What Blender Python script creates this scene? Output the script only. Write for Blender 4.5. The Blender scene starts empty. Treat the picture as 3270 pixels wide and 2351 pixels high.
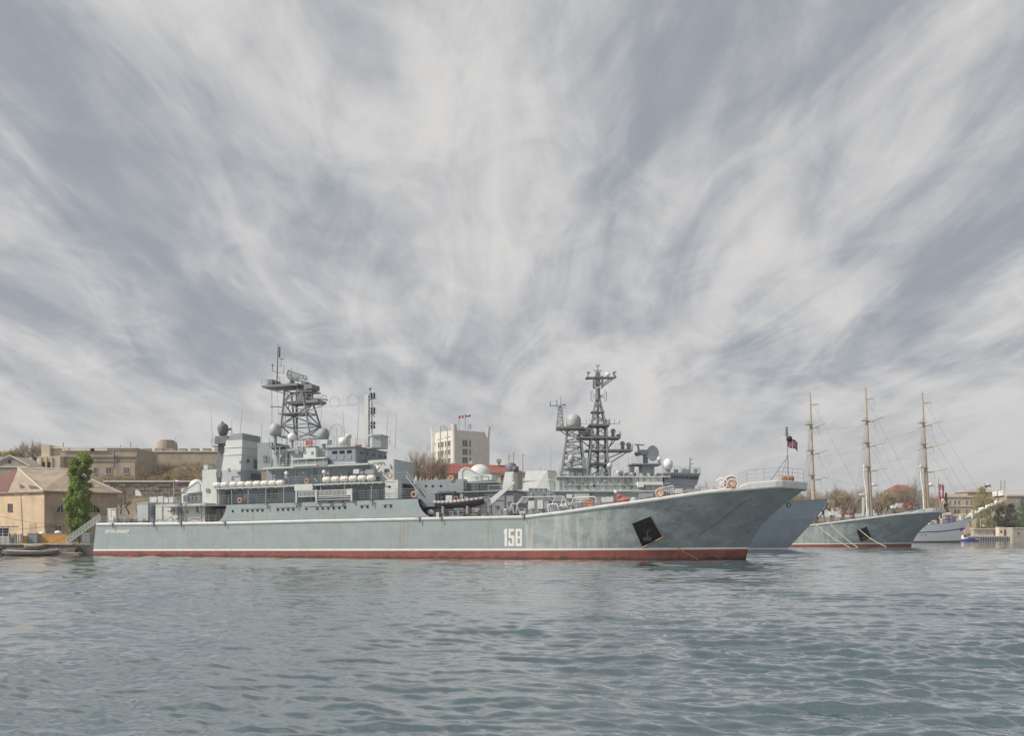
import bpy, bmesh, math, random
import numpy as np
from mathutils import Vector, Matrix
R = math.radians
sc = bpy.context.scene
COL = sc.collection
rnd = random.Random(11)

# ------------------------------------------------------------------ camera, sky, sun, exposure
PW, PH, F, HZ, EYE = 3270, 2351, 2832.0, 1703.0, 3.8      # photo size, focal length in px, horizon row, eye height
cd = bpy.data.cameras.new('camera'); cam = bpy.data.objects.new('camera', cd); COL.objects.link(cam)
cam.location = (0, 0, EYE); cam.rotation_euler = (R(90), 0, 0)
cd.sensor_width = 36; cd.sensor_fit = 'HORIZONTAL'; cd.lens = 36 * F / PW
cd.shift_y = (HZ - PH / 2) / PW
cd.clip_start = 0.5; cd.clip_end = 9000
sc.camera = cam
SUN_EL, SUN_AZ = R(42), R(-74)          # azimuth measured from +y towards +x; the sun stands to the left, a little behind the viewer
sun_from = Vector((-0.90, -0.30, 0)).normalized() * math.cos(SUN_EL) + Vector((0, 0, math.sin(SUN_EL)))
sd = bpy.data.lights.new('sun', 'SUN'); sun = bpy.data.objects.new('sun', sd); COL.objects.link(sun)
sd.energy = 4.0; sd.angle = R(2.0); sd.color = (1.0, 0.93, 0.84)
sun.rotation_euler = sun_from.to_track_quat('Z', 'Y').to_euler()
sc.view_settings.view_transform = 'Standard'; sc.view_settings.look = 'None'
sc.view_settings.exposure = 0.2; sc.view_settings.gamma = 1.0; sc.view_settings.use_curve_mapping = False

world = bpy.data.worlds.new('World'); sc.world = world; world.use_nodes = True
SEED = 12.4
def build_sky():
    nt = world.node_tree; nt.nodes.clear(); N = nt.nodes.new; L = nt.links.new
    def math_(op, a, b=None, clamp=False):
        n = N('ShaderNodeMath'); n.operation = op; n.use_clamp = clamp
        for i, x in enumerate((a, b)):
            if x is None: continue
            if isinstance(x, (int, float)): n.inputs[i].default_value = x
            else: L(x, n.inputs[i])
        return n.outputs[0]
    def maprange(x, a, b, c, d, smooth=True):
        n = N('ShaderNodeMapRange'); n.interpolation_type = 'SMOOTHSTEP' if smooth else 'LINEAR'
        L(x, n.inputs[0])
        for i, q in enumerate((a, b, c, d)): n.inputs[1 + i].default_value = q
        return n.outputs[0]
    tc = N('ShaderNodeTexCoord'); sep = N('ShaderNodeSeparateXYZ'); L(tc.outputs['Generated'], sep.inputs[0])
    zz = math_('ADD', math_('MAXIMUM', sep.outputs[2], 0.0), 0.17)
    px = math_('DIVIDE', sep.outputs[0], zz); py = math_('DIVIDE', sep.outputs[1], zz)
    def layer(rot, sx, sy, scale, detail, rough, dist, seed):
        c = N('ShaderNodeCombineXYZ'); L(px, c.inputs[0]); L(py, c.inputs[1])
        r = N('ShaderNodeVectorRotate'); r.rotation_type = 'Z_AXIS'; L(c.outputs[0], r.inputs[0]); r.inputs['Angle'].default_value = rot
        m = N('ShaderNodeMapping'); L(r.outputs[0], m.inputs[0]); m.inputs['Scale'].default_value = (sx, sy, 1); m.inputs['Location'].default_value = (seed, seed * .37, seed * 1.7)
        n = N('ShaderNodeTexNoise'); n.noise_dimensions = '3D'; L(m.outputs[0], n.inputs['Vector'])
        n.inputs['Scale'].default_value = scale; n.inputs['Detail'].default_value = detail; n.inputs['Roughness'].default_value = rough; n.inputs['Distortion'].default_value = dist
        return n.outputs['Fac']
    big = layer(R(5), 1.0, .42, 1.7, 3, .5, 1.0, SEED)        # broad sheets of cirrus drawn out towards the horizon
    mid = layer(R(-6), 1.0, .26, 4.6, 7, .60, 1.2, SEED + 5.3)       # streaks
    fine = layer(R(9), 1.0, .16, 11.0, 7, .6, 1.0, SEED + 1.9)     # combed fibres
    puff = layer(R(0), 1.0, .6, 5.0, 8, .62, 1.0, SEED + 11.0)        # ragged edges
    s = math_('ADD', math_('MULTIPLY', big, .46), math_('ADD', math_('MULTIPLY', mid, .27), math_('ADD', math_('MULTIPLY', fine, .09), math_('MULTIPLY', puff, .21))))
    mask = maprange(math_('SUBTRACT', s, math_('MULTIPLY', sep.outputs[2], .10)), .355, .60, 0.0, 1.0)
    # veil near the horizon: the sheet thickens with distance
    veil = maprange(sep.outputs[2], 0.0, .20, .85, 0.0)
    mask = math_('ADD', math_('MULTIPLY', mask, math_('SUBTRACT', 1.0, veil)), math_('MULTIPLY', veil, .72))
    sky = N('ShaderNodeTexSky'); sky.sky_type = 'NISHITA'; sky.sun_disc = False
    sky.sun_elevation = SUN_EL; sky.sun_rotation = math.atan2(sun_from.x, sun_from.y); sky.air_density = 1.0; sky.dust_density = 2.5; sky.ozone_density = 1.0
    b1 = N('ShaderNodeBackground'); L(sky.outputs[0], b1.inputs[0]); b1.inputs[1].default_value = .10
    # thin cloud in two tones: grey-blue where it is thin, near white where it is dense
    mx = N('ShaderNodeMix'); mx.data_type = 'RGBA'; L(mask, mx.inputs[0])
    mx.inputs[6].default_value = (.288, .310, .342, 1); mx.inputs[7].default_value = (.60, .588, .578, 1)
    b2 = N('ShaderNodeBackground'); L(mx.outputs[2], b2.inputs[0]); b2.inputs[1].default_value = 1.0
    ms = N('ShaderNodeMixShader'); L(maprange(mask, 0, 1, .90, .98, False), ms.inputs[0]); L(b1.outputs[0], ms.inputs[1]); L(b2.outputs[0], ms.inputs[2])
    out = N('ShaderNodeOutputWorld'); L(ms.outputs[0], out.inputs[0])
build_sky()

# ------------------------------------------------------------------ helpers
def mat(name, col, rough=.6, var=.12, scale=1.5, metal=0.0, dirt=None, dirt_amt=0.0, bump=0.0, bscale=20.0, streak=(1, 1, 1), spec=.4, vscale=None):
    m = bpy.data.materials.get(name)
    if m: return m
    m = bpy.data.materials.new(name); m.use_nodes = True; nt = m.node_tree; N = nt.nodes.new; L = nt.links.new
    p = nt.nodes['Principled BSDF']
    p.inputs['Roughness'].default_value = rough; p.inputs['Metallic'].default_value = metal
    p.inputs['Specular IOR Level'].default_value = spec
    tc = N('ShaderNodeTexCoord'); mp = N('ShaderNodeMapping'); L(tc.outputs['Object'], mp.inputs[0]); mp.inputs['Scale'].default_value = streak
    n = N('ShaderNodeTexNoise'); L(mp.outputs[0], n.inputs['Vector']); n.inputs['Scale'].default_value = scale; n.inputs['Detail'].default_value = 6; n.inputs['Roughness'].default_value = .62
    mr = N('ShaderNodeMapRange'); L(n.outputs['Fac'], mr.inputs[0]); mr.inputs[1].default_value = .3; mr.inputs[2].default_value = .7; mr.inputs[3].default_value = 1 - var; mr.inputs[4].default_value = 1 + var
    vm = N('ShaderNodeVectorMath'); vm.operation = 'SCALE'; vm.inputs[0].default_value = col; L(mr.outputs[0], vm.inputs['Scale'])
    last = vm.outputs[0]
    if dirt is not None:
        n2 = N('ShaderNodeTexNoise'); mp2 = N('ShaderNodeMapping'); L(tc.outputs['Object'], mp2.inputs[0]); mp2.inputs['Scale'].default_value = (1, 1, .16); mp2.inputs['Location'].default_value = (5, 3, 2)
        L(mp2.outputs[0], n2.inputs['Vector']); n2.inputs['Scale'].default_value = vscale or scale * 1.6; n2.inputs['Detail'].default_value = 8; n2.inputs['Roughness'].default_value = .7
        r2 = N('ShaderNodeMapRange'); L(n2.outputs['Fac'], r2.inputs[0]); r2.inputs[1].default_value = .52; r2.inputs[2].default_value = .72; r2.inputs[3].default_value = 0; r2.inputs[4].default_value = dirt_amt
        mx = N('ShaderNodeMix'); mx.data_type = 'RGBA'; L(r2.outputs[0], mx.inputs[0]); L(last, mx.inputs[6]); mx.inputs[7].default_value = (*dirt, 1); last = mx.outputs[2]
    L(last, p.inputs['Base Color'])
    if bump:
        nb = N('ShaderNodeTexNoise'); L(tc.outputs['Object'], nb.inputs['Vector']); nb.inputs['Scale'].default_value = bscale; nb.inputs['Detail'].default_value = 5
        b = N('ShaderNodeBump'); L(nb.outputs['Fac'], b.inputs['Height']); b.inputs['Strength'].default_value = bump; b.inputs['Distance'].default_value = .05; L(b.outputs[0], p.inputs['Normal'])
    return m

class MB:
    """collects faces, builds ONE mesh object; k tilts the piece along x (a ship's trim)"""
    def __init__(s, k=0.0): s.v = []; s.f = []; s.k = k
    def poly(s, pts):
        i = len(s.v); s.v += [tuple(p) for p in pts]; s.f.append(tuple(range(i, i + len(pts))))
    def box(s, x0, x1, y0, y1, z0, z1):
        if x0 > x1: x0, x1 = x1, x0
        if y0 > y1: y0, y1 = y1, y0
        if z0 > z1: z0, z1 = z1, z0
        s.prism([(x0, y0), (x1, y0), (x1, y1), (x0, y1)], z0, z1)
        return s
    def prism(s, pl, z0, z1, top=None):
        """plan polygon counter-clockwise; top: another polygon for a tapering block"""
        top = top or pl; n = len(pl); i = len(s.v)
        s.v += [(x, y, z0) for x, y in pl] + [(x, y, z1) for x, y in top]
        s.f.append(tuple(range(i + n - 1, i - 1, -1))); s.f.append(tuple(range(i + n, i + 2 * n)))
        for a in range(n):
            b = (a + 1) % n; s.f.append((i + a, i + b, i + n + b, i + n + a))
        return s
    def side(s, pl, y0, y1):
        """polygon in x,z extruded from y0 to y1"""
        n = len(pl); i = len(s.v)
        s.v += [(x, y0, z) for x, z in pl] + [(x, y1, z) for x, z in pl]
        s.f.append(tuple(range(i, i + n))); s.f.append(tuple(range(i + 2 * n - 1, i + n - 1, -1)))
        for a in range(n):
            b = (a + 1) % n; s.f.append((i + b, i + a, i + n + a, i + n + b))
        return s
    def bar(s, p, q, r, n=5, r2=None):
        p = Vector(p); q = Vector(q); d = q - p
        if d.length < 1e-6: return s
        d.normalize(); a = d.orthogonal().normalized(); b = d.cross(a); r2 = r if r2 is None else r2; i = len(s.v)
        for c, rr in ((p, r), (q, r2)):
            for j in range(n):
                t = 2 * math.pi * j / n; s.v.append(tuple(c + (a * math.cos(t) + b * math.sin(t)) * rr))
        for j in range(n):
            k = (j + 1) % n; s.f.append((i + j, i + k, i + n + k, i + n + j))
        s.f.append(tuple(range(i + n - 1, i - 1, -1))); s.f.append(tuple(range(i + n, i + 2 * n)))
        return s
    def path(s, pts, r, n=5):
        for a, b in zip(pts, pts[1:]): s.bar(a, b, r, n)
        return s
    def lathe(s, c, prof, n=16, axis='z', sy=1.0):
        """prof: (radius, height) pairs from bottom to top"""
        c = Vector(c); i = len(s.v); m = len(prof)
        for r, h in prof:
            for j in range(n):
                t = 2 * math.pi * j / n; x, y = r * math.cos(t), r * math.sin(t) * sy
                s.v.append(tuple(c + (Vector((x, y, h)) if axis == 'z' else Vector((h, x, y)) if axis == 'x' else Vector((y, h, x)))))
        for a in range(m - 1):
            for j in range(n):
                k = (j + 1) % n; s.f.append((i + a * n + j, i + a * n + k, i + (a + 1) * n + k, i + (a + 1) * n + j))
        s.f.append(tuple(range(i + n - 1, i - 1, -1))); s.f.append(tuple(range(i + (m - 1) * n, i + m * n)))
        return s
    def ball(s, c, r, n=14, m=8, sz=1.0, z0=-1.0):
        pr = []
        a0 = math.asin(max(-1, z0))
        for j in range(m + 1):
            a = a0 + (math.pi / 2 - a0) * j / m; pr.append((max(.001, r * math.cos(a)), r * sz * math.sin(a)))
        return s.lathe(c, pr, n)
    def torus(s, c, rr, r, axis='y', n=18, m=6, arc=1.0):
        c = Vector(c); i = len(s.v)
        for j in range(n):
            t = 2 * math.pi * j / n * arc
            for k in range(m):
                q = 2 * math.pi * k / m; ro = rr + r * math.cos(q); h = r * math.sin(q)
                a, b = ro * math.cos(t), ro * math.sin(t)
                s.v.append(tuple(c + (Vector((a, h, b)) if axis == 'y' else Vector((a, b, h)) if axis == 'z' else Vector((h, a, b)))))
        nn = n if arc == 1.0 else n - 1
        for j in range(nn):
            for k in range(m):
                a = i + j * m; b = i + ((j + 1) % n) * m; k2 = (k + 1) % m
                s.f.append((a + k, b + k, b + k2, a + k2))
        return s
    def panel(s, A, B, f0, f1, z0, z1, th=.05, off=0.0):
        """thin box standing on the vertical face from plan point A to B (outside is to the right of A->B)"""
        A = Vector(A); B = Vector(B); d = (B - A); n = Vector((d.y, -d.x)).normalized()
        p = A + d * f0 + n * off; q = A + d * f1 + n * off
        s.prism([tuple(p + n * th), tuple(q + n * th), tuple(q), tuple(p)], z0, z1); return s
    def grid(s, P):
        """rows of points"""
        i = len(s.v); n = len(P[0])
        for row in P: s.v += [tuple(p) for p in row]
        for a in range(len(P) - 1):
            for b in range(n - 1): s.f.append((i + a * n + b, i + a * n + b + 1, i + (a + 1) * n + b + 1, i + (a + 1) * n + b))
        return s
    def rail(s, pts, h=1.05, wires=3, step=1.5, r=.03):
        for p, q in zip(pts, pts[1:]):
            p = Vector(p); q = Vector(q); n = max(1, round((q - p).length / step))
            for j in range(n + 1):
                c = p.lerp(q, j / n); s.bar(c, c + Vector((0, 0, h)), r, 4)
            for w in range(wires):
                z = Vector((0, 0, h * (w + 1) / wires)); s.bar(p + z, q + z, r * (.95 if w == wires - 1 else .7), 4)
        return s
    def lattice(s, base, top, levels, r, rb=None, cross=True):
        """tapering lattice tower; base/top lists of corner points"""
        rb = rb or r * .6; n = len(base); base = [Vector(p) for p in base]; top = [Vector(p) for p in top]
        for a in range(n): s.bar(base[a], top[a], r, 6, r * .85)
        for l in range(levels + 1):
            t = l / levels; P = [base[a].lerp(top[a], t) for a in range(n)]
            for a in range(n): s.bar(P[a], P[(a + 1) % n], rb, 4)
            if l < levels and cross:
                Q = [base[a].lerp(top[a], (l + 1) / levels) for a in range(n)]
                for a in range(n):
                    b = (a + 1) % n
                    if (l + a) % 2: s.bar(P[a], Q[b], rb, 4)
                    else: s.bar(P[b], Q[a], rb, 4)
        return s
    def build(s, name, m, parent=None, smooth=False, loc=None, rotz=0.0):
        me = bpy.data.meshes.new(name)
        v = [(x, y, z + s.k * x) for x, y, z in s.v] if s.k else s.v
        me.from_pydata(v, [], s.f); me.update()
        me.materials.append(m)
        if smooth: me.polygons.foreach_set('use_smooth', [True] * len(me.polygons))
        o = bpy.data.objects.new(name, me); COL.objects.link(o)
        if parent is not None: o.parent = parent
        if loc is not None: o.location = loc; o.rotation_euler = (0, 0, rotz)
        return o

def tag(o, label, cat, group=None):
    o['label'] = label; o['category'] = cat
    if group: o['group'] = group
    return o
def struct(o, kind='structure'): o['kind'] = kind; return o
def thing(name, label, cat, loc=(0, 0, 0), rotz=0.0, group=None):
    o = bpy.data.objects.new(name, None); COL.objects.link(o); o.empty_display_size = .5
    o.location = loc; o.rotation_euler = (0, 0, rotz)
    return tag(o, label, cat, group)
def dup(o, loc, rotz=0.0, label=None, group=None, scale=None, parent=None):
    c = o.copy(); COL.objects.link(c); c.location = loc; c.rotation_euler = (0, 0, rotz)
    if label: c['label'] = label
    if group: c['group'] = group
    if scale: c.scale = scale
    if parent: c.parent = parent
    for ch in o.children:
        e = ch.copy(); COL.objects.link(e); e.parent = c
        for g in ch.children:
            d = g.copy(); COL.objects.link(d); d.parent = e
    return c
def at(u, v, d):
    """world point seen at photo pixel u,v when it stands d metres out"""
    return Vector(((u - PW / 2) / F * d, d, EYE + (HZ - v) / F * d))

class Frame:
    """a ship's own axes: x from stern to bow, y from near side to far side, z up"""
    def __init__(s, ox, oy, ang, k=0.0):
        s.o = (ox, oy); s.a = ang; s.ax = (math.cos(ang), math.sin(ang)); s.ay = (-math.sin(ang), math.cos(ang)); s.k = k
    def P(s, u, v, y=0.0, raw=False):
        dx = (u - PW / 2) / F; dz = (HZ - v) / F
        t = (y + s.o[0] * s.ay[0] + s.o[1] * s.ay[1]) / (dx * s.ay[0] + s.ay[1])
        x = (t * dx - s.o[0]) * s.ax[0] + (t - s.o[1]) * s.ax[1]; z = EYE + t * dz
        return (x, z if raw else z - s.k * x)
    def X(s, u, y=0.0): return s.P(u, HZ, y)[0]
    def Q(s, u, v, y=0.0):
        x, z = s.P(u, v, y); return (x, y, z)
    def W(s, p):
        x, y, z = p
        return Vector((s.o[0] + x * s.ax[0] + y * s.ay[0], s.o[1] + x * s.ax[1] + y * s.ay[1], z + s.k * x))
    def mb(s): return MB(s.k)
    def box(s, u0, u1, v0, v1, y0, y1, m=None):
        m = m or s.mb(); um = (u0 + u1) / 2
        m.box(s.X(u0, y0), s.X(u1, y0), y0, y1, s.P(um, v1, y0)[1], s.P(um, v0, y0)[1]); return m
    def zs(s, u, v0, v1, y): return s.P(u, v1, y)[1], s.P(u, v0, y)[1]
    def empty(s, name, label, cat, group=None):
        return thing(name, label, cat, (s.o[0], s.o[1], 0), s.a, group)

# ------------------------------------------------------------------ materials
M = dict(
    hull=None,
    red=mat('boot_red', (.255, .082, .066), .6, .22, .8, dirt=(.10, .05, .04), dirt_amt=.7, bump=.2, bscale=6),
    white=mat('paint_white', (.78, .77, .73), .5, .06, 1.0, dirt=(.50, .44, .36), dirt_amt=.5, vscale=1.4),
    gunwale=mat('gunwale_white', (.57, .60, .585), .5, .10, .8, dirt=(.42, .38, .30), dirt_amt=.6, vscale=1.2),
    grey=mat('paint_grey', (.43, .46, .465), .55, .08, .9, dirt=(.27, .27, .25), dirt_amt=.35),
    lgrey=mat('paint_light_grey', (.55, .58, .56), .55, .07, .9, dirt=(.40, .36, .30), dirt_amt=.4),
    dgrey=mat('paint_dark_grey', (.15, .16, .18), .6, .12, 1.2),
    mast=mat('mast_dark_grey', (.19, .205, .22), .6, .14, 1.0),
    pane=mat('window_pane', (.09, .10, .115), .15, .5, .25, spec=.6),
    mgrey=mat('paint_mid_grey', (.27, .30, .32), .6, .10, 1.0),
    bgrey=mat('paint_blue_grey', (.25, .285, .325), .55, .10, 1.0),
    black=mat('black', (.02, .02, .024), .55, .2, 2),
    glass=mat('dark_glass', (.012, .014, .02), .12, .2, 2, spec=.6),
    deck=mat('deck_green_grey', (.20, .21, .20), .8, .15, .7),
    deckred=mat('deck_red', (.30, .09, .06), .75, .2, .8, dirt=(.18, .10, .08), dirt_amt=.5),
    orange=mat('life_orange', (.52, .29, .18), .6, .15, 4),
    raft=mat('canister_white', (.70, .68, .62), .4, .05, 2),
    rail=mat('rail_grey', (.36, .38, .40), .5, .08, 1),
    dome=mat('dome_white', (.75, .75, .72), .45, .04, 1),
    domeg=mat('dome_grey', (.40, .41, .40), .5, .05, 1),
    rust=mat('rusty_steel', (.30, .20, .12), .8, .25, 2.5),
    rope=mat('rope', (.50, .44, .34), .9, .12, 6),
)
# ------------------------------------------------------------------ water
def water_material():
    m = bpy.data.materials.new('sea_water'); m.use_nodes = True; nt = m.node_tree; N = nt.nodes.new; L = nt.links.new
    p = nt.nodes['Principled BSDF']; p.inputs['Base Color'].default_value = (.012, .046, .050, 1); p.inputs['Roughness'].default_value = .05; p.inputs['Coat Weight'].default_value = 1.0; p.inputs['Coat IOR'].default_value = 2.4; p.inputs['Coat Roughness'].default_value = .05
    p.inputs['IOR'].default_value = 2.3; p.inputs['Specular IOR Level'].default_value = .5
    tc = N('ShaderNodeTexCoord'); hs = []
    for sx, sy, scale, det, w in ((.55, 1.0, 1.1, 3, .55), (.6, 1.0, 3.6, 4, .28), (.45, 1.0, .34, 2, .9)):
        mp = N('ShaderNodeMapping'); L(tc.outputs['Object'], mp.inputs[0]); mp.inputs['Scale'].default_value = (sx, sy, 1); mp.inputs['Rotation'].default_value = (0, 0, R(9 * scale))
        n = N('ShaderNodeTexNoise'); L(mp.outputs[0], n.inputs['Vector']); n.inputs['Scale'].default_value = scale; n.inputs['Detail'].default_value = det; n.inputs['Distortion'].default_value = .6
        q = N('ShaderNodeMath'); q.operation = 'MULTIPLY'; L(n.outputs['Fac'], q.inputs[0]); q.inputs[1].default_value = w; hs.append(q.outputs[0])
    a = N('ShaderNodeMath'); L(hs[0], a.inputs[0]); L(hs[1], a.inputs[1]); b = N('ShaderNodeMath'); L(a.outputs[0], b.inputs[0]); L(hs[2], b.inputs[1])
    bp = N('ShaderNodeBump'); L(b.outputs[0], bp.inputs['Height']); bp.inputs['Strength'].default_value = .30; bp.inputs['Distance'].default_value = .20
    L(bp.outputs[0], p.inputs['Normal']); L(bp.outputs[0], p.inputs['Coat Normal'])
    return m
M['water'] = water_material()
def np_mesh(name, V, nx, ny, m, smooth=True):
    me = bpy.data.meshes.new(name); me.vertices.add(len(V)); me.vertices.foreach_set('co', V.astype(np.float32).ravel())
    i = (np.arange(ny - 1)[:, None] * nx + np.arange(nx - 1)[None]).ravel()
    q = np.stack([i, i + 1, i + nx + 1, i + nx], 1).ravel().astype(np.int32); nf = len(i)
    me.loops.add(len(q)); me.loops.foreach_set('vertex_index', q); me.polygons.add(nf)
    me.polygons.foreach_set('loop_start', np.arange(nf, dtype=np.int32) * 4); me.polygons.foreach_set('loop_total', np.full(nf, 4, np.int32))
    me.update(calc_edges=True); me.validate()
    if smooth: me.polygons.foreach_set('use_smooth', np.ones(nf, bool))
    me.materials.append(m); o = bpy.data.objects.new(name, me); COL.objects.link(o); return o
def build_water():
    rg = np.random.default_rng(5); ny, nx = 1150, 720
    y = 9.0 * (240 / 9.0) ** np.linspace(0, 1, ny); t = np.linspace(-.95, .95, nx)
    Y = np.repeat(y[:, None], nx, 1); X = Y * t[None]; Z = np.zeros_like(X)
    dy = np.gradient(y)[:, None]
    for i in range(140):
        lam = .26 * (3.0 / .26) ** rg.random() if i < 110 else 2.4 * (6.5 / 2.4) ** rg.random(); th = R(78) + rg.normal() * .26 + (rg.random() < .14) * R(-50)
        amp = lam * (.0126 * min(1.0, (.75 / lam) ** .75) if i < 110 else .0060); k = 2 * math.pi / lam; ph = rg.random() * 6.283
        kx, ky = k * math.cos(th), k * math.sin(th)
        fade = np.clip((lam / (np.maximum(dy * abs(math.sin(th)), Y * .003 * abs(math.cos(th))) + 1e-6) - 2.5) / 3.0, 0, 1)
        env = .6 + .4 * np.sin(X * .11 * rg.random() + Y * .13 * rg.random() + rg.random() * 6)      # uneven wave groups
        s = np.sin(kx * X + ky * Y + ph)
        Z += amp * fade * env * (s + .10 * (2 * s * s - 1))
    patch = .78 + .30 * np.sin(X * .045 + 1.3 * np.sin(Y * .037)) * np.sin(Y * .06 + 1.1 * np.sin(X * .03 + 2)) + .16 * np.sin(X * .16 + Y * .21)
    Z *= patch            # ruffled and calmer patches
    # calmer far out, lee of the ships
    Z *= np.clip(1.35 - Y / 230, .2, 1)
    Y2 = Y - .1 * Z * np.clip(1.6 - Y / 120, .3, 1)      # wind-driven lean: steep lee faces, long gentle backs
    o = np_mesh('sea', np.stack([X, Y2, Z], -1).reshape(-1, 3), nx, ny, M['water']); struct(o)
    b = MB(); b.poly([(-4000, -1500, -.45), (4000, -1500, -.45), (4000, 236, -.45), (-4000, 236, -.45)])
    b.poly([(-4000, 236, -.04), (4000, 236, -.04), (4000, 7000, -.04), (-4000, 7000, -.04)])
    struct(b.build('open_sea', M['water']))
build_water()
# ------------------------------------------------------------------ landing ship (nearest)
NS = Frame(-69.7, 147.4, R(-15), k=.018)
def I(x, xs, ys): return float(np.interp(x, xs, ys))
BEAM = 15.0
_dk = [(309, 1672), (520, 1670.5), (720, 1668), (1000, 1661), (1400, 1653), (1672, 1648), (1791, 1634), (1934, 1613), (2100, 1590), (2259, 1567), (2351, 1559)]
_dk = [NS.P(u, v, 0, True) for u, v in _dk] + [NS.P(2384, 1543, .5, True), NS.P(2490, 1534, 1.3, True), NS.P(2575, 1541, 5.2, True)]
DX = [p[0] for p in _dk]; DZ = [p[1] for p in _dk]
_st = [NS.P(u, v, 7.5, True) for u, v in ((2382, 1786), (2391, 1748), (2407, 1717), (2428, 1683), (2459, 1652), (2490, 1622))] + [NS.P(2575, 1560, 5.2, True)]
X0 = NS.X(1672); XE = _dk[-1][0]; ZE = _dk[-1][1]
def zdeck(x): return I(x, DX, DZ)
def xend(s): return I(s * ZE, [p[1] for p in _st], [p[0] for p in _st])
_yt = ([X0, NS.X(2280), NS.X(2490, 1.3), XE], [0, 0, 1.3, 5.2])
def ytop(x): return I(x, *_yt)
def hpt(t, s):
    xt = X0 + t * (XE - X0); x = X0 + t * (xend(s) - X0)
    yb = 7.5 * t ** 2.0; g = min(1, s) ** 1.5
    return x, yb * (1 - g) + ytop(xt) * g
def hy(x, z):
    s = .5; t = .5
    for _ in range(12):
        t = max(0, min(1, (x - X0) / (xend(s) - X0))); s = max(0, min(1, z / zdeck(X0 + t * (XE - X0))))
    return hpt(t, s)[1]
def stripe_z(x): return .98 + .62 * x / 105.0
TS = [i / 46 for i in range(47)]
XP = [0.0] + [X0 * i / 14 for i in range(1, 14)]
def hull_cols(zf):
    """rows of near-side points; zf(x) gives the list of heights at station x"""
    cols = []
    for x in XP:
        zs = zf(x); zd = zdeck(max(x, DX[0]))
        cols.append([((x if x > 0 else .7 * max(0, z) / zd), 0.0, z) for z in zs])
    for t in TS:
        xt = X0 + t * (XE - X0); zd = zdeck(xt)
        cols.append([(*hpt(t, max(0, z) / zd), z) for z in zf(xt)])
    return cols
def hull_part(name, zf, m, parent):
    c = hull_cols(zf); b = MB(); nr = len(c[0])
    b.grid([[col[j] for col in c] for j in range(nr)])
    far = [[(x, BEAM - y, z) for x, y, z in col] for col in c]
    b.grid([[col[j] for col in reversed(far)] for j in range(nr)])
    b.grid([[far[0][j], c[0][j]] for j in range(nr)])
    b.grid([[c[-1][j], far[-1][j]] for j in range(nr)])
    return b.build(name, m, parent)
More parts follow.
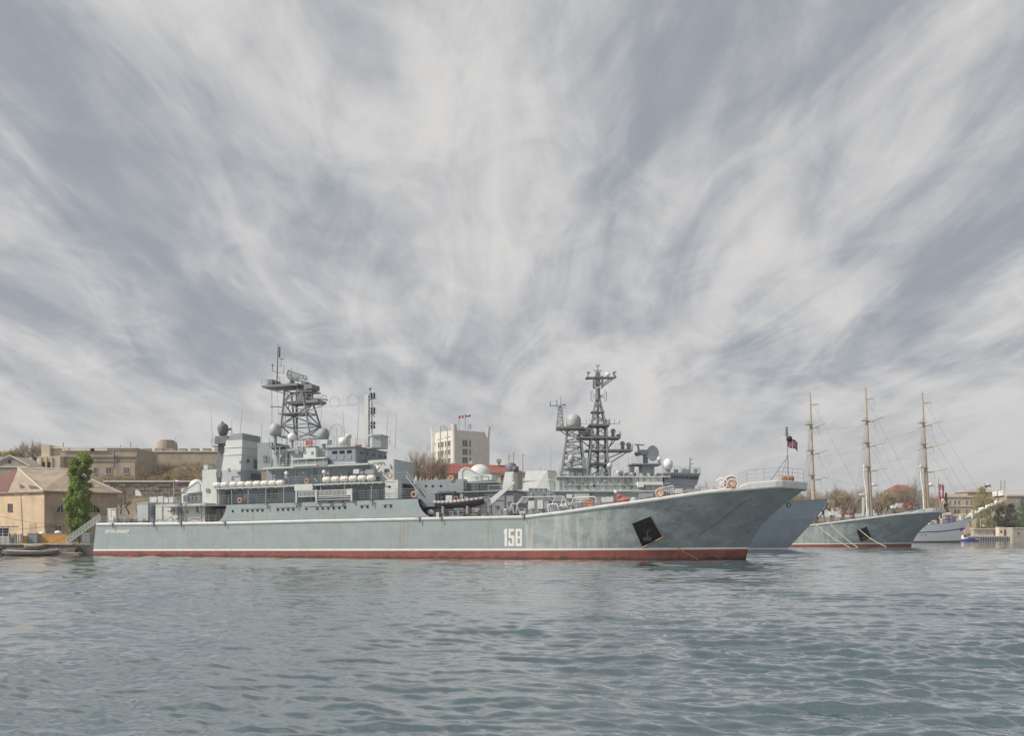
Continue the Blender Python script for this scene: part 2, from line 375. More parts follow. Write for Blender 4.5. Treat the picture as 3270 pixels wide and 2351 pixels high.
def hull_material():
    m = mat('hull_paint', (.315, .372, .382), .5, .09, .5, dirt=(.31, .32, .30), dirt_amt=.5, vscale=.5, bump=.5, bscale=.45)
    nt = m.node_tree; N = nt.nodes.new; L = nt.links.new; p = nt.nodes['Principled BSDF']
    src = p.inputs['Base Color'].links[0].from_socket
    tc = N('ShaderNodeTexCoord'); sep = N('ShaderNodeSeparateXYZ'); L(tc.outputs['Object'], sep.inputs[0])
    def noise(sc_, sx, sy, sz, det, lo, hi, loc=0):
        mp = N('ShaderNodeMapping'); L(tc.outputs['Object'], mp.inputs[0]); mp.inputs['Scale'].default_value = (sx, sy, sz); mp.inputs['Location'].default_value = (loc, loc, loc)
        n = N('ShaderNodeTexNoise'); L(mp.outputs[0], n.inputs['Vector']); n.inputs['Scale'].default_value = sc_; n.inputs['Detail'].default_value = det; n.inputs['Roughness'].default_value = .68
        r = N('ShaderNodeMapRange'); L(n.outputs['Fac'], r.inputs[0]); r.inputs[1].default_value = lo; r.inputs[2].default_value = hi; return r.outputs[0]
    def mul(a, b):
        q = N('ShaderNodeMath'); q.operation = 'MULTIPLY'
        for i, x in enumerate((a, b)):
            if isinstance(x, float): q.inputs[i].default_value = x
            else: L(x, q.inputs[i])
        return q.outputs[0]
    def mix(f, a, col):
        x = N('ShaderNodeMix'); x.data_type = 'RGBA'; L(f, x.inputs[0]); L(a, x.inputs[6]); x.inputs[7].default_value = (*col, 1); return x.outputs[2]
    # an older coat begins sharply forward of the number: chalky and scuffed, its dark blue also painting in the flare's shade
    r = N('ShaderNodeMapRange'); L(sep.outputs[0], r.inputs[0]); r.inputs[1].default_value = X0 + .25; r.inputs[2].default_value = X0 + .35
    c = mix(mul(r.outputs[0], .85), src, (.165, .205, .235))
    z = N('ShaderNodeMapRange'); L(sep.outputs[2], z.inputs[0]); z.inputs[1].default_value = 3.2; z.inputs[2].default_value = 4.6
    g0 = N('ShaderNodeMapRange'); L(sep.outputs[0], g0.inputs[0]); g0.inputs[1].default_value = X0 + 27; g0.inputs[2].default_value = X0 + 8; g0.inputs[3].default_value = .25
    c = mix(mul(mul(mul(r.outputs[0], g0.outputs[0]), noise(.35, 1, 1, 1.9, 8, .42, .60)), .85), c, (.46, .52, .50))      # chalky patches
    c = mix(mul(mul(r.outputs[0], noise(1.1, 1, 1, 2.2, 9, .55, .68, 7)), .8), c, (.12, .15, .165))       # scrapes
    f0 = N('ShaderNodeMapRange'); L(sep.outputs[0], f0.inputs[0]); f0.inputs[1].default_value = X0 + 20; f0.inputs[2].default_value = X0 + 6
    c = mix(mul(mul(r.outputs[0], f0.outputs[0]), .55), c, (.40, .44, .43))
    fz = N('ShaderNodeMapRange'); L(sep.outputs[0], fz.inputs[0]); fz.inputs[1].default_value = X0 + 16; fz.inputs[2].default_value = X0 + 9
    c = mix(mul(mul(mul(r.outputs[0], fz.outputs[0]), noise(1.4, 1, 1, .05, 4, .50, .60, 3)), .55), c, (.56, .59, .55))   # pale runs
    c = mix(mul(noise(1.6, 1, 1, .06, 3, .58, .70, 11), .6), c, (.31, .24, .18))   # rust weeps
    # shell plating: faint weld seams
    cx = N('ShaderNodeCombineXYZ'); L(sep.outputs[0], cx.inputs[0]); L(sep.outputs[2], cx.inputs[1]); bt = N('ShaderNodeTexBrick'); L(cx.outputs[0], bt.inputs['Vector']); bt.inputs['Scale'].default_value = 1.0; bt.inputs['Brick Width'].default_value = 6.0; bt.inputs['Row Height'].default_value = 1.9; bt.inputs['Mortar Size'].default_value = .025; bt.inputs['Mortar Smooth'].default_value = .6; bt.inputs['Color1'].default_value = (1, 1, 1, 1); bt.inputs['Color2'].default_value = (.9, .9, .9, 1); bt.inputs['Mortar'].default_value = (.62, .62, .62, 1)
    mm = N('ShaderNodeMix'); mm.data_type = 'RGBA'; mm.blend_type = 'MULTIPLY'; mm.inputs[0].default_value = .6; L(c, mm.inputs[6]); L(bt.outputs['Color'], mm.inputs[7]); c = mm.outputs[2]
    L(c, p.inputs['Base Color']); return m
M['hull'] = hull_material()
def boot_material():
    # weed and scum darken an uneven strip along the water
    m = M['red']; nt = m.node_tree; N = nt.nodes.new; L = nt.links.new; p = nt.nodes['Principled BSDF']; src = p.inputs['Base Color'].links[0].from_socket
    tc = N('ShaderNodeTexCoord'); sep = N('ShaderNodeSeparateXYZ'); L(tc.outputs['Object'], sep.inputs[0]); n = N('ShaderNodeTexNoise'); L(tc.outputs['Object'], n.inputs['Vector']); n.inputs['Scale'].default_value = .9; n.inputs['Detail'].default_value = 7
    a = N('ShaderNodeMath'); a.operation = 'MULTIPLY_ADD'; L(n.outputs['Fac'], a.inputs[0]); a.inputs[1].default_value = -1.3; L(sep.outputs[2], a.inputs[2])
    r = N('ShaderNodeMapRange'); L(a.outputs[0], r.inputs[0]); r.inputs[1].default_value = -.52; r.inputs[2].default_value = -.28; r.inputs[3].default_value = .85; r.inputs[4].default_value = 0
    x = N('ShaderNodeMix'); x.data_type = 'RGBA'; L(r.outputs[0], x.inputs[0]); L(src, x.inputs[6]); x.inputs[7].default_value = (.06, .045, .035, 1); L(x.outputs[2], p.inputs['Base Color'])
boot_material()
POCKET = [(2018, 1672), (2077, 1649), (2117, 1717), (2052, 1750)]
def pocket_corners():
    pts = []
    for u, v in POCKET:
        y = .6
        for _ in range(8):
            x, z = NS.P(u, v, y, True); y = hy(x, z)
        pts.append(Vector((x, y, z)))
    return pts
def cut_pocket(h):
    # open the shell plating where the anchor pockets are, on both bows
    bm = bmesh.new(); bm.from_mesh(h.data); pts = pocket_corners(); c = sum(pts, Vector()) / 4; pl = []
    for i in range(4):
        a, b_ = pts[i], pts[(i + 1) % 4]; n = Vector(((b_ - a).z, 0, -(b_ - a).x)).normalized()
        if (c - a).dot(n) > 0: n = -n
        pl.append((a, n)); near = [f for f in bm.faces if abs(f.calc_center_median().x - c.x) < 9]
        bmesh.ops.bisect_plane(bm, geom=near + list({e for f in near for e in f.edges}) + list({v_ for f in near for v_ in f.verts}), plane_co=a, plane_no=n)
    kill = [f for f in bm.faces if all((f.calc_center_median() - a).dot(n) < -1e-4 for a, n in pl)]
    bmesh.ops.delete(bm, geom=kill, context='FACES'); bm.to_mesh(h.data); bm.free()
def landing_hull(root, recess=True):
    hull_part('boot_topping', lambda x: [-1.4, 0, stripe_z(x) - .16], M['red'], root)
    hull_part('waterline_stripe', lambda x: [stripe_z(x) - .16, stripe_z(x) + .12], M['white'], root)
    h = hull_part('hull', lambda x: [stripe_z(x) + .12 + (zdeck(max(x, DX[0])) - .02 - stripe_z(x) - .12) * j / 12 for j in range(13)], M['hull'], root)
    h.data.polygons.foreach_set('use_smooth', [True] * len(h.data.polygons)); 
    if recess: cut_pocket(h)
    # rounded white gunwale, deepening into the bulwark at the bow
    xs = [DX[0] + (X0 - DX[0]) * i / 20 for i in range(20)] + [X0 + t * (XE - X0) for t in TS]
    def edge(x): return ytop(x) if x > X0 else 0.0
    for far in (0, 1):
        rows = [[] for _ in range(7)]
        for i, x in enumerate(xs):
            a, c = xs[max(0, i - 1)], xs[min(len(xs) - 1, i + 1)]
            d = Vector((c - a, edge(c) - edge(a))).normalized(); n = Vector((d.y, -d.x))
            hgt = I(x, [DX[10], DX[11]], [.40, .95]); z = zdeck(x)
            for j, (o, dz) in enumerate(((.0, -hgt - .06), (.10, -hgt), (.17, -hgt + .12), (.17, -.12), (.10, .03), (-.05, .06), (-.35, .06))):
                p = Vector((x, edge(x))) + n * o; rows[j].append((p.x, BEAM - p.y if far else p.y, z + dz))
        if far: rows = [list(reversed(r_)) for r_ in rows]
        MB().grid(rows).build('gunwale', M['gunwale'], root)
    b = MB(); yo = edge(XE); b.prism([(XE - .1, yo), (XE + .12, yo), (XE + .12, BEAM - yo), (XE - .1, BEAM - yo)], ZE - 1.05, ZE + .05); b.build('bow_plate', M['gunwale'], root)
    b = MB(); b.grid([[(x, edge(x) + .05, zdeck(x) - .06) for x in xs], [(x, BEAM - edge(x) - .05, zdeck(x) - .06) for x in xs]]); b.build('main_deck', M['deckred'], root)
    # anchor pocket in the bow
    for far in (0, 1):
        cs = [(2018, 1672), (2077, 1649), (2117, 1717), (2052, 1750)]
        pts = []
        for u, v in cs:
            y = .6
            for _ in range(6):
                x, z = NS.P(u, v, y, True); y = hy(x, z)
            pts.append(Vector((x, y, z)))
        b = MB(); c = sum(pts, Vector()) / 4
        P = [[pts[0].lerp(pts[1], i / 6).lerp(pts[3].lerp(pts[2], i / 6), j / 6) for i in range(7)] for j in range(7)]
        P = [[Vector((q.x, hy(q.x, q.z), q.z)) for q in r_] for r_ in P]
        inner_ = [[q + Vector((0, .85, 0)) for q in r_] for r_ in P]
        if far: P = [[Vector((q.x, BEAM - q.y, q.z)) for q in r_] for r_ in P]; inner_ = [[Vector((q.x, BEAM - q.y, q.z)) for q in r_] for r_ in inner_]
        ring_o = P[0] + [r_[-1] for r_ in P[1:]] + list(reversed(P[-1][:-1])) + [r_[0] for r_ in reversed(P[1:-1])] + [P[0][0]]; ring_i = inner_[0] + [r_[-1] for r_ in inner_[1:]] + list(reversed(inner_[-1][:-1])) + [r_[0] for r_ in reversed(inner_[1:-1])] + [inner_[0][0]]
        b.grid([ring_o, ring_i]); pk = b.grid(list(reversed(inner_))).build('anchor_pocket', M['black'], root)
        rim = MB(); ed = P[0] + [r_[-1] for r_ in P[1:]] + list(reversed(P[-1][:-1])) + [r_[0] for r_ in reversed(P[1:-1])] + [P[0][0]]
        rim.path(ed, .07, 5).build('pocket_rim', M['dgrey'], pk)
        sgn = -1 if not far else 1; cy = P[3][3].y - sgn * .25
        a = MB(); q = P[3][3]; a.torus((q.x, cy, q.z + .3), .42, .16, 'y', 16, 6); a.bar((q.x, cy, q.z + .3), (q.x + .15, cy, q.z - 1.1), .16, 6); a.prism([(q.x - .55, cy - .25), (q.x + .65, cy - .25), (q.x + .65, cy + .25), (q.x - .55, cy + .25)], q.z - 1.35, q.z - .85)
        a.build('anchor', mat('anchor_black', (.02, .02, .023), .6, .2, 3), pk)
        lip = MB(); e = P[-1] if not far else P[-1]; lip.path([Vector((q.x, q.y + sgn * .12, q.z)) for q in e], .12, 6); lip.build('pocket_lip', M['rust'], pk)
    # bow door seam
    b = MB(); sl = []
    for u, v in ((2228, 1714), (2262, 1690), (2300, 1664), (2345, 1630), (2375, 1606), (2404, 1592)):
        y = 2.0
        for _ in range(8):
            x, z = NS.P(u, v, y, True); y = hy(x, z)
        sl.append((x, y - .012, z))
    b.path(sl, .022, 5).build('bow_door_seam', M['black'], root)
    ch = MB(); q0 = None
    for u, v in ((2112, 1706), (2228, 1787)):
        y = 1.5
        for _ in range(8):
            x, z = NS.P(u, v, y, True); y = hy(x, max(.1, z)) - .35
        q0 = (Vector((x, y, z)), *( [q0[0]] if q0 else []))
    n = 22
    for i in range(n):
        a, c = q0[1].lerp(q0[0], i / n), q0[1].lerp(q0[0], (i + 1) / n); a.z -= .35 * math.sin(math.pi * i / n); c.z -= .35 * math.sin(math.pi * (i + 1) / n)
        ch.bar(a, c, .09 if i % 2 else .05, 5)
    ch.build('anchor_chain', M['rust'], root)

ship = NS.empty('landing_ship', 'grey-green landing ship with number 158, red boot topping and lattice mast, nearest of the ships', 'ship')
landing_hull(ship)
def text_mesh(body, h):
    cu = bpy.data.curves.new('txt', 'FONT'); cu.body = body; cu.size = 1; cu.extrude = .01; cu.offset = .045
    o = bpy.data.objects.new('txt', cu); COL.objects.link(o); dg = bpy.context.evaluated_depsgraph_get(); me = bpy.data.meshes.new_from_object(o.evaluated_get(dg))
    bpy.data.objects.remove(o); bpy.data.curves.remove(cu)
    v = np.empty(len(me.vertices) * 3); me.vertices.foreach_get('co', v); v = v.reshape(-1, 3)
    return me, v
def side_text(body, u0, u1, v0, v1, name, root, fr=NS, y=-.02):
    me, v = text_mesh(body, 1); lo, hi = v.min(0), v.max(0)
    x0, z0 = fr.P(u0, v1, y, True); x1, z1 = fr.P(u1, v0, y, True)
    w = np.empty_like(v); w[:, 0] = x0 + (v[:, 0] - lo[0]) / (hi[0] - lo[0]) * (x1 - x0); w[:, 2] = z0 + (v[:, 1] - lo[1]) / (hi[1] - lo[1]) * (z1 - z0); w[:, 1] = y - v[:, 2]
    me.vertices.foreach_set('co', w.astype(np.float32).ravel()); me.update(); me.materials.clear(); me.materials.append(M['white'])
    o = bpy.data.objects.new(name, me); COL.objects.link(o); o.parent = root; return o
side_text('ЦЕЗАРЬ КУНИКОВ', 336, 413, 1693, 1706, 'name_lettering', ship)
def digit(polys, name):
    b = MB()
    for pl in polys: b.side([NS.P(1280 + x * .24522, 1350 + y * .24522, 0, True) for x, y in pl], -.03, -.004)
    b.build(name, M['white'], ship)
digit([[(1352, 1612), (1385, 1612), (1385, 1385), (1358, 1385), (1340, 1425), (1340, 1450), (1352, 1450)]], 'numeral_one')
digit([[(1405, 1508), (1432, 1508), (1432, 1385), (1405, 1385)], [(1432, 1420), (1476, 1420), (1476, 1385), (1432, 1385)], [(1432, 1508), (1480, 1508), (1480, 1474), (1432, 1474)],
       [(1450, 1578), (1480, 1578), (1480, 1508), (1450, 1508)], [(1400, 1612), (1480, 1612), (1480, 1578), (1400, 1578)], [(1400, 1578), (1426, 1578), (1426, 1548), (1400, 1548)]], 'numeral_five')
digit([[(1494, 1606), (1522, 1606), (1522, 1392), (1494, 1392)], [(1552, 1606), (1580, 1606), (1580, 1392), (1552, 1392)], [(1500, 1612), (1574, 1612), (1574, 1606), (1500, 1606)], [(1500, 1392), (1574, 1392), (1574, 1385), (1500, 1385)],
       [(1522, 1420), (1552, 1420), (1552, 1392), (1522, 1392)], [(1522, 1513), (1552, 1513), (1552, 1483), (1522, 1483)], [(1522, 1606), (1552, 1606), (1552, 1578), (1522, 1578)]], 'numeral_eight')

# raised ship's side amidships (flush with the hull) with curved ends
def side_plate():
    P = lambda u, v: NS.P(u, v, 0)
    pl = [P(u, v) for u, v in ((697, 1666), (1373, 1651), (1361, 1645), (1349, 1633), (1339, 1616), (1334, 1594), (1180, 1599), (1030, 1604), (880, 1608), (723, 1614), (721, 1628), (716, 1643), (709, 1656))]
    for far in (0, 1):
        y0 = -.012 if not far else BEAM - .1
        NS.mb().side(pl, y0, y0 + .11).build('side_plating', M['hull'], ship)
    b = NS.mb(); x0, z0 = P(723, 1614); x1, z1 = P(1334, 1594); zz = (z0 + z1) / 2
    b.side([(x0 - 11, z0 - .1), (x1 - .05, z1 - .1), (x1 - .05, z1 + .03), (x0 - 11, z0 + .03)], .0, BEAM); b.build('promenade_deck', M['deck'], ship)
side_plate()
PT = NS.P(1000, 1605, 0)[1]        # promenade level
def inner(name, u0, u1, v0, v1, y0, m='grey', c0=0.0, c1=0.0, yw=None):
    """deckhouse symmetrical about the centre line; c0/c1 chamfer the aft and forward corners"""
    y1 = BEAM - y0 if yw is None else yw; x0, x1 = NS.X(u0, y0), NS.X(u1, y0); um = (u0 + u1) / 2
    z0, z1 = NS.P(um, v1, y0)[1], NS.P(um, v0, y0)[1]; b = NS.mb()
    pl = [(x0, y0), (x1, y0)]
    if c1: pl += [(x1 + c1[0], y0 + c1[1]), (x1 + c1[0], y1 - c1[1])]
    pl += [(x1, y1), (x0, y1)]
    if c0: pl += [(x0 - c0[0], y1 - c0[1]), (x0 - c0[0], y0 + c0[1])]
    b.prism(pl, z0, z1); o = b.build(name, M[m], ship); return o, pl, z0, z1
# level of the main deck
inner('deck_house', 655, 1340, 1617, 1672, 2.4, 'mgrey')
inner('deck_house', 497, 655, 1609, 1674, 1.0, 'lgrey')
h, pl, z0, z1 = inner('deck_house', 1325, 1480, 1533, 1660, 4.0, 'mgrey')
# promenade level
h1, pl1, _, _ = inner('deck_house', 705, 1240, 1546, 1606, 2.2, 'bgrey')
inner('deck_house', 1238, 1272, 1546, 1606, 4.0, 'bgrey')
NS.box(1229, 1271, 1534, 1594, .5, 2.18).build('deck_locker', M['lgrey'], ship)
NS.box(690, 703, 1556, 1612, .4, 5).build('end_screen', M['lgrey'], ship)
NS.box(646, 692, 1500, 1612, 4.5, 10.5).build('deck_house', M['lgrey'], ship)
# deck above it, carrying the raft shelves
b = NS.mb(); xa, za = NS.P(683, 1562, .5); xb, zb = NS.P(1262, 1539, .5)
b.side([(xa, za - .1), (xb, zb - .1), (xb, zb + .06), (xa, za + .06)], .5, BEAM - .5); b.build('upper_deck', M['gunwale'], ship)
for u0, u1, v in ((683, 918, 1560), (1024, 1222, 1546)):
    bb = NS.mb(); x0, z0 = NS.P(u0, v, .05); x1, _ = NS.P(u1, v, .05); bb.box(x0, x1, .05, 1.3, z0 - .16, z0); 
    for i in range(9):
        x = x0 + (x1 - x0) * (i + .5) / 9; bb.box(x - .06, x + .06, .1, 1.2, z0 - .34, z0 - .16)
    bb.build('raft_shelf', M['lgrey'], ship)
for u in (740, 793, 849, 906, 1024, 1100, 1186, 1262):        # stanchions holding the shelf deck
    p = NS.Q(u, 1548 + (980 - u) * .02 + 8, .25); q = (p[0], .25, PT); NS.mb().bar(q, p, .05, 6).build('stanchion', M['lgrey'], ship)
for u in (694, 699): NS.mb().bar(NS.Q(u, 1612, .2), NS.Q(u, 1560, .2), .07, 6).build('stanchion', M['dgrey'], ship)
# second level
h2, pl2, _, _ = inner('deck_house', 850, 1175, 1488, 1552, 3.0, 'bgrey')
h3, pl3, z30, z31 = inner('forward_block', 1174, 1255, 1469, 1541, 3.3, 'lgrey')
b = NS.mb(); x1 = NS.X(1255, 3.3); b.prism([(x1 + .02, 3.31), (x1 + .2, 3.31), (x1 + .2, BEAM - 3.31), (x1 + .02, BEAM - 3.31)], z30 - .01, z31 + .02); b.build('front_plating', M['grey'], ship)
# wings of the bridge deck
b = NS.mb(); x0, z0 = NS.P(838, 1499, 1.4); x1, z1 = NS.P(1176, 1484, 1.4); b.side([(x0, z0), (x1, z1), (x1, z1 + .22), (x0, z0 + .22)], 1.4, BEAM - 1.4); b.build('bridge_deck', M['lgrey'], ship)
NS.box(936, 1046, 1470, 1490, 1.35, 1.5).build('wing_bulwark', M['mgrey'], ship)
NS.box(936, 1012, 1484, 1489, 1.2, 1.34).build('wing_bulwark', M['lgrey'], ship)
b = NS.mb(); x0, z0 = NS.P(930, 1469, 1.1); x1, z1 = NS.P(1040, 1460, 1.1); b.prism([(x0, 1.1), (x1, 1.1), (x1, 4.5), (x0, 4.5)], z0 - .02, z0 + .22)
for i in range(4):
    x = x0 + 1.0 + (x1 - x0 - 1.6) * i / 3; b.bar((x, 1.3, z0), (x + .35, 1.3, z0 - .9), .06, 4)
b.build('awning', M['lgrey'], ship)
# bridge with its ring of windows
yb = 2.2; A = (NS.X(1045, yb), yb); B = (NS.X(1135, yb), yb); Cc = (B[0] + .7, BEAM - yb)
zb0, zb1 = NS.P(1100, 1479, yb)[1], NS.P(1100, 1429, yb)[1]
plan = [A, B, Cc, (A[0], BEAM - yb)]
bridge = NS.mb().prism(plan, zb0, zb1).build('bridge', M['bgrey'], ship)
NS.mb().prism([(A[0] - .2, yb - .2), (B[0] + .2, yb - .2), (Cc[0] + .2, BEAM - yb + .2), (A[0] - .2, BEAM - yb + .2)], zb1, zb1 + .1).build('roof', M['mgrey'], bridge)
NS.mb().prism([(A[0] - .1, yb - .12), (B[0] + .12, yb - .12), (Cc[0] + .12, BEAM - yb + .12), (A[0] - .1, BEAM - yb + .12)], zb0 - .12, zb0 + .05).build('ledge', M['gunwale'], bridge)
zw0, zw1 = NS.P(1100, 1449, yb)[1], NS.P(1100, 1439, yb)[1]
def windows(A, B, spans, z0, z1, parent, k, fm='mgrey'):
    for f0, f1 in spans:
        w = MB(k).panel(A, B, f0, f1, z0, z1, .03, .0)
        o = w.build('window', M['glass'], parent)
def fr_of(u, A, B):        # fraction along A-B seen at column u
    lo, hi = 0.0, 1.0
    for _ in range(30):
        m_ = (lo + hi) / 2; y = A[1] + (B[1] - A[1]) * m_; x = A[0] + (B[0] - A[0]) * m_
        if NS.X(u, y) > x: lo = m_
        else: hi = m_
    return lo if A[1] == B[1] else fr2(u, A, B)
def fr2(u, A, B):
    lo, hi = 0.0, 1.0
    for _ in range(30):
        m_ = (lo + hi) / 2; w = NS.W((A[0] + (B[0] - A[0]) * m_, A[1] + (B[1] - A[1]) * m_, 0))
        if w.x / w.y * F + PW / 2 < u: lo = m_
        else: hi = m_
    return lo
windows(A, B, [(fr_of(a, A, B), fr_of(c, A, B)) for a, c in ((1061, 1077), (1084, 1100), (1108, 1123))], zw0, zw1, bridge, NS.k)
windows(B, Cc, [(fr_of(a, B, Cc), fr_of(c, B, Cc)) for a, c in ((1149, 1160), (1167, 1177), (1188, 1198), (1209, 1221), (1226, 1238))], zw0 - .05, zw1 - .05, bridge, NS.k)
for A_, B_, us in ((A, B, (1061, 1084, 1108)), (B, Cc, (1149, 1167))):
    for u in us:
        f0, f1 = fr_of(u, A_, B_), fr_of(u + 14, A_, B_); NS.mb().panel(A_, B_, f0, f1, zb0 + .55, zb0 + 1.2, .06).build('vent_box', M['mgrey'], bridge)
NS.mb().rail([(A[0], yb, zb1 + .1), (B[0], yb, zb1 + .1), (Cc[0], Cc[1], zb1 + .1)], 1.15).build('railing', M['rail'], ship)
# windows, doors and fittings on the walls
def wallbox(name, u0, u1, v0, v1, y, m, th=.05):
    return NS.box(u0, u1, v0, v1, y - th, y).build(name, M[m], ship)
for u0, u1, v0, v1 in ((714, 724, 1562, 1590), (852, 862, 1562, 1592), (870, 884, 1562, 1592)): wallbox('door', u0, u1, v0, v1, 2.2, 'dgrey')
for u0, u1 in ((1000, 1012), (912, 920)): wallbox('door', u0, u1, 1500, 1522, 3.0, 'dgrey')
wallbox('door', 680, 690, 1625, 1650, 2.4, 'dgrey'); wallbox('door', 704, 710, 1625, 1650, 2.4, 'dgrey')
wallbox('window', 626, 642, 1616, 1638, 1.0, 'dgrey'); wallbox('shutter', 634, 641, 1617, 1635, .94, 'lgrey')
wallbox('door', 566, 580, 1609, 1668, 1.0, 'bgrey'); wallbox('grille', 657, 668, 1561, 1573, 4.4, 'rust')
wallbox('window', 1233, 1242, 1497, 1511, 3.3, 'dgrey')
for u, v in ((1213, 1476), (1224, 1476), (1246, 1483), (1246, 1490)): NS.mb().bar(NS.Q(u, v, 3.2), NS.Q(u + 4, v + 10, 3.2), .05, 4).build('hook', M['dgrey'], ship)
def porthole(u, v, y, parent=ship):
    x, z = NS.P(u, v, y); b = NS.mb(); b.lathe((x, y, z), [(.20, -.03), (.20, .0)], 12, 'y'); b.build('porthole', M['black'], parent)
for u, v in ((743, 1633), (774, 1632), (790, 1632), (806, 1631.5), (822, 1631), (838, 1631), (887, 1629), (903, 1628.5), (920, 1628), (936, 1627.5), (978, 1626), (1013, 1625), (1030, 1624.5), (1048, 1624), (1065, 1623.5), (1083, 1623), (1101, 1622), (1155, 1620), (1173, 1619.5), (1230, 1618), (1248, 1617.5)):
    porthole(u, v, -.03)
for a, c, v in ((768, 843, 1626), (880, 942, 1622), (971, 1106, 1618), (1148, 1178, 1614), (1222, 1254, 1612)):
    x0, z0 = NS.P(a, v + .8, -.04); x1, z1 = NS.P(c, v - .8, -.04); NS.mb().side([(x0, z0), (x1, z1), (x1, z1 + .05), (x0, z0 + .05)], -.09, -.02).build('rain_ledge', M['mgrey'], ship)
for u, v in ((1294, 1553), (1360, 1553), (1382, 1553), (1408, 1553)): porthole(u, v, 3.99)
porthole(1243, 1555, .46)
for u, v in ((361, 1674), (492, 1672), (579, 1671), (719, 1668), (854, 1612), (948, 1609), (1057, 1605), (1095, 1604), (1190, 1601), (1341, 1655), (1411, 1653), (1674, 1648)):
    x, z = NS.P(u, v, -.2); b = NS.mb(); b.bar((x, -.24, z + .1), (x, -.24, z - .75), .055, 5); b.bar((x - .45, -.3, z - .05), (x, -.2, z + .12), .05, 4); b.bar((x, .1, z + .12), (x, -.26, z + .1), .05, 4); b.build('fender_bracket', M['black'], ship)
# railings
def dk(u, y=0.12, dv=0): x = NS.X(u, y); return (x, y, zdeck(x) - NS.k * x + .05)
def rail_deck(u0, u1, n=8, h=1.05, name='railing', wires=3):
    us = [u0 + (u1 - u0) * i / n for i in range(n + 1)]; NS.mb().rail([dk(u) for u in us], h, wires, 1.6, .028).build(name, M['rail'], ship)
rail_deck(318, 690); rail_deck(1385, 1672); rail_deck(1690, 2340, 12)
def prom(u, y=.15): x = NS.X(u, y); a = NS.P(723, 1614, 0); c = NS.P(1334, 1594, 0); return (x, y, I(x, [a[0], c[0]], [a[1], c[1]]) + .03)
NS.mb().rail([prom(u) for u in (700, 760, 820, 880, 940)], 1.5, 4, 2.2, .028).build('railing', M['rail'], ship)
NS.mb().rail([prom(u) for u in (1128, 1180, 1230, 1290, 1333)], 1.5, 4, 2.2, .028).build('railing', M['rail'], ship)
NS.mb().rail([prom(u, .8) for u in (480, 560, 640, 690)], 1.5, 4, 2.2, .028).build('railing', M['rail'], ship)
def updk(u, y=.6): x = NS.X(u, y); return (x, y, I(x, [xa, xb], [za, zb]) + .06)
NS.mb().rail([updk(u) for u in (920, 980, 1024)], 1.3, 3, 1.6, .03).build('railing', M['rail'], ship)
NS.mb().rail([updk(u) for u in (1222, 1262, 1300)], 1.3, 3, 1.6, .03).build('railing', M['rail'], ship)
NS.mb().rail([NS.Q(u, v, 1.5) for u, v in ((840, 1497), (890, 1494), (935, 1492))], 1.3, 3, 1.4, .03).build('railing', M['rail'], ship)
b = NS.mb()
for dy in (0, .8): b.bar(NS.Q(1297, 1520, 3 + dy), NS.Q(1339, 1578, 3 + dy), .07, 4); b.bar(NS.Q(1297, 1505, 3 + dy), NS.Q(1339, 1563, 3 + dy), .035, 4)
for i in range(9):
    p = Vector(NS.Q(1297, 1520, 3)).lerp(Vector(NS.Q(1339, 1578, 3)), i / 8); b.bar(p, p + Vector((0, .8, 0)), .06, 4)
b.build('ladder', M['lgrey'], ship)
# ropes and hoses heaped along the after rail
b = NS.mb()
for u0, u1 in ((330, 440), (455, 520), (520, 660)):
    pts = []; n = 16
    for i in range(n + 1):
        u = u0 + (u1 - u0) * i / n; p = Vector(dk(u, .25)); p.z += .15 + .75 * abs(math.sin(i * 1.1 + u0)) * rnd.random(); pts.append(p)
    b.path(pts, .05, 4)
b.build('mooring_line', M['dgrey'], ship)
# stowed accommodation ladder on the ship's side
g = NS.mb(); z0, z1 = NS.zs(1035, 1566, 1600, -.3); x0, x1 = NS.X(945, -.3), NS.X(1125, -.3)
for z in (z1 - .1, z1 - .95, z0 + .45, z0 + .1): g.box(x0 + (.0 if z > z0 + .6 else 3.4), x1, -.34, -.2, z, z + .1)
for i in range(44):
    x = x0 + (x1 - x0) * i / 43; g.box(x - .03, x + .05, -.32, -.22, z1 - .95, z1)
for x in (x0, x0 + 3.4, x1 - .2): g.box(x, x + .22, -.45, -.1, z0 - .2, z1 + .1)
g.box(x1 - .9, x1 - .2, -.42, -.15, z1 - .9, z1 + .05); g.build('accommodation_ladder', M['lgrey'], ship)
b = NS.box(940, 998, 1547, 1567, .3, 2.0); b.build('deck_locker', M['lgrey'], ship)
b = NS.box(1128, 1146, 1499, 1513, .8, 2.0); b.build('deck_locker', M['lgrey'], ship)
b = NS.mb(); p = NS.P(1158, 1506, 1.4); b.ball((p[0], 1.4, p[1] - .3), .55, 12, 6, .6); b.box(p[0] + .6, p[0] + 2.0, 1.0, 2.2, p[1] - .5, p[1] + .2); b.build('winch', M['mgrey'], ship)
for u, v in ((1035, 1508), (915, 1512), (1208, 1494)): NS.mb().ball(NS.Q(u, v, 1.6), .33, 10, 6).bar(NS.Q(u, v + 14, 1.6), NS.Q(u, v + 5, 1.6), .08, 5).build('searchlight', M['dome'], ship)

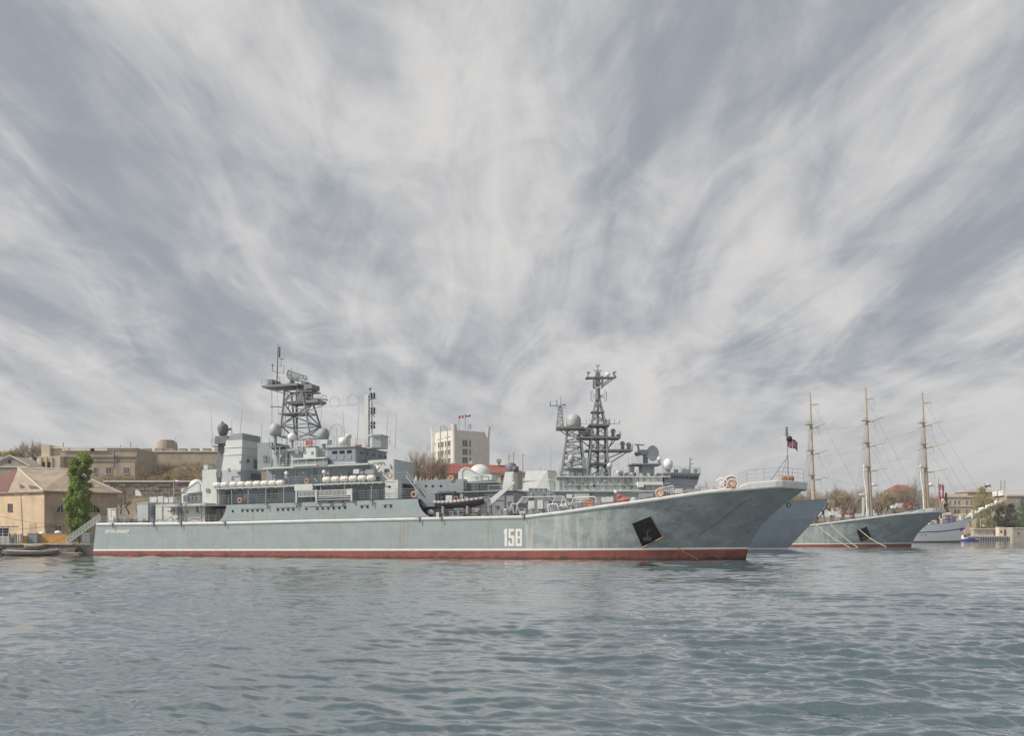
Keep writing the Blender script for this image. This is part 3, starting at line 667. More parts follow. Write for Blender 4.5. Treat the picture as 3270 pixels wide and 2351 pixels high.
# funnel: faceted casing with two collar bands
yf = 4.3
def fplan(ua, uc, ud, y0=yf, ins=0.0):
    a = NS.X(ua, y0); d = NS.X(uc, y0); c = a + (d - a) * .35
    return [(a, y0), (c, y0), (d, y0), (d, BEAM - y0), (c, BEAM - y0), (a, BEAM - y0)]
zf = [NS.P(772, v, yf)[1] for v in (1531, 1500, 1452, 1428, 1404)]
lo, hi = fplan(707, 769, 838), fplan(722, 774, 816, yf + .4)
fun = NS.mb().prism(fplan(707, 768, 840), zf[0] - 4, zf[1]).build('funnel_base', M['grey'], ship)
fun = NS.mb().prism(lo, zf[1], zf[4], hi).build('funnel', M['lgrey'], ship)
def lerp_plan(t, o): return [((1 - t) * a[0] + t * c[0], (1 - t) * a[1] + t * c[1]) for a, c in zip(lo, hi)] if not o else [(x + (-o if i in (0, 5) else o if i in (2, 3) else 0), y + (-o if i in (1, 2) else o if i in (3, 4) else (-.5 * o if i == 0 else .5 * o))) for i, (x, y) in enumerate(lerp_plan(t, 0))]
for v in (1452, 1428):
    z = NS.P(772, v, yf)[1]; t = (z - zf[1]) / (zf[4] - zf[1]); t2 = (z + .3 - zf[1]) / (zf[4] - zf[1])
    NS.mb().prism(lerp_plan(t, .09), z, z + .28, lerp_plan(t2, .09)).build('collar_band', M['gunwale'], fun)
tp = [(x, y) for x, y in hi]; b = NS.mb(); n = len(tp); i = 0
b.v += [(x, y, zf[4]) for x, y in tp] + [(x, y, zf[4] + (.0 if j in (0, 5) else 1.0 if j in (1, 4) else 1.1)) for j, (x, y) in enumerate(tp)]
b.f.append(tuple(range(n, 2 * n))); b.f += [(a, (a + 1) % n, n + (a + 1) % n, n + a) for a in range(n)]; b.build('funnel_cap', M['mgrey'], fun)
d0, d1 = (lo[2], lo[3]); NS.mb().panel(d0, d1, .60, .84, zf[1] + .4, zf[1] + 2.0, .35, -.33).build('grille', M['dgrey'], fun)
NS.mb().bar((d0[0] - .3, d0[1] + 2.0, zf[1] + 1.7), (d0[0] + .25, d0[1] + 2.0, zf[1] + 1.5), .3, 8).build('vent_cowl', M['dgrey'], fun)
NS.mb().panel(d0, d1, .5, .95, zf[1] - 1.3, zf[1] - .4, .06, .06).build('vent_panel', M['dgrey'], fun)
inner('casing', 822, 868, 1414, 1502, 4.6, 'mgrey')
inner('deck_house', 868, 1046, 1432, 1490, 4.0, 'grey')
inner('chart_house', 968, 1008, 1430, 1462, 2.8, 'lgrey')
wallbox('window', 994, 1000, 1443, 1452, 2.8, 'dgrey')
for u0, u1, v0, v1 in ((840, 850, 1456, 1480), (852, 862, 1460, 1480), (884, 890, 1450, 1480), (905, 918, 1448, 1484)): wallbox('locker', u0, u1, v0, v1, 4.0, 'dgrey', .3)
# ------------------------------------------------------------------ masts, radars and guns of the landing ship
YC = BEAM / 2
def q(u, v, y=YC): return NS.Q(u, v, y)
mast = NS.mb()
base = [q(896, 1396, 5.2), q(992, 1401, 5.2), q(992, 1401, 9.8), q(896, 1396, 9.8)]
top = [q(908, 1248, 6.4), q(968, 1248, 6.4), q(968, 1248, 8.6), q(908, 1248, 8.6)]
base = [(base[0][0], 5.0, base[0][2]), (base[1][0], 5.0, base[0][2]), (base[1][0], 10.0, base[0][2]), (base[0][0], 10.0, base[0][2])]
zt = q(940, 1250)[2]; xl, xr = NS.X(910, 6.5), NS.X(966, 6.5)
mast.lattice(base, [(xl, 6.3, zt), (xr, 6.3, zt), (xr, 8.7, zt), (xl, 8.7, zt)], 4, .17, .11)
xm = (xl + xr) / 2; mast.bar((xm, YC, base[0][2]), (xm, YC, zt), .2, 8)
for i in range(24):
    z = base[0][2] + (zt - base[0][2]) * i / 24; mast.bar((xm - 1.9 + i * .03, 6.0, z), (xm - 1.5 + i * .03, 6.0, z), .03, 4)
mast.bar((xm - 1.9, 6.0, base[0][2]), (xm - 1.2, 6.0, zt), .04, 4); mast.bar((xm - 1.5, 6.0, base[0][2]), (xm - .8, 6.0, zt), .04, 4)
MA = mast.build('main_mast', M['mast'], ship)
def plat(name, u0, u1, v, y0, y1, parent, th=.22, m='mast', rail=True, sup=True):
    b = NS.mb(); x0, x1 = NS.X(u0, YC), NS.X(u1, YC); z = q((u0 + u1) / 2, v)[2]
    b.box(x0, x1, y0, y1, z - th, z)
    if sup:
        for s in (y0 + .3, y1 - .3): b.bar((x0 + .2, s, z - th), (max(x0, min(x1, xl)) + .2, s, z - 1.4), .07, 4); b.bar((x1 - .2, s, z - th), (max(x0, min(x1, xr)) - .2, s, z - 1.4), .07, 4)
    o = b.build(name, M[m], parent)
    if rail: NS.mb().rail([(x0, y0, z), (x1, y0, z), (x1, y1, z), (x0, y1, z), (x0, y0, z)], 1.0, 2, 1.2, .028).build('railing', M['rail'], parent)
    return x0, x1, z
plat('platform', 855, 968, 1233, 5.6, 9.4, MA, .35)
plat('platform', 930, 1029, 1283, 6.0, 9.0, MA, .45)
plat('platform', 905, 975, 1322, 6.0, 9.0, MA, .15, rail=False, sup=False)
for p_ in ((q(925, 1246), q(968, 1236), .1), (q(863, 1299), q(902, 1300), .1), (q(980, 1270, 6.6), q(1047, 1278, 6.6), .12), (q(985, 1250, 6.6), q(997, 1249, 6.6), .3)): NS.mb().bar(*p_, 6).build('yardarm', M['mast'], MA)
# topmast with its lamps and cross tree
b = NS.mb(); b.bar(q(884, 1232), q(888, 1101), .13, 6, .06); b.bar(q(898, 1232), q(890, 1200), .05, 4); b.bar(q(868, 1184), q(889, 1191), .06, 4); b.bar(q(889, 1191), q(906, 1190), .06, 4)
b.bar(q(870, 1186), q(870, 1172), .05, 4); b.bar(q(906, 1195), q(907, 1166), .05, 4); b.bar(q(896, 1170), q(900, 1146), .04, 4); b.bar(q(893, 1146), q(905, 1145), .1, 5); b.bar(q(892, 1170), q(900, 1170), .05, 4)
TM = b.build('topmast', M['dgrey'], MA)
for v in (1112, 1121, 1129, 1137): NS.mb().lathe(q(892, v), [(.12, -.2), (.2, -.1), (.2, .12), (.1, .2)], 8).build('signal_lamp', M['dgrey'], MA)
NS.mb().lathe(q(870, 1172), [(.05, 0), (.25, .35), (.25, .4)], 8).build('wind_vane', M['rail'], MA)
# air search radar: tilted slab of mesh on a pedestal
b = NS.mb(); P = [q(921, 1182, 6.9), q(967, 1199, 6.9), q(968, 1207, 6.9), q(945, 1214, 6.9), q(921, 1210, 6.9), q(916, 1195, 6.9)]
yb_ = 7.9; Qf = [(x, 8.2, z) for x, y, z in P]
for i in range(6): b.bar(P[i], P[(i + 1) % 6], .09, 5); b.bar(Qf[i], Qf[(i + 1) % 6], .07, 5); b.bar(P[i], Qf[i], .07, 4)
for i in range(12):
    t = i / 11; a = Vector(P[0]).lerp(Vector(P[1]), t); c = Vector(P[4]).lerp(Vector(P[3]), min(1, t * 1.05)); b.bar(a, c, .045, 4)
for i in range(5):
    t = (i + 1) / 6; a = Vector(P[0]).lerp(Vector(P[4]), t); c = Vector(P[1]).lerp(Vector(P[3]), t); b.bar(a, c, .045, 4)
b.bar(q(931, 1182), q(931, 1174), .05, 4); b.build('air_search_radar', M['mast'], MA)
NS.mb().lathe(q(932, 1232), [(.5, 0), (.5, .5), (.35, .7), (.35, 1.2), (.2, 1.5)], 10).build('radar_pedestal', M['dgrey'], MA)
NS.box(854, 869, 1212, 1229, 6, 8.5).build('jammer_box', M['mast'], MA); NS.box(866, 878, 1218, 1230, 6.4, 8.5).build('jammer_box', M['mast'], MA)
NS.box(970, 995, 1227, 1242, 6, 8.8).build('jammer_box', M['mast'], MA); NS.box(962, 976, 1219, 1231, 6.4, 8.4).build('jammer_box', M['dgrey'], MA)
NS.box(945, 979, 1252, 1278, 6.3, 8.6).build('instrument_cabin', M['mast'], MA); NS.box(962, 997, 1247, 1251, 6, 9).build('canopy', M['dgrey'], MA)
b = NS.mb(); b.torus(q(1012, 1295, 6.3), .75, .05, 'y', 16, 5).build('loop_antenna', M['rail'], MA)
# wires and halyards
b = NS.mb()
for a, c in (((866, 1240), (872, 1352)), ((869, 1240), (866, 1380)), ((885, 1240), (893, 1380)), ((975, 1290), (1000, 1400)), ((980, 1295), (1006, 1404)), ((1029, 1290), (1022, 1366)), ((900, 1102), (1178, 1262)) if 0 else ((1005, 1302), (1165, 1290))):
    b.bar(q(*a, 6.2), q(*c, 6.2), .022, 4)
b.build('rigging_wire', M['dgrey'], ship)
b = NS.mb(); b.torus(q(1069, 1285, 6.2), .9, .045, 'y', 18, 5); b.build('loop_antenna', M['rail'], ship)
b = NS.mb(); b.torus(q(1127, 1277, 6.2), .9, .045, 'y', 18, 5); b.bar(q(1136, 1274, 6.2), q(1163, 1268, 6.2), .05, 4); b.build('loop_antenna', M['rail'], ship)
b = NS.mb(); b.torus(q(1074, 1376, 3.2), 1.05, .06, 'y', 18, 5); b.bar(q(1074, 1364, 3.2), q(1074, 1425, 3.2), .05, 4); b.bar(q(1067, 1392, 3.2), q(1067, 1425, 3.2), .05, 4); b.build('direction_finder_loop', M['rail'], ship)
# radomes
def radome(u, v0, v1, w, y, m, foot):
    x, zt_ = NS.P(u, v0, y); zb_ = NS.P(u, v1, y)[1]; r = abs(NS.X(u + w / 2, y) - x); b = NS.mb()
    pr = [(r * .82, zb_), (r, zb_ + (zt_ - zb_) * .35)] + [(max(.01, r * math.cos(a)), zb_ + (zt_ - zb_) * .42 + (zt_ - zb_) * .58 * math.sin(a)) for a in [i * math.pi / 14 for i in range(8)]]
    b.lathe((x, y, 0), pr, 20); o = b.build('radome', M[m], ship, True)
    NS.mb().lathe((x, y, 0), [(r * .6, zb_ - .1), (r * .7, zb_)], 10).bar((x, y, NS.P(u, foot, y)[1]), (x, y, zb_), r * .3, 8).build('pedestal', M['mgrey'], o)
radome(879, 1352, 1391, 34, 4.4, 'domeg', 1430); radome(933, 1383, 1406, 26, 3.0, 'dome', 1432); radome(1034, 1366, 1403, 33, 4.0, 'mgrey', 1432)
NS.box(1022, 1046, 1404, 1418, 3.2, 4.8).build('instrument_cabin', M['lgrey'], ship)
b = NS.mb(); x, z = NS.P(1097, 1396, 3.4); b.bar((x - .6, 3.4, z - .7), (x + .6, 3.4, z - .7), .6, 12); b.bar((x, 3.4, z - 2), (x, 3.4, z - 1), .2, 6); b.build('satellite_drum', M['dome'], ship, True)
b = NS.mb(); b.bar(q(1113, 1428, 3.6), q(1113, 1400, 3.6), .35, 8); b.lathe(q(1113, 1400, 3.6), [(.35, 0), (.55, .2), (.5, .5), (.2, .7)], 10); b.build('optical_sight', M['lgrey'], ship)
# rail and platforms round the mast foot
for u0, u1, v in ((860, 900, 1427), (915, 945, 1440), (950, 1008, 1428)):
    x0, x1 = NS.X(u0, 3.2), NS.X(u1, 3.2); z = NS.P(u0, v, 3.2)[1]; b = NS.mb(); b.box(x0, x1, 3.2, 6, z - .15, z); b.rail([(x0, 3.2, z), (x1, 3.2, z)], 1.4, 3, 1.0, .035); b.build('platform', M['mast'], ship)
b = NS.mb()
for u in (865, 880, 893): b.bar(NS.Q(u, 1495, 3.3), NS.Q(u, 1427, 3.3), .07, 5)
b.build('stanchion', M['lgrey'], ship)
for u0, u1, v0, v1 in ((945, 958, 1432, 1455), (960, 972, 1425, 1448)):
    p = NS.P((u0 + u1) / 2, (v0 + v1) / 2, 2.9); NS.mb().lathe((p[0], 2.9, p[1]), [(.35, -.4), (.5, -.1), (.5, .1), (.2, .4)], 10, 'y').build('reel', M['mgrey'], ship)
# forward signal mast on the bridge roof
b = NS.mb(); x0 = NS.X(1172, 5.5); zt_, zb_ = q(1172, 1262, 5.5)[2], q(1172, 1398, 5.5)[2]
b.box(x0 - .35, x0 + .35, 5.2, 5.9, zb_ - 1.5, zt_); b.bar((x0 + .75, 5.5, zb_), (x0 + .75, 5.5, zt_ - 1), .22, 6)
for i in range(14): z = zb_ + (zt_ - zb_) * i / 14; b.bar((x0, 5.3, z), (x0 + .75, 5.3, z), .04, 4)
SM = b.build('signal_mast', M['lgrey'], ship)
for i, v in enumerate((1263, 1273, 1310, 1321, 1355, 1367)):
    xx, zz = NS.P(1180, v, 5.4); b = NS.mb(); b.bar((xx - .3, 5.4, zz - .3), (xx + 1.25, 5.4, zz), .12, 5, .04); b.build('yard', M['dgrey'], SM)
    for dx in (.35, .8): NS.mb().lathe((xx + dx, 5.4, zz - .1), [(.1, 0), (.17, .12), (.17, .4), (.08, .5)], 8).build('signal_lamp', M['black'], SM)
b = NS.mb(); b.torus((NS.X(1188, 5.4), 5.4, q(1188, 1333, 5.4)[2]), .4, .08, 'y', 12, 5, .7); b.bar(q(1159, 1262, 5.5), q(1176, 1268, 5.5), .06, 4); b.bar(q(1182, 1262, 5.5), q(1182, 1248, 5.5), .06, 4); b.lathe(q(1182, 1248, 5.5), [(.04, 0), (.26, .35), (.26, .38)], 8); b.bar(q(1163, 1295, 5.5), q(1165, 1325, 5.5), .08, 5); b.build('mast_fittings', M['mast'], SM)
b = NS.mb(); x0, x1 = NS.X(1174, 4.5), NS.X(1226, 4.5); za_, zb_ = NS.P(1200, 1430, 4.5)[1], NS.P(1200, 1393, 4.5)[1]
b.prism([(x0, 5.2), (x0 + .9, 4.2), (x1 - .6, 4.6), (x1 - .6, 7.5), (x0, 7.5)], za_, zb_); b.prism([(x0 - .1, 5.0), (x0 + .9, 4.0), (x1 - .45, 4.4), (x1 - .45, 7.6), (x0 - .1, 7.6)], zb_, zb_ + .25); b.build('mast_house', M['grey'], ship)
# whip antennas
for (a, c, y) in (((672, 1310), (680, 1412), 6), ((774, 1310), (765, 1400), 6), ((740, 1338), (740, 1410), 6), ((1095, 1312), (1100, 1395), 4), ((1148, 1275), (1140, 1418), 4), ((1268, 1318), (1261, 1435), 6), ((1247, 1375), (1244, 1420), 6), ((835, 1350), (836, 1412), 6), ((1238, 1320), (1234, 1405), 8), ((560, 1395), (562, 1440), 8)):
    NS.mb().bar(NS.Q(*c, y), NS.Q(*a, y), .045, 5, .02).build('whip_antenna', M['mgrey'], ship)
# after fire-control tower
b = NS.mb(); x0, x1 = NS.X(697, 6), NS.X(719, 6); z0, z1 = NS.P(708, 1531, 6)[1], NS.P(708, 1418, 6)[1]; b.prism([(x0 - .2, 5.8), (x1 + .2, 5.8), (x1 + .2, 8), (x0 - .2, 8)], z0, z1, [(x0, 6), (x1, 6), (x1, 7.8), (x0, 7.8)])
b.box(x0 - .3, x1 + .7, 5.5, 8.3, z1, NS.P(708, 1394, 6)[1]); T = b.build('director_tower', M['dgrey'], ship)
xc, zc = NS.P(712, 1368, 6.8); b = NS.mb(); b.lathe((xc, 6.8, zc), [(.55, -1.25), (.75, -.9), (.9, -.3), (.9, .0)] + [(.9 * math.cos(a), .9 * math.sin(a)) for a in [i * math.pi / 12 for i in range(1, 6)]] + [(.01, .9)], 18); b.bar((xc + .6, 6.8, zc - .35), (xc + 1.5, 6.8, zc - .2), .2, 6); b.lathe((xc - .1, 6.8, zc + .9), [(.15, 0), (.25, .1), (.1, .25)], 8); b.build('fire_control_radar', M['dgrey'], T, True)
NS.mb().rail([(NS.X(676, 5), 5.0, NS.P(690, 1424, 5)[1]), (NS.X(696, 5), 5.0, NS.P(690, 1424, 5)[1])], 1.1, 3, .7, .04).box(NS.X(676, 5), NS.X(697, 5), 5, 8, NS.P(690, 1424, 5)[1] - .15, NS.P(690, 1424, 5)[1]).build('platform', M['mast'], T)
b = NS.mb()
for i in range(6): b.bar((NS.X(728, 6) , 6 + 0 * i, NS.P(730, 1402 - i * 4, 6)[1]), (NS.X(756 - i * 4, 6), 6, NS.P(730, 1402 - i * 4, 6)[1]), .035, 4)
b.bar(NS.Q(740, 1404, 6), NS.Q(740, 1370, 6), .06, 4); b.bar(NS.Q(757, 1403, 6), NS.Q(738, 1374, 6), .04, 4); b.build('antenna_frame', M['mgrey'], T)
NS.mb().rail([NS.Q(650, 1500, 4.4), NS.Q(690, 1498, 4.4)], 1.3, 3, .9, .035).build('railing', M['rail'], ship)
NS.box(650, 664, 1486, 1499, 4.8, 6).build('fire_locker', M['lgrey'], ship); NS.box(690, 706, 1506, 1526, 4.2, 4.5).build('grille', M['dgrey'], ship)
# twin gun turrets
def turret(uc, u0, u1, vt, vb, y, face, barrels):
    x0, x1 = NS.X(u0, y), NS.X(u1, y); zb_, zt_ = NS.P((u0 + u1) / 2, vb, y)[1], NS.P((u0 + u1) / 2, vt, y)[1]; h_ = zt_ - zb_; L_ = x1 - x0
    X_ = lambda f: (x0 + L_ * f) if face > 0 else (x1 - L_ * f)
    prof = [(0, 0), (0, .50), (.10, .74), (.20, .80), (.32, .76), (.50, .55), (.72, .34), (1.0, .26), (1.0, 0)]
    pl = [(X_(f), zb_ + .25 + (h_ - .25) * g) for f, g in prof]
    if face > 0: pl = list(reversed(pl))
    b = NS.mb(); b.side(pl, y, y + .45); b.side(pl, y + 2.75, y + 3.2)
    b.box(X_(.02), X_(.98), y + .4, y + 2.8, zb_ + .25, zb_ + .25 + h_ * .30)
    b.lathe(((x0 + x1) / 2, y + 1.6, zb_), [(L_ * .48, 0), (L_ * .48, .22), (L_ * .4, .26)], 24)
    o = b.build('gun_turret', M['lgrey'], ship)
    d = NS.mb(); d.lathe((X_(.55), y + 1.6, zb_ + h_ * .28), [(L_ * .33, 0), (L_ * .33, h_ * .15)] + [(max(.01, L_ * .33 * math.cos(a)), h_ * .15 + h_ * .57 * math.sin(a)) for a in [i * math.pi / 16 for i in range(1, 9)]], 24, sy=.85); d.build('turret_dome', M['gunwale'], o, True)
    s = NS.mb(); ins = [(X_(f), zb_ + .25 + (h_ - .25) * g) for f, g in ((.13, .05), (.13, .55), (.2, .72), (.3, .68), (.5, .46), (.72, .26), (.9, .18), (.9, .05))]
    s.path([(a, y - .02, z) for a, z in ins], .06, 5).build('shield_edge', M['mgrey'], o)
    if barrels:
        (ua, va), (ub, vb2) = barrels
        for dy in (1.2, 2.0):
            g = NS.mb(); p = Vector(NS.Q(ua, va, y + dy)); e = Vector(NS.Q(ub, vb2, y + dy)); g.bar(p, e, .09, 8, .065); g.bar(p, p.lerp(e, .18), .2, 8, .16); g.bar(e, e.lerp(p, .05), .1, 8); g.build('gun_barrel', M['dgrey'], o)
    NS.box(u0 + (70 if face > 0 else 8), u0 + (78 if face > 0 else 18), vb - 18, vb - 6, y - .04, y).build('hatch', M['mgrey'], o)
turret(1516, 1463, 1570, 1481, 1540, 5.9, 1, ((1540, 1509), (1612, 1507)))
turret(612, 579, 648, 1529, 1576, 5.9, -1, None)
NS.box(1450, 1578, 1540, 1544, 4.6, 10.4).build('gun_platform', M['mgrey'], ship)
NS.mb().lathe(NS.Q(1517, 1590, 7.5), [(2.0, 0), (2.0, 3.2)], 20).build('gun_barbette', M['lgrey'], ship)
inner('gun_house', 1380, 1545, 1571, 1655, 4.2, 'grey'); inner('gun_house', 1545, 1640, 1573, 1655, 3.2, 'mgrey')
NS.box(1370, 1640, 1569, 1573, 2.8, 12.2).build('gun_deck', M['mgrey'], ship)
NS.mb().rail([NS.Q(u, 1569, 2.9) for u in (1372, 1430, 1488)], 1.5, 3, 1.4, .035).rail([NS.Q(u, 1569, 2.9) for u in (1488, 1560, 1638)], 1.3, 3, 1.6, .03).build('railing', M['rail'], ship)
NS.mb().lathe((NS.X(612, 7.5), 7.5, NS.P(612, 1606, 6)[1]), [(1.7, 0), (1.7, 1.55)], 20).build('gun_barbette', M['lgrey'], ship)
for u0, u1, v0, v1, m_ in ((1495, 1503, 1550, 1566, 'dgrey'), (1520, 1530, 1550, 1566, 'dgrey'), (1545, 1552, 1552, 1566, 'dgrey'), (1560, 1600, 1552, 1568, 'dgrey'), (585, 600, 1583, 1604, 'dgrey'), (605, 612, 1584, 1600, 'dgrey'), (617, 624, 1584, 1600, 'dgrey'), (628, 642, 1582, 1602, 'dgrey')): NS.box(u0, u1, v0, v1, 5.2, 5.6).build('ready_locker', M[m_], ship)
# forward director column
b = NS.mb(); x0, x1 = NS.X(1603, 6.4), NS.X(1640, 6.4); z0, z1 = NS.P(1620, 1572, 6.4)[1], NS.P(1620, 1508, 6.4)[1]; b.prism([(x0, 6), (x1, 6), (x1, 9), (x0, 9)], z0, z1, [(x0 + .5, 6.4), (x1, 6.4), (x1, 8.6), (x0 + .5, 8.6)]); D = b.build('director_column', M['lgrey'], ship)
b = NS.mb(); xc, zc = NS.P(1633, 1495, 7.5); b.lathe((xc, 7.5, zc), [(.6, -.8), (.8, -.4), (.85, .2), (.6, .65), (.1, .85)], 14); b.box(xc + .3, xc + 1.0, 6.8, 8.2, zc - .6, zc + .2); b.build('fire_control_radar', M['dgrey'], D, True)
for i in range(6): NS.box(1634, 1638, 1515 + i * 9, 1518 + i * 9, 5.85, 6.0).build('rung', M['dgrey'], D)
# boat crane
b = NS.mb(); p, e = Vector(NS.Q(1552, 1616, 1.6)), Vector(NS.Q(1643, 1540, 1.6)); d = (e - p).normalized(); n_ = Vector((-d.z, 0, d.x))
for dy in (-.22, .22):
    pass
b.v += [tuple(c + n_ * a + Vector((0, y_, 0))) for c, w in ((p, .45), (e, .22)) for a, y_ in ((-w, -.25), (w, -.25), (w, .25), (-w, .25))]
b.f += [(0, 1, 5, 4), (1, 2, 6, 5), (2, 3, 7, 6), (3, 0, 4, 7), (3, 2, 1, 0), (4, 5, 6, 7)]
CR = b.build('crane_boom', M['lgrey'], ship)
b = NS.mb(); x, z = NS.P(1545, 1640, 1.6); b.lathe((x, 1.6, z - .6), [(.55, 0), (.5, 1.4), (.6, 1.5), (.6, 2.1), (.3, 2.4)], 12); b.bar((x - 1.6, 1.3, z + .1), (x + .6, 1.3, z - .2), .16, 6); b.build('crane_post', M['mgrey'], CR)
b = NS.mb(); b.torus((x + .3, 1.2, z + 1.8), .55, .1, 'y', 14, 5, .8); b.build('crane_hose', M['dgrey'], CR)
# foredeck gear
def frame_(name, pts, r, m, y): NS.mb().path([NS.Q(u, v, y) for u, v in pts], r, 5).build(name, M[m], ship)
frame_('breakwater_frame', [(1628, 1640), (1632, 1610), (1650, 1610), (1668, 1588), (1800, 1586), (1812, 1620)], .07, 'lgrey', 1.0)
frame_('breakwater_frame', [(1648, 1640), (1652, 1612), (1672, 1592)], .07, 'lgrey', 1.0)
frame_('breakwater_frame', [(1632, 1610), (1642, 1640)], .07, 'lgrey', 1.0); frame_('breakwater_frame', [(1650, 1612), (1660, 1640)], .07, 'lgrey', 1.0)
frame_('boat_cradle', [(1752, 1636), (1748, 1612), (1778, 1610), (1784, 1628)], .08, 'white', 1.0); frame_('boat_cradle', [(1762, 1636), (1752, 1612)], .06, 'white', 1.0)
frame_('boat_cradle', [(1763, 1612), (1772, 1588)], .07, 'white', 1.2); frame_('boat_cradle', [(1792, 1612), (1798, 1588)], .07, 'white', 1.2)
frame_('deck_rack', [(1824, 1612), (1832, 1590), (1900, 1587), (1908, 1604)], .07, 'white', 1.2); frame_('deck_rack', [(1830, 1605), (1908, 1602)], .05, 'white', 1.2)
NS.mb().side([NS.P(u, v, 2.5) for u, v in ((1650, 1608), (1680, 1608), (1690, 1590), (1672, 1590))], 2.5, 5.5).build('breakwater', M['mgrey'], ship); b = NS.mb(); b.side([NS.P(u, v, 2.5) for u, v in ((1770, 1602), (1815, 1602), (1805, 1590), (1772, 1590))], 2.5, 6); b.build('breakwater', M['mgrey'], ship)
for u0, u1, v0, v1, y, m_ in ((1716, 1734, 1598, 1626, 1.2, 'lgrey'), (1734, 1752, 1599, 1626, 1.3, 'mgrey'), (1686, 1706, 1600, 1628, 2.2, 'lgrey'), (1920, 1958, 1588, 1604, 1.5, 'lgrey'), (2155, 2180, 1561, 1577, 1.6, 'lgrey'), (2190, 2225, 1562, 1573, 2.0, 'mgrey'), (2040, 2085, 1576, 1592, 2.5, 'mgrey'), (1392, 1402, 1636, 1652, 1.0, 'lgrey')):
    b = NS.box(u0, u1, v0, v1, y, y + 1.2); b.build('deck_locker', M[m_], ship)
for u, v in ((1796, 1620), (1812, 1612), (1465, 1637), (1375, 1636), (1990, 1600), (2022, 1598)):
    x, z = NS.P(u, v, 1.4); NS.mb().lathe((x, 1.2, z), [(.1, -.1), (.42, 0), (.42, .7), (.1, .8)], 14, 'y').build('cable_drum', M['lgrey'], ship)
for u, v in ((1420, 1640), (1447, 1640), (1600, 1636), (1768, 1626), (1855, 1612), (1680, 1632)):
    x, z = NS.P(u, v + 8, .7); b = NS.mb(); b.lathe((x, .7, z), [(.22, 0), (.2, .5), (.32, .55), (.3, .7)], 10); b.lathe((x + .9, .7, z), [(.22, 0), (.2, .5), (.32, .55), (.3, .7)], 10); b.box(x - .4, x + 1.3, .4, 1.0, z - .1, z + .04); b.build('mooring_bitts', M['mgrey'], ship)
for u in (1415, 1445, 1490, 1560): b = NS.mb(); x, y_, z = dk(u, .6); b.path([(x + i * .25, .6 + .15 * math.sin(i * 2), z + .1 + .08 * math.cos(i * 3)) for i in range(8)], .08, 5); b.build('fire_hose', M['orange'], ship)
# hose reel and windlass near the bow
xr_, zr_ = NS.P(2305, 1545, 2.0); b = NS.mb(); b.torus((xr_, 2.0, zr_), .78, .09, 'y', 22, 6); b.torus((xr_, 3.4, zr_), .78, .09, 'y', 22, 6)
for i in range(6): a = i * math.pi / 3; b.bar((xr_, 2.0, zr_), (xr_ + .78 * math.cos(a), 2.0, zr_ + .78 * math.sin(a)), .06, 4)
b.bar((xr_, 2.0, zr_), (xr_, 3.4, zr_), .4, 12); b.build('hose_reel', M['white'], ship)
b = NS.mb(); xd, zd_ = NS.P(2335, 1543, 2.6); b.lathe((xd, 2.6, zd_), [(.3, 0), (1.0, .1), (1.0, 1.5), (.3, 1.6)], 20, 'y'); b.build('cable_drum', M['lgrey'], ship)
NS.mb().torus((xd, 2.55, zd_), 1.0, .08, 'y', 22, 6).build('drum_rim', M['white'], ship)
frame_('deck_rack', [(2098, 1572), (2106, 1560), (2150, 1551), (2152, 1575)], .07, 'lgrey', .9)
for i in range(7): frame_('deck_rack', [(2108 + i * 7, 1575), (2108 + i * 7, 1559 - i * 1.1)], .035, 'lgrey', .9)
frame_('deck_rack', [(2106, 1568), (2150, 1562)], .035, 'lgrey', .9)
# bow rail and jackstaff
def bw(u, y): x = NS.X(u, y); return (x, y, zdeck(min(x, XE)) - NS.k * x + .05)
NS.mb().rail([bw(2358, .9), bw(2385, .9), bw(2440, 1.3), bw(2488, 1.9)], 1.7, 3, 1.5, .035).rail([bw(2488, 1.9), bw(2530, 3.8), bw(2566, 5.6), bw(2566, 9)], 1.75, 3, 1.2, .035).build('bow_railing', M['rail'], ship)
xj, zj = NS.P(2512, 1362, 7.5); zj0 = NS.P(2514, 1540, 7.5)[1]; b = NS.mb(); b.bar((xj + .25, 7.5, zj0), (xj, 7.5, zj), .09, 6, .05)
b.bar((xj - 2.4, 6.2, zj0), (xj + .1, 7.5, zj0 + (zj - zj0) * .45), .05, 5); b.bar((xj - 2.4, 8.8, zj0), (xj + .1, 7.5, zj0 + (zj - zj0) * .45), .05, 5); b.bar((xj - .9, 6.8, zj0), (xj + .1, 7.5, zj0 + (zj - zj0) * .5), .05, 5); b.bar((xj - .5, 7.5, zj - 1.1), (xj + .5, 7.5, zj - 1.1), .05, 4)
J = b.build('jackstaff', M['mgrey'], ship)
for dz in (.25, .6, .95, 1.3): NS.mb().lathe((xj, 7.5, zj - dz), [(.08, -.12), (.2, -.05), (.2, .1), (.08, .15)], 8).build('signal_lamp', M['dgrey'], J)
NS.mb().ball((xj + .35, 7.3, NS.P(2516, 1402, 7.3)[1]), .42, 12, 8).build('anchor_ball', M['black'], J)
for du, c in ((-14, 'rust'), (-6, 'deckred'), (4, 'rust'), (14, 'deckred')): NS.mb().lathe(NS.Q(2514 + du, 1534, 5.5), [(.3, -.2), (.35, .25), (.15, .6)], 9).build('windlass_piece', M[c], ship)
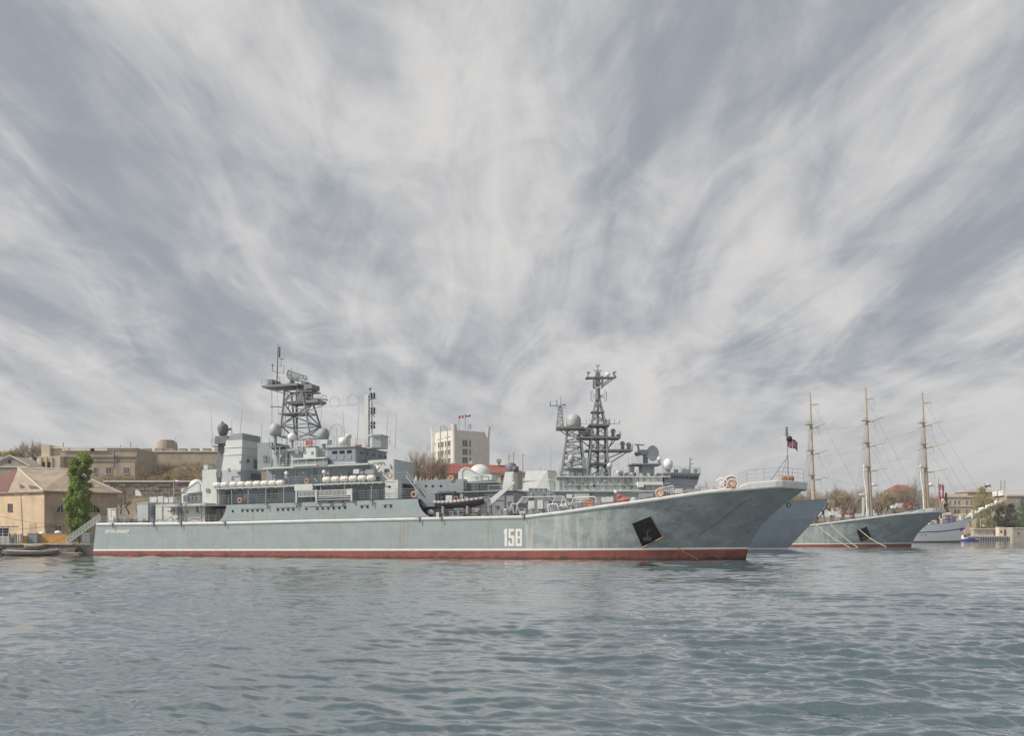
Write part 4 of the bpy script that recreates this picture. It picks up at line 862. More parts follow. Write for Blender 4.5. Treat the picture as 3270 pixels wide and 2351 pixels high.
# stern: cabin box, deck gear
x0, x1 = NS.X(438, 1.2), NS.X(472, 1.2); z0, z1 = NS.P(455, 1664, 1.2)[1], NS.P(455, 1609, 1.2)[1]; DC = NS.mb().box(x0, x1, 1.2, 4.8, z0, z1).build('deck_container', M['grey'], ship)
NS.mb().box(x1, x1 + .06, 1.2, 4.8, z0, z1 - .05).build('container_front', M['bgrey'], DC); NS.mb().box(x1 + .06, x1 + .1, 2.4, 4.4, z0 + .2, z1 - .5).build('container_door', mat('container_blue', (.14, .19, .27), .6, .1, 1), DC); NS.mb().box(x0 - .1, x1 + .1, 1.1, 4.9, z1, z1 + .12).build('container_roof', M['gunwale'], DC)
b = NS.box(342, 372, 1624, 1627, 1.5, 4); NS.box(345, 372, 1627, 1668, 3.8, 4.0, b)
for u in (344, 355, 370): b.bar(NS.Q(u, 1668, 1.6), NS.Q(u, 1626, 1.6), .06, 5)
NS.box(355, 371, 1628, 1650, 1.6, 1.7, b); b.build('stern_shelter', M['lgrey'], ship)
b = NS.mb(); b.side([NS.P(u, v, 2.0) for u, v in ((425, 1660), (440, 1660), (432, 1628))], 2.0, 2.4); b.build('stern_derrick', M['mgrey'], ship)
b = NS.mb(); x, z = NS.P(400, 1650, 3); b.lathe((x, 3, z - .8), [(.8, 0), (.9, .4), (.5, 1.1), (.2, 1.3)], 12); b.build('covered_winch', M['gunwale'], ship)
b = NS.box(350, 362, 1655, 1670, .6, 1.4); b.build('deck_locker', M['white'], ship)
b = NS.mb(); b.side([NS.P(u, v, 3.0) for u, v in ((432, 1584), (452, 1584), (446, 1572), (436, 1564), (432, 1566))], 3.0, 3.3); b.build('vent_cowl', M['lgrey'], ship)
for u0, u1, v0, v1 in ((478, 500, 1588, 1604), (505, 520, 1586, 1606), (524, 536, 1590, 1606), (540, 552, 1588, 1606)): NS.box(u0, u1, v0, v1, 2.5, 3.5).build('ready_locker', M['gunwale'], ship)
b = NS.mb(); b.bar(NS.Q(578, 1668, .6), NS.Q(578, 1578, .6), .1, 6); b.build('davit_post', M['dgrey'], ship)
b = NS.mb(); b.bar(NS.Q(555, 1606, 4), NS.Q(555, 1528, 4), .06, 5, .04); b.build('ensign_staff', M['lgrey'], ship)
b = NS.mb(); b.side([NS.P(u, v, 1.5) for u, v in ((1340, 1592), (1365, 1590), (1388, 1575), (1392, 1618), (1350, 1622), (1344, 1610))], 1.5, 4.0); b.build('boat_chock_house', M['bgrey'], ship)
# ------------------------------------------------------------------ loose things aboard the landing ship
def ring_mesh():
    b = MB(); b.torus((0, 0, 0), .32, .11, 'y', 20, 7); return b
ring0 = None
def life_ring(u, v, y, label, s=1.0):
    global ring0
    p = NS.W(NS.Q(u, v, y))
    if ring0 is None:
        ring0 = thing('life_ring', label, 'life ring', p, NS.a, 'orange life rings on the landing ship'); ring_mesh().build('ring', M['orange'], ring0, True)
        for a in range(4):
            t = math.pi / 4 + a * math.pi / 2; MB().torus((.32 * math.cos(t), 0, .32 * math.sin(t)), .115, .015, 'y', 8, 4).build('strap', M['white'], ring0)
        o = ring0
    else: o = dup(ring0, p, NS.a, label)
    o.scale = (s, s, s)
for u, v, y, l, s in ((766, 1599, .05, 'orange life ring on the promenade rail below the after row of raft canisters', 1.05), (980, 1536, .45, 'orange life ring on the upper rail between the two rows of raft canisters', 1.0),
                      (1244, 1519, .5, 'orange life ring on the rail just forward of the bow-end raft canister', 1.1), (1323, 1580, .05, 'orange life ring at the foot of the slanted ladder on the promenade rail', 1.25),
                      (1441, 1528, 3.9, 'orange life ring behind the forward gun turret, on the deckhouse roof', 1.1), (550, 1634, .9, 'orange life ring hung on the pale after deckhouse wall beside the blue container', 1.0),
                      (2107, 1575, .0, 'orange life ring on the foredeck rail above the dark anchor pocket', 1.55), (2337, 1546, .3, 'orange life ring beside the white hose reel, nearest to the bow', 1.5)):
    life_ring(u, v, y, l, s)
def orange_box(u, v, y, w, h, label):
    p = NS.W(NS.Q(u, v, y)); b = MB(); 
    for x in (-w / 2, w / 2 - .12): b.box(x, x + .12, -.2, .2, 0, h)
    b.box(-w / 2, w / 2, -.2, .2, h - .12, h); b.box(-w / 2, w / 2, -.2, .2, 0, .12); b.box(-w / 2, w / 2, -.2, .2, h * .45, h * .55); b.box(-w * .3, w * .3, -.1, .18, .1, h - .1)
    tag(b.build('life_ring_rack', mat('rack_orange', (.52, .26, .15), .7, .15, 3), None, loc=p, rotz=NS.a), label, 'rack')
orange_box(1881, 1617, .2, 1.1, .95, 'orange life ring rack at the foredeck rail forward of the white racks')
orange_box(987, 1424, 3.0, 1.0, .85, 'orange life ring rack at the foot of the lattice mast')
orange_box(1145, 1429, 3.0, .9, .4, 'low orange rack on the bridge roof')
can0 = None
ordn = ['first', 'second', 'third', 'fourth', 'fifth', 'sixth', 'seventh', 'eighth']
def canister(u, v, y, label, L_=1.15):
    global can0
    p = NS.W(NS.Q(u, v, y))
    if can0 is None:
        can0 = thing('life_raft_canister', label, 'life raft', p, NS.a, 'white life raft canisters on the raft shelves')
        b = MB(); b.lathe((0, 0, 0), [(.01, -.62), (.38, -.60), (.46, -.50), (.49, -.3), (.49, .3), (.46, .50), (.38, .60), (.01, .62)], 14, 'x'); b.build('canister_shell', M['raft'], can0, True)
        for x in (-.3, .0, .3): MB().torus((x, 0, 0), .495, .022, 'x', 14, 4).build('strap', M['lgrey'], can0)
        for x in (-.35, .35): MB().box(x - .06, x + .06, -.35, .35, -.60, -.40).build('cradle', M['mgrey'], can0)
        o = can0
    else: o = dup(can0, p, NS.a, label)
for i in range(9):
    u = 694 + i * 25.0; canister(u + (3 if i > 1 else 0), 1549 - i * .9 + 1.5, .55, 'white life raft canister, %s from the stern in the after row' % ((ordn + ['ninth'])[i]))
for i in range(6):
    u = 1044 + i * 28.3; canister(u, 1531 - i * 1.2 + 2.2, .55, 'white life raft canister, %s from the stern in the forward row' % ordn[i])
# rigid workboat hung amidships
def workboat():
    x0, z0 = NS.P(1385, 1607, -.2); x1 = NS.X(1539, -.2); t = thing('workboat', 'dark-bottomed inflatable workboat hung at the landing ship side abreast of the gun turret', 'boat', NS.W((x0, .9, z0)), NS.a)
    L_ = x1 - x0; rows = []
    for i in range(13):
        f = i / 12; w = 1.05 * min(1, (1 - f) * 2.6) ** .6 if f < 1 else .02; sh = .9 * max(0, f - .25) ** 1.5 + .12; kz = -.75 + .95 * max(0, f - .55) ** 1.6 * 2.2
        rows.append([(L_ * f, -w, sh), (L_ * f, -w * .8, kz * .45 + sh * .4), (L_ * f, 0, kz), (L_ * f, w * .8, kz * .45 + sh * .4), (L_ * f, w, sh)])
    b = MB(); b.grid(rows); b.poly(rows[0]); b.build('boat_hull', mat('boat_maroon', (.07, .045, .06), .5, .15, 2), t, True)
    for s in (0, 4): MB().path([r[s] for r in rows], .2, 8).build('inflatable_tube', mat('tube_grey', (.42, .42, .40), .6, .08, 2), t, True)
    b = MB(); b.box(1.6, 2.6, -.35, .35, .2, 1.15); b.build('console', M['lgrey'], t)
    b = MB()
    for y in (-.5, .5): b.path([(.5, y, .1), (.5, y, 1.6), (2.9, y, 1.6), (2.9, y, .4)], .04, 4)
    b.build('canopy_frame', M['dgrey'], t)
    b = MB(); b.box(.4, 3.0, -.6, .6, 1.6, 1.78); b.build('canopy', M['dgrey'], t)
    b = MB(); b.torus((3.3, -.5, .65), .28, .07, 'y', 14, 5); b.build('seat_ring', M['orange'], t)
    b = MB(); b.box(3.8, 4.3, -.3, .3, .2, 1.3); b.box(4.5, 5.0, -.25, .25, .3, .9); b.bar((4.0, 0, 1.3), (3.6, 0, 2.0), .06, 5); b.build('seat_frame', M['mgrey'], t)
    for x in (1.2, 5.0): MB().box(x, x + .3, -1.0, 1.0, -1.6, -.5).build('cradle', M['mgrey'], t)
workboat()
# red covered raft on the foredeck
b = MB(); b.lathe((0, 0, 0), [(.01, -.9), (.35, -.8), (.5, -.3), (.45, .3), (.3, .8), (.01, .95)], 12, 'x', .9); b.box(-.85, -.3, -.4, .4, .2, .95)
tag(b.build('covered_raft', mat('raft_red', (.50, .12, .08), .6, .1, 2), None, True, NS.W(NS.Q(1990, 1598, 1.5)), NS.a), 'red covered bundle on the foredeck behind the rail', 'bundle')
tag(MB().ball((0, 0, 0), .3, 12, 8).build('fender_ball', M['gunwale'], None, True, NS.W(NS.Q(1967, 1572, 1.2))), 'pale ball fender standing above the red bundle on the foredeck', 'fender')
# flags
def flag_mat(name, bands, axis=2, rot=0.0):
    m = bpy.data.materials.new(name); m.use_nodes = True; nt = m.node_tree; N = nt.nodes.new; L = nt.links.new; p = nt.nodes['Principled BSDF']; p.inputs['Roughness'].default_value = .8
    uv = N('ShaderNodeUVMap'); sep = N('ShaderNodeSeparateXYZ'); L(uv.outputs[0], sep.inputs[0]); r = N('ShaderNodeValToRGB'); r.color_ramp.interpolation = 'CONSTANT'
    L(sep.outputs[1 if axis == 2 else 0], r.inputs[0]); e = r.color_ramp.elements
    e[0].position = 0; e[0].color = (*bands[0][1], 1); e[1].position = bands[1][0]; e[1].color = (*bands[1][1], 1)
    for pos, c in bands[2:]: x = e.new(pos); x.color = (*c, 1)
    L(r.outputs[0], p.inputs['Base Color']); return m
TRI = flag_mat('tricolour', [(0, (.55, .03, .03)), (.333, (.03, .07, .30)), (.667, (.8, .8, .8))])
def jack_mat():
    m = bpy.data.materials.new('naval_jack'); m.use_nodes = True; nt = m.node_tree; N = nt.nodes.new; L = nt.links.new; p = nt.nodes['Principled BSDF']; p.inputs['Roughness'].default_value = .8
    uv = N('ShaderNodeUVMap'); sep = N('ShaderNodeSeparateXYZ'); L(uv.outputs[0], sep.inputs[0])
    def ma(op, a, b=None):
        n = N('ShaderNodeMath'); n.operation = op
        for i, x in enumerate((a, b)):
            if x is None: continue
            if isinstance(x, (int, float)): n.inputs[i].default_value = x
            else: L(x, n.inputs[i])
        return n.outputs[0]
    u, v = sep.outputs[0], sep.outputs[1]
    diag = ma('MINIMUM', ma('ABSOLUTE', ma('SUBTRACT', u, v)), ma('ABSOLUTE', ma('SUBTRACT', ma('ADD', u, v), 1.0))); cross = ma('MINIMUM', ma('ABSOLUTE', ma('SUBTRACT', u, .5)), ma('ABSOLUTE', ma('SUBTRACT', v, .5)))
    def mix(f, a, col):
        x = N('ShaderNodeMix'); x.data_type = 'RGBA'; L(f, x.inputs[0]); x.inputs[7].default_value = (*col, 1)
        if isinstance(a, tuple): x.inputs[6].default_value = (*a, 1)
        else: L(a, x.inputs[6])
        return x.outputs[2]
    c = mix(ma('LESS_THAN', diag, .085), (.42, .03, .06), (.72, .68, .72)); c = mix(ma('LESS_THAN', diag, .05), c, (.06, .05, .25)); c = mix(ma('LESS_THAN', cross, .028), c, (.72, .68, .72))
    L(c, p.inputs['Base Color']); return m
JACK = jack_mat()
CITY = flag_mat('city_flag', [(0, (.45, .05, .06)), (.40, (.7, .6, .6)), (.60, (.45, .05, .06))], 0)
def flag(p, w, h, droop, m, label, dirx=1, amp=.12, name='flag'):
    nx, ny = 12, 7; V = []; uv = []
    for j in range(ny):
        for i in range(nx):
            f, g = i / (nx - 1), j / (ny - 1); V.append((dirx * w * f, amp * math.sin(f * 7 + g * 1.5) * f, -h * (1 - g) - droop * f ** 1.5 - .1 * math.sin(f * 6) * h)); uv.append((f, g))
    me = bpy.data.meshes.new(name); fc = [(j * nx + i, j * nx + i + 1, (j + 1) * nx + i + 1, (j + 1) * nx + i) for j in range(ny - 1) for i in range(nx - 1)]
    me.from_pydata(V, [], fc); ul = me.uv_layers.new(name='UVMap')
    for pl in me.polygons:
        pl.use_smooth = True
        for li in pl.loop_indices: ul.data[li].uv = uv[me.loops[li].vertex_index]
    me.materials.append(m); o = bpy.data.objects.new(name, me); COL.objects.link(o); o.location = p
    sm = o.modifiers.new('thick', 'SOLIDIFY'); sm.thickness = .012
    return tag(o, label, 'flag')
flag(NS.W(NS.Q(2514, 1396, 7.5)), 1.5, 1.3, .85, JACK, 'dark red jack with pale cross flying from the bow staff of the nearest ship')
flag(NS.W(NS.Q(555, 1532, 4.0)), 1.2, .75, .35, TRI, 'white, blue and red flag on the short staff behind the after turret')
# gangway from stern to quay
def gangway():
    a, c = NS.W(NS.Q(318, 1662, 2.5)), at(214, 1734, 148.6); c.z = 2.0
    t = thing('gangway', 'white railed gangway sloping from the landing ship stern down to the quay', 'gangway', c); d = a - c; s = Vector((-d.y, d.x, 0)).normalized() * .5
    b = MB(); b.bar(-s, d - s, .11, 4); b.bar(s, d + s, .11, 4); b.build('side_beam', M['white'], t)
    b = MB()
    for i in range(23): p = d * ((i + .5) / 23); b.bar(p - s, p + s, .07, 4)
    b.build('treads', M['mgrey'], t)
    for q_ in (-s, s):
        b = MB(); up = Vector((0, 0, 1.05)); b.bar(q_ + up, d + q_ + up, .05, 4); b.bar(q_ + up * .5, d + q_ + up * .5, .035, 4)
        for i in range(12): p = d * (i / 11) + q_; b.bar(p, p + up, .04, 4)
        b.build('handrail', M['white'], t)
    b = MB(); 
    for i in range(11): p = d * ((i + .1) / 11) - s * 1.06; e = d * ((i + .75) / 11) - s * 1.06; b.poly([p + Vector((0, 0, .3)), e + Vector((0, 0, .3)), e + Vector((0, 0, .85)), p + Vector((0, 0, .85))])
    b.build('side_canvas', M['lgrey'], t)
gangway()
# ------------------------------------------------------------------ warship moored behind
S2 = Frame(64.4 - 104, 207 - 7.0, R(0))
S2.o = (-39.6, 200.0)
W2 = S2.empty('warship', 'slate blue warship with raked bow, lattice masts and round emblem, behind the nearest ship', 'ship')
B2 = 14.0
def s2(u, v, y=7.0): return S2.Q(u, v, y)
def warship_hull():
    stem = [S2.P(2516, 1752, 7, True), S2.P(2560, 1706, 7, True), S2.P(2610, 1652, 7, True), S2.P(2632, 1620, 7, True), S2.P(2645, 1594, 7, True)]
    zt_ = stem[-1][1]; xe = lambda s: I(s * zt_, [p[1] for p in stem], [p[0] for p in stem]); xk = S2.X(2050, 2)
    zdk = lambda x: I(x, [0, xk, S2.X(2450, 3), stem[-1][0]], [7.0, 8.2, S2.P(2450, 1606, 3)[1], zt_])
    def pt(t, s):
        x = xk + t * (xe(s) - xk); yb = 7 * t ** 1.35; yt = 7 * t ** 3.2
        g = .18 * s if s < .62 else .11 + (s - .62) / .38 * .72                     # knuckle: the flare opens above it
        return x, yb * (1 - g) + yt * g
    def part(name, s0, s1, n, m):
        cols = []
        for i in range(9): x = xk * i / 9; cols.append([(x, 0.0 + .0, zdk(x) * (s0 + (s1 - s0) * j / n)) for j in range(n + 1)])
        for i in range(37):
            t = i / 36; xt = xk + t * (stem[-1][0] - xk); z = zdk(xt); cols.append([(*pt(t, s0 + (s1 - s0) * j / n), z * (s0 + (s1 - s0) * j / n)) for j in range(n + 1)])
        b = MB(); b.grid([[c[j] for c in cols] for j in range(n + 1)]); far = [[(x, B2 - y, z) for x, y, z in c] for c in cols]
        b.grid([[c[j] for c in reversed(far)] for j in range(n + 1)]); b.grid([[far[0][j], cols[0][j]] for j in range(n + 1)]); return b.build(name, m, W2), cols
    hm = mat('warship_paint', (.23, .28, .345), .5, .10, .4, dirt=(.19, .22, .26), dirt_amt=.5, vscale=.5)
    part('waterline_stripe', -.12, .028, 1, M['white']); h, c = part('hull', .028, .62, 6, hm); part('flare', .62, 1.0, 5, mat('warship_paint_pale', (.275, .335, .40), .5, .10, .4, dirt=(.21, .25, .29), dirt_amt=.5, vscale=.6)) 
    _, c = part('sheer_strake', .99, 1.005, 1, hm)
    b = MB(); b.grid([[p[1] for p in c], [(p[1][0], B2 - p[1][1], p[1][2]) for p in c]]); b.build('main_deck', M['deck'], W2)
    # emblem: black disc with white ring
    e = Vector(S2.W(s2(2518, 1614, 2.2))); 
    def hy2(u, v):
        y = 2.0
        for _ in range(25):
            x, z = S2.P(u, v, y, True); s = z / zdk(x)
            t = max(0, min(1, (x - xk) / (xe(s) - xk))); s = min(1, z / zdk(xk + t * (stem[-1][0] - xk))); y = pt(t, s)[1]
        return x, y, z
    x, y, z = hy2(2518, 1614)
    pc = Vector((x, y, z)); ex = (Vector(hy2(2528, 1614)) - Vector(hy2(2508, 1614))).normalized(); ez = (Vector(hy2(2518, 1606)) - Vector(hy2(2518, 1622))).normalized(); nn = ex.cross(ez).normalized(); nn = nn if nn.y < 0 else -nn
    def disc(ra, off, name, m, par): MB().poly([pc + nn * off + (ex * math.cos(i * math.pi / 12) + ez * math.sin(i * math.pi / 12)) * ra for i in range(24)]).build(name, m, par) if 0 else None
    def ringd(r0, r1, off, name, m, par):
        b = MB(); A_ = [(math.cos(i * math.pi / 12), math.sin(i * math.pi / 12)) for i in range(25)]; b.grid([[pc + nn * off + (ex * c_ + ez * s_) * rr for c_, s_ in A_] for rr in (r0, r1)]); b.grid([[pc + nn * o2 + (ex * c_ + ez * s_) * r1 for c_, s_ in A_] for o2 in (off, -.1)]); return b.build(name, m, par)
    o = ringd(.26, .56, .05, 'emblem_ring', M['black'], W2); ringd(.001, .26, .055, 'emblem_centre', M['gunwale'], o)
    b = MB(); pts = [hy2(u, v) for u, v in ((2643, 1606), (2634, 1623), (2622, 1645), (2608, 1660))]; b.path([(x + .15, y, z) for x, y, z in pts], .12, 5); b.build('stem_fitting', M['black'], W2)
warship_hull()
def s2box(name, u0, u1, v0, v1, y0, m, y1=None, parent=W2): return S2.box(u0, u1, v0, v1, y0, B2 - y0 if y1 is None else y1).build(name, M[m], parent)
s2box('deck_house', 1640, 2300, 1568, 1660, 1.2, 'mgrey'); 
s2box('superstructure', 1775, 2121, 1524, 1569, 2.0, 'lgrey'); s2box('boat_deck', 1765, 2250, 1567, 1571, .8, 'lgrey'); s2box('gallery', 1800, 2125, 1548, 1550, 1.7, 'lgrey')
s2box('upper_deck', 1775, 2140, 1521, 1525, 1.6, 'gunwale')
for i in range(17): 
    x, y, z = s2(1800 + i * 18.5, 1530, 1.95); MB().box(x, x + .08, 1.8, 2.0, z - 2.2, z).build('rib', M['grey'], W2)
for i in range(8): s2box('vent_pipe', 1812 + i * 27, 1815 + i * 27, 1528, 1541, 1.7, 'dgrey', 1.95)
s2box('wing_platform', 2036, 2118, 1540, 1549, .8, 'white'); s2box('deck_house', 2050, 2125, 1549, 1568, 2.4, 'bgrey')
for i in range(6): s2box('window', 2062 + i * 11, 2068 + i * 11, 1552, 1559, 2.3, 'glass', 2.42)
# its bridge: swept forward with a line of panes
A = (S2.X(2116, 2.0), 2.0); Bp = (S2.X(2140, 2.0), 2.0); Cp = (S2.X(2236, 5.2), 5.2); zb0, zb1 = S2.zs(2180, 1513, 1549, 3)
plan = [A, Bp, Cp, (Cp[0], B2 - 5.2), (Bp[0], B2 - 2), (A[0], B2 - 2)]; low = [A, Bp, (Cp[0] - .8, 5.2), (Cp[0] - .8, B2 - 5.2), (Bp[0], B2 - 2), (A[0], B2 - 2)]
br = MB().prism(low, zb0, zb1, plan).build('bridge', M['bgrey'], W2); MB().prism([(x + .15, y - .15 if y < 7 else y + .15) for x, y in plan], zb1, zb1 + .22).build('roof', M['grey'], br)
low2 = [(A[0], 2.6), (Bp[0], 2.6), (Cp[0] - 1.2, 5.4), (Cp[0] - 1.2, B2 - 5.4), (A[0], B2 - 2.6)]; MB().prism(low2, S2.P(2180, 1572, 3)[1], zb0).build('bridge_base', M['bgrey'], W2)
for i in range(11):
    f = .06 + i * .084; MB().panel((Bp[0] - .15, Bp[1]), (Cp[0] - .2, Cp[1]), f, f + .055, zb0 + 1.35, zb0 + 2.1, .12).build('window', M['glass'], br)
MB().panel(A, Bp, .25, .8, zb0 + 1.3, zb0 + 2.1, .05).build('window', M['glass'], br)
MB().rail([(A[0], 2, zb1 + .2), (Bp[0], 2, zb1 + .2), (Cp[0], 5.2, zb1 + .2), (Cp[0], 9, zb1 + .2)], 1.3, 3, 1.4, .045).build('railing', M['rail'], W2)
MB().rail([s2(u, 1521, 1.7) for u in (1780, 1860, 1940, 2020, 2110)], 1.3, 3, 1.6, .04).build('railing', M['rail'], W2)
for u, v0, v1 in ((2160, 1500, 1513), (2184, 1497, 1513), (2197, 1499, 1513), (2222, 1498, 1513)): s2box('instrument', u - 6, u + 6, v0, v1 - 4, 5, 'mgrey', 6); MB().bar(s2(u, v1, 5.5), s2(u, v0, 5.5), .15, 5).build('instrument_post', M['mgrey'], W2)
MB().bar(s2(2203, 1513, 6), s2(2203, 1461, 6), .2, 6, .12).bar(s2(2203, 1470, 6), s2(2212, 1466, 6), .12, 5).bar(s2(2203, 1482, 6), s2(2214, 1482, 6), .12, 5).build('signal_mast', M['mgrey'], W2)
# funnel: pale after casing and blue side
yf = 2.6; zf0, zf1 = S2.P(1715, 1592, yf)[1], S2.P(1715, 1502, yf)[1]
fa = [(S2.X(1652, yf + 2), yf + 2), (S2.X(1768, yf), yf), (S2.X(1795, yf + 1.5), yf + 1.5), (S2.X(1795, yf), B2 - yf), (S2.X(1652, yf), B2 - yf)]
fb = [(S2.X(1680, yf + 2), yf + 2.4), (S2.X(1748, yf), yf + .5), (S2.X(1776, yf + 1.5), yf + 1.8), (S2.X(1776, yf), B2 - yf - .5), (S2.X(1680, yf), B2 - yf - .5)]
fo = MB().prism(fa, zf0 - 4, zf1, fb).build('funnel', M['lgrey'], W2)
t_ = .70; mid = [(a[0] + (c[0] - a[0]) * t_, a[1] + (c[1] - a[1]) * t_) for a, c in zip([( (f1[0]), f1[1]) for f1 in fa], fb)]
MB().prism([(x + (.08 if i in (1, 2) else -.08), y - .12) for i, (x, y) in enumerate(mid)], zf1 - 2.4, zf1 - 2.1).build('collar_band', M['gunwale'], fo)
s2box('vent_panel', 1688, 1746, 1561, 1580, yf - .1, 'mgrey', yf + .6, fo)
for i in range(4): s2box('vent_bar', 1687 + i * 16, 1690 + i * 16, 1560, 1581, yf - .25, 'lgrey', yf - .1, fo)
s2box('vent_bar', 1686, 1748, 1558, 1561, yf - .25, 'white', yf - .1, fo)
s2box('casing', 1644, 1668, 1507, 1560, 5, 'dgrey'); s2box('casing', 1786, 1818, 1534, 1570, 2.4, 'bgrey')
s2box('raft_cabin', 1832, 1882, 1575, 1600, 1.0, 'lgrey', 3); s2box('deck_locker', 1809, 1828, 1579, 1592, .8, 'white', 2)
# after lattice tower with the big radome
def tower(name, c, levels, r): b = MB(); b.lattice(c[0], c[1], levels, r, r * .62); return b.build(name, M['mast'], W2)
def sq(u0, u1, v, y0, y1): x0, x1 = S2.X(u0, 7), S2.X(u1, 7); z = S2.P((u0 + u1) / 2, v, 7)[1]; return [(x0, y0, z), (x1, y0, z), (x1, y1, z), (x0, y1, z)]
AT = tower('radar_tower', (sq(1792, 1868, 1520, 4, 10), sq(1813, 1850, 1372, 5.4, 8.6)), 8, .2)
x, y, z = s2(1832, 1366); MB().prism([(S2.X(1776, 7), 4.5), (S2.X(1863, 7), 4.5), (S2.X(1863, 7), 9.5), (S2.X(1776, 7), 9.5)], z - .5, z).build('platform', M['mast'], AT)
MB().bar(s2(1778, 1368), s2(1812, 1392), .12, 5).bar(s2(1795, 1368), s2(1815, 1388), .1, 5).bar(s2(1860, 1368), s2(1848, 1386), .1, 5).build('bracket', M['mast'], AT)
r_ = S2.X(1832 + 23.5, 7) - x; zc = s2(1832, 1345)[2]
MB().lathe((x, 7, 0), [(r_ * .9, z), (r_, z + .7)] + [(max(.01, r_ * math.cos(a)), zc + r_ * math.sin(a)) for a in [i * math.pi / 18 for i in range(10)]], 24).build('radome', M['domeg'], AT, True)
b = MB(); b.lattice(sq(1777, 1799, 1366, 6, 8), sq(1784, 1794, 1300, 6.7, 7.3), 6, .1, .06); b.bar(s2(1755, 1297), s2(1808, 1294), .12, 5); b.bar(s2(1775, 1302), s2(1806, 1302), .08, 4); b.bar(s2(1791, 1300), s2(1791, 1264), .12, 5, .05); b.bar(s2(1757, 1297), s2(1757, 1281), .12, 5); b.bar(s2(1778, 1294), s2(1778, 1277), .1, 5); b.bar(s2(1799, 1292), s2(1804, 1292), .2, 5); b.build('aerial_mast', M['mast'], AT)
def dome2(u, v0, v1, w, y, m, foot):
    x, zt_ = S2.P(u, v0, y); zb_ = S2.P(u, v1, y)[1]; r = abs(S2.X(u + w / 2, y) - x); h_ = zt_ - zb_
    o = MB().lathe((x, y, 0), [(r * .72, zb_), (r, zb_ + h_ * .4)] + [(max(.01, r * math.cos(a)), zb_ + h_ * .45 + h_ * .55 * math.sin(a)) for a in [i * math.pi / 14 for i in range(8)]], 18).build('radome', M[m], W2, True)
    MB().bar((x, y, S2.P(u, foot, y)[1]), (x, y, zb_), r * .45, 8).build('pedestal', M['mast'], o)
dome2(1824, 1451, 1478, 21, 3.5, 'domeg', 1496); dome2(1947, 1478, 1496, 18, 3.0, 'lgrey', 1522); dome2(2105, 1459, 1474, 16, 4.5, 'dome', 1481); dome2(2133, 1465, 1500, 32, 4, 'dome', 1514); dome2(1973, 1502, 1516, 12, 3, 'dome', 1523)
s2box('lattice_cabin', 1822, 1868, 1496, 1524, 4, 'bgrey'); s2box('platform', 1812, 1872, 1494, 1497, 3, 'mgrey'); s2box('platform', 1776, 1818, 1528, 1531, 1.8, 'mgrey')
MB().rail([s2(1778, 1529, 1.8), s2(1818, 1529, 1.8)], 1.4, 3, .9, .05).build('railing', M['rail'], W2)
# main mast
MM = tower('main_mast', (sq(1878, 1938, 1521, 4, 10), sq(1890, 1934, 1364, 5, 9)), 5, .24)
b = MB(); b.lattice(sq(1890, 1932, 1358, 5.2, 8.8), sq(1902, 1916, 1278, 6.4, 7.6), 4, .18, .11); b.bar(s2(1909, 1364), s2(1909, 1270), .25, 6); b.bar(s2(1909, 1520), s2(1909, 1364), .35, 6); b.build('upper_lattice', M['mast'], MM)
b = MB(); b.bar(s2(1909, 1280), s2(1909, 1239), .7, 8, .5); b.lattice(sq(1896, 1924, 1238, 5.6, 8.4), sq(1896, 1924, 1206, 5.6, 8.4), 2, .1, .08); b.box(S2.X(1902, 7), S2.X(1916, 7), 6.2, 7.8, s2(1909, 1232)[2], s2(1909, 1190)[2]); b.build('mast_head', M['mast'], MM)
def plat2(u0, u1, v, y0=4.4, y1=9.6, th=.4, rail=True):
    x0, x1 = S2.X(u0, 7), S2.X(u1, 7); z = s2((u0 + u1) / 2, v)[2]; MB().box(x0, x1, y0, y1, z - th, z).build('platform', M['mast'], MM)
    if rail: MB().rail([(x0, y0, z), (x1, y0, z), (x1, y1, z)], 1.1, 2, 1.4, .05).build('railing', M['rail'], MM)
plat2(1868, 2016, 1438); plat2(1842, 1978, 1398); plat2(1878, 1944, 1358); plat2(1886, 1929, 1316, 5.5, 8.5, .25, False); plat2(1870, 1962, 1206, 6, 8, .25, False); plat2(1880, 1940, 1481, 3.6, 10)
b = MB()
for a, c in (((2010, 1440), (1950, 1478)), ((2000, 1440), (1946, 1462)), ((1960, 1400), (1940, 1436)), ((1970, 1400), (1944, 1430)), ((1955, 1212), (1924, 1236)), ((1945, 1212), (1926, 1228)), ((1850, 1402), (1884, 1430)), ((1878, 1522), (1866, 1570)), ((1884, 1440), (1866, 1560))): b.bar(s2(*a), s2(*c), .13, 5)
b.bar(s2(1872, 1540, 3), s2(1886, 1440, 3), .25, 6); b.build('brace', M['mast'], MM)
b = MB(); b.bar(s2(1868, 1212), s2(1966, 1205), .12, 5); b.bar(s2(1966, 1208), s2(1958, 1190), .3, 5, .2); b.bar(s2(1957, 1190), s2(1968, 1188), .2, 5); b.bar(s2(1878, 1210), s2(1878, 1190), .15, 5); b.bar(s2(1874, 1190), s2(1884, 1190), .2, 5); b.bar(s2(1909, 1190), s2(1909, 1166), .12, 5); b.bar(s2(1897, 1184), s2(1922, 1184), .12, 5); b.bar(s2(1903, 1170), s2(1915, 1170), .08, 4)
for u in (1903, 1909, 1915): b.bar(s2(u, 1170), s2(u, 1163), .07, 4)
b.build('masthead_aerials', M['mast'], MM); MB().ball(s2(1940, 1197), .6, 12, 6).build('navigation_dome', M['dome'], MM, True)
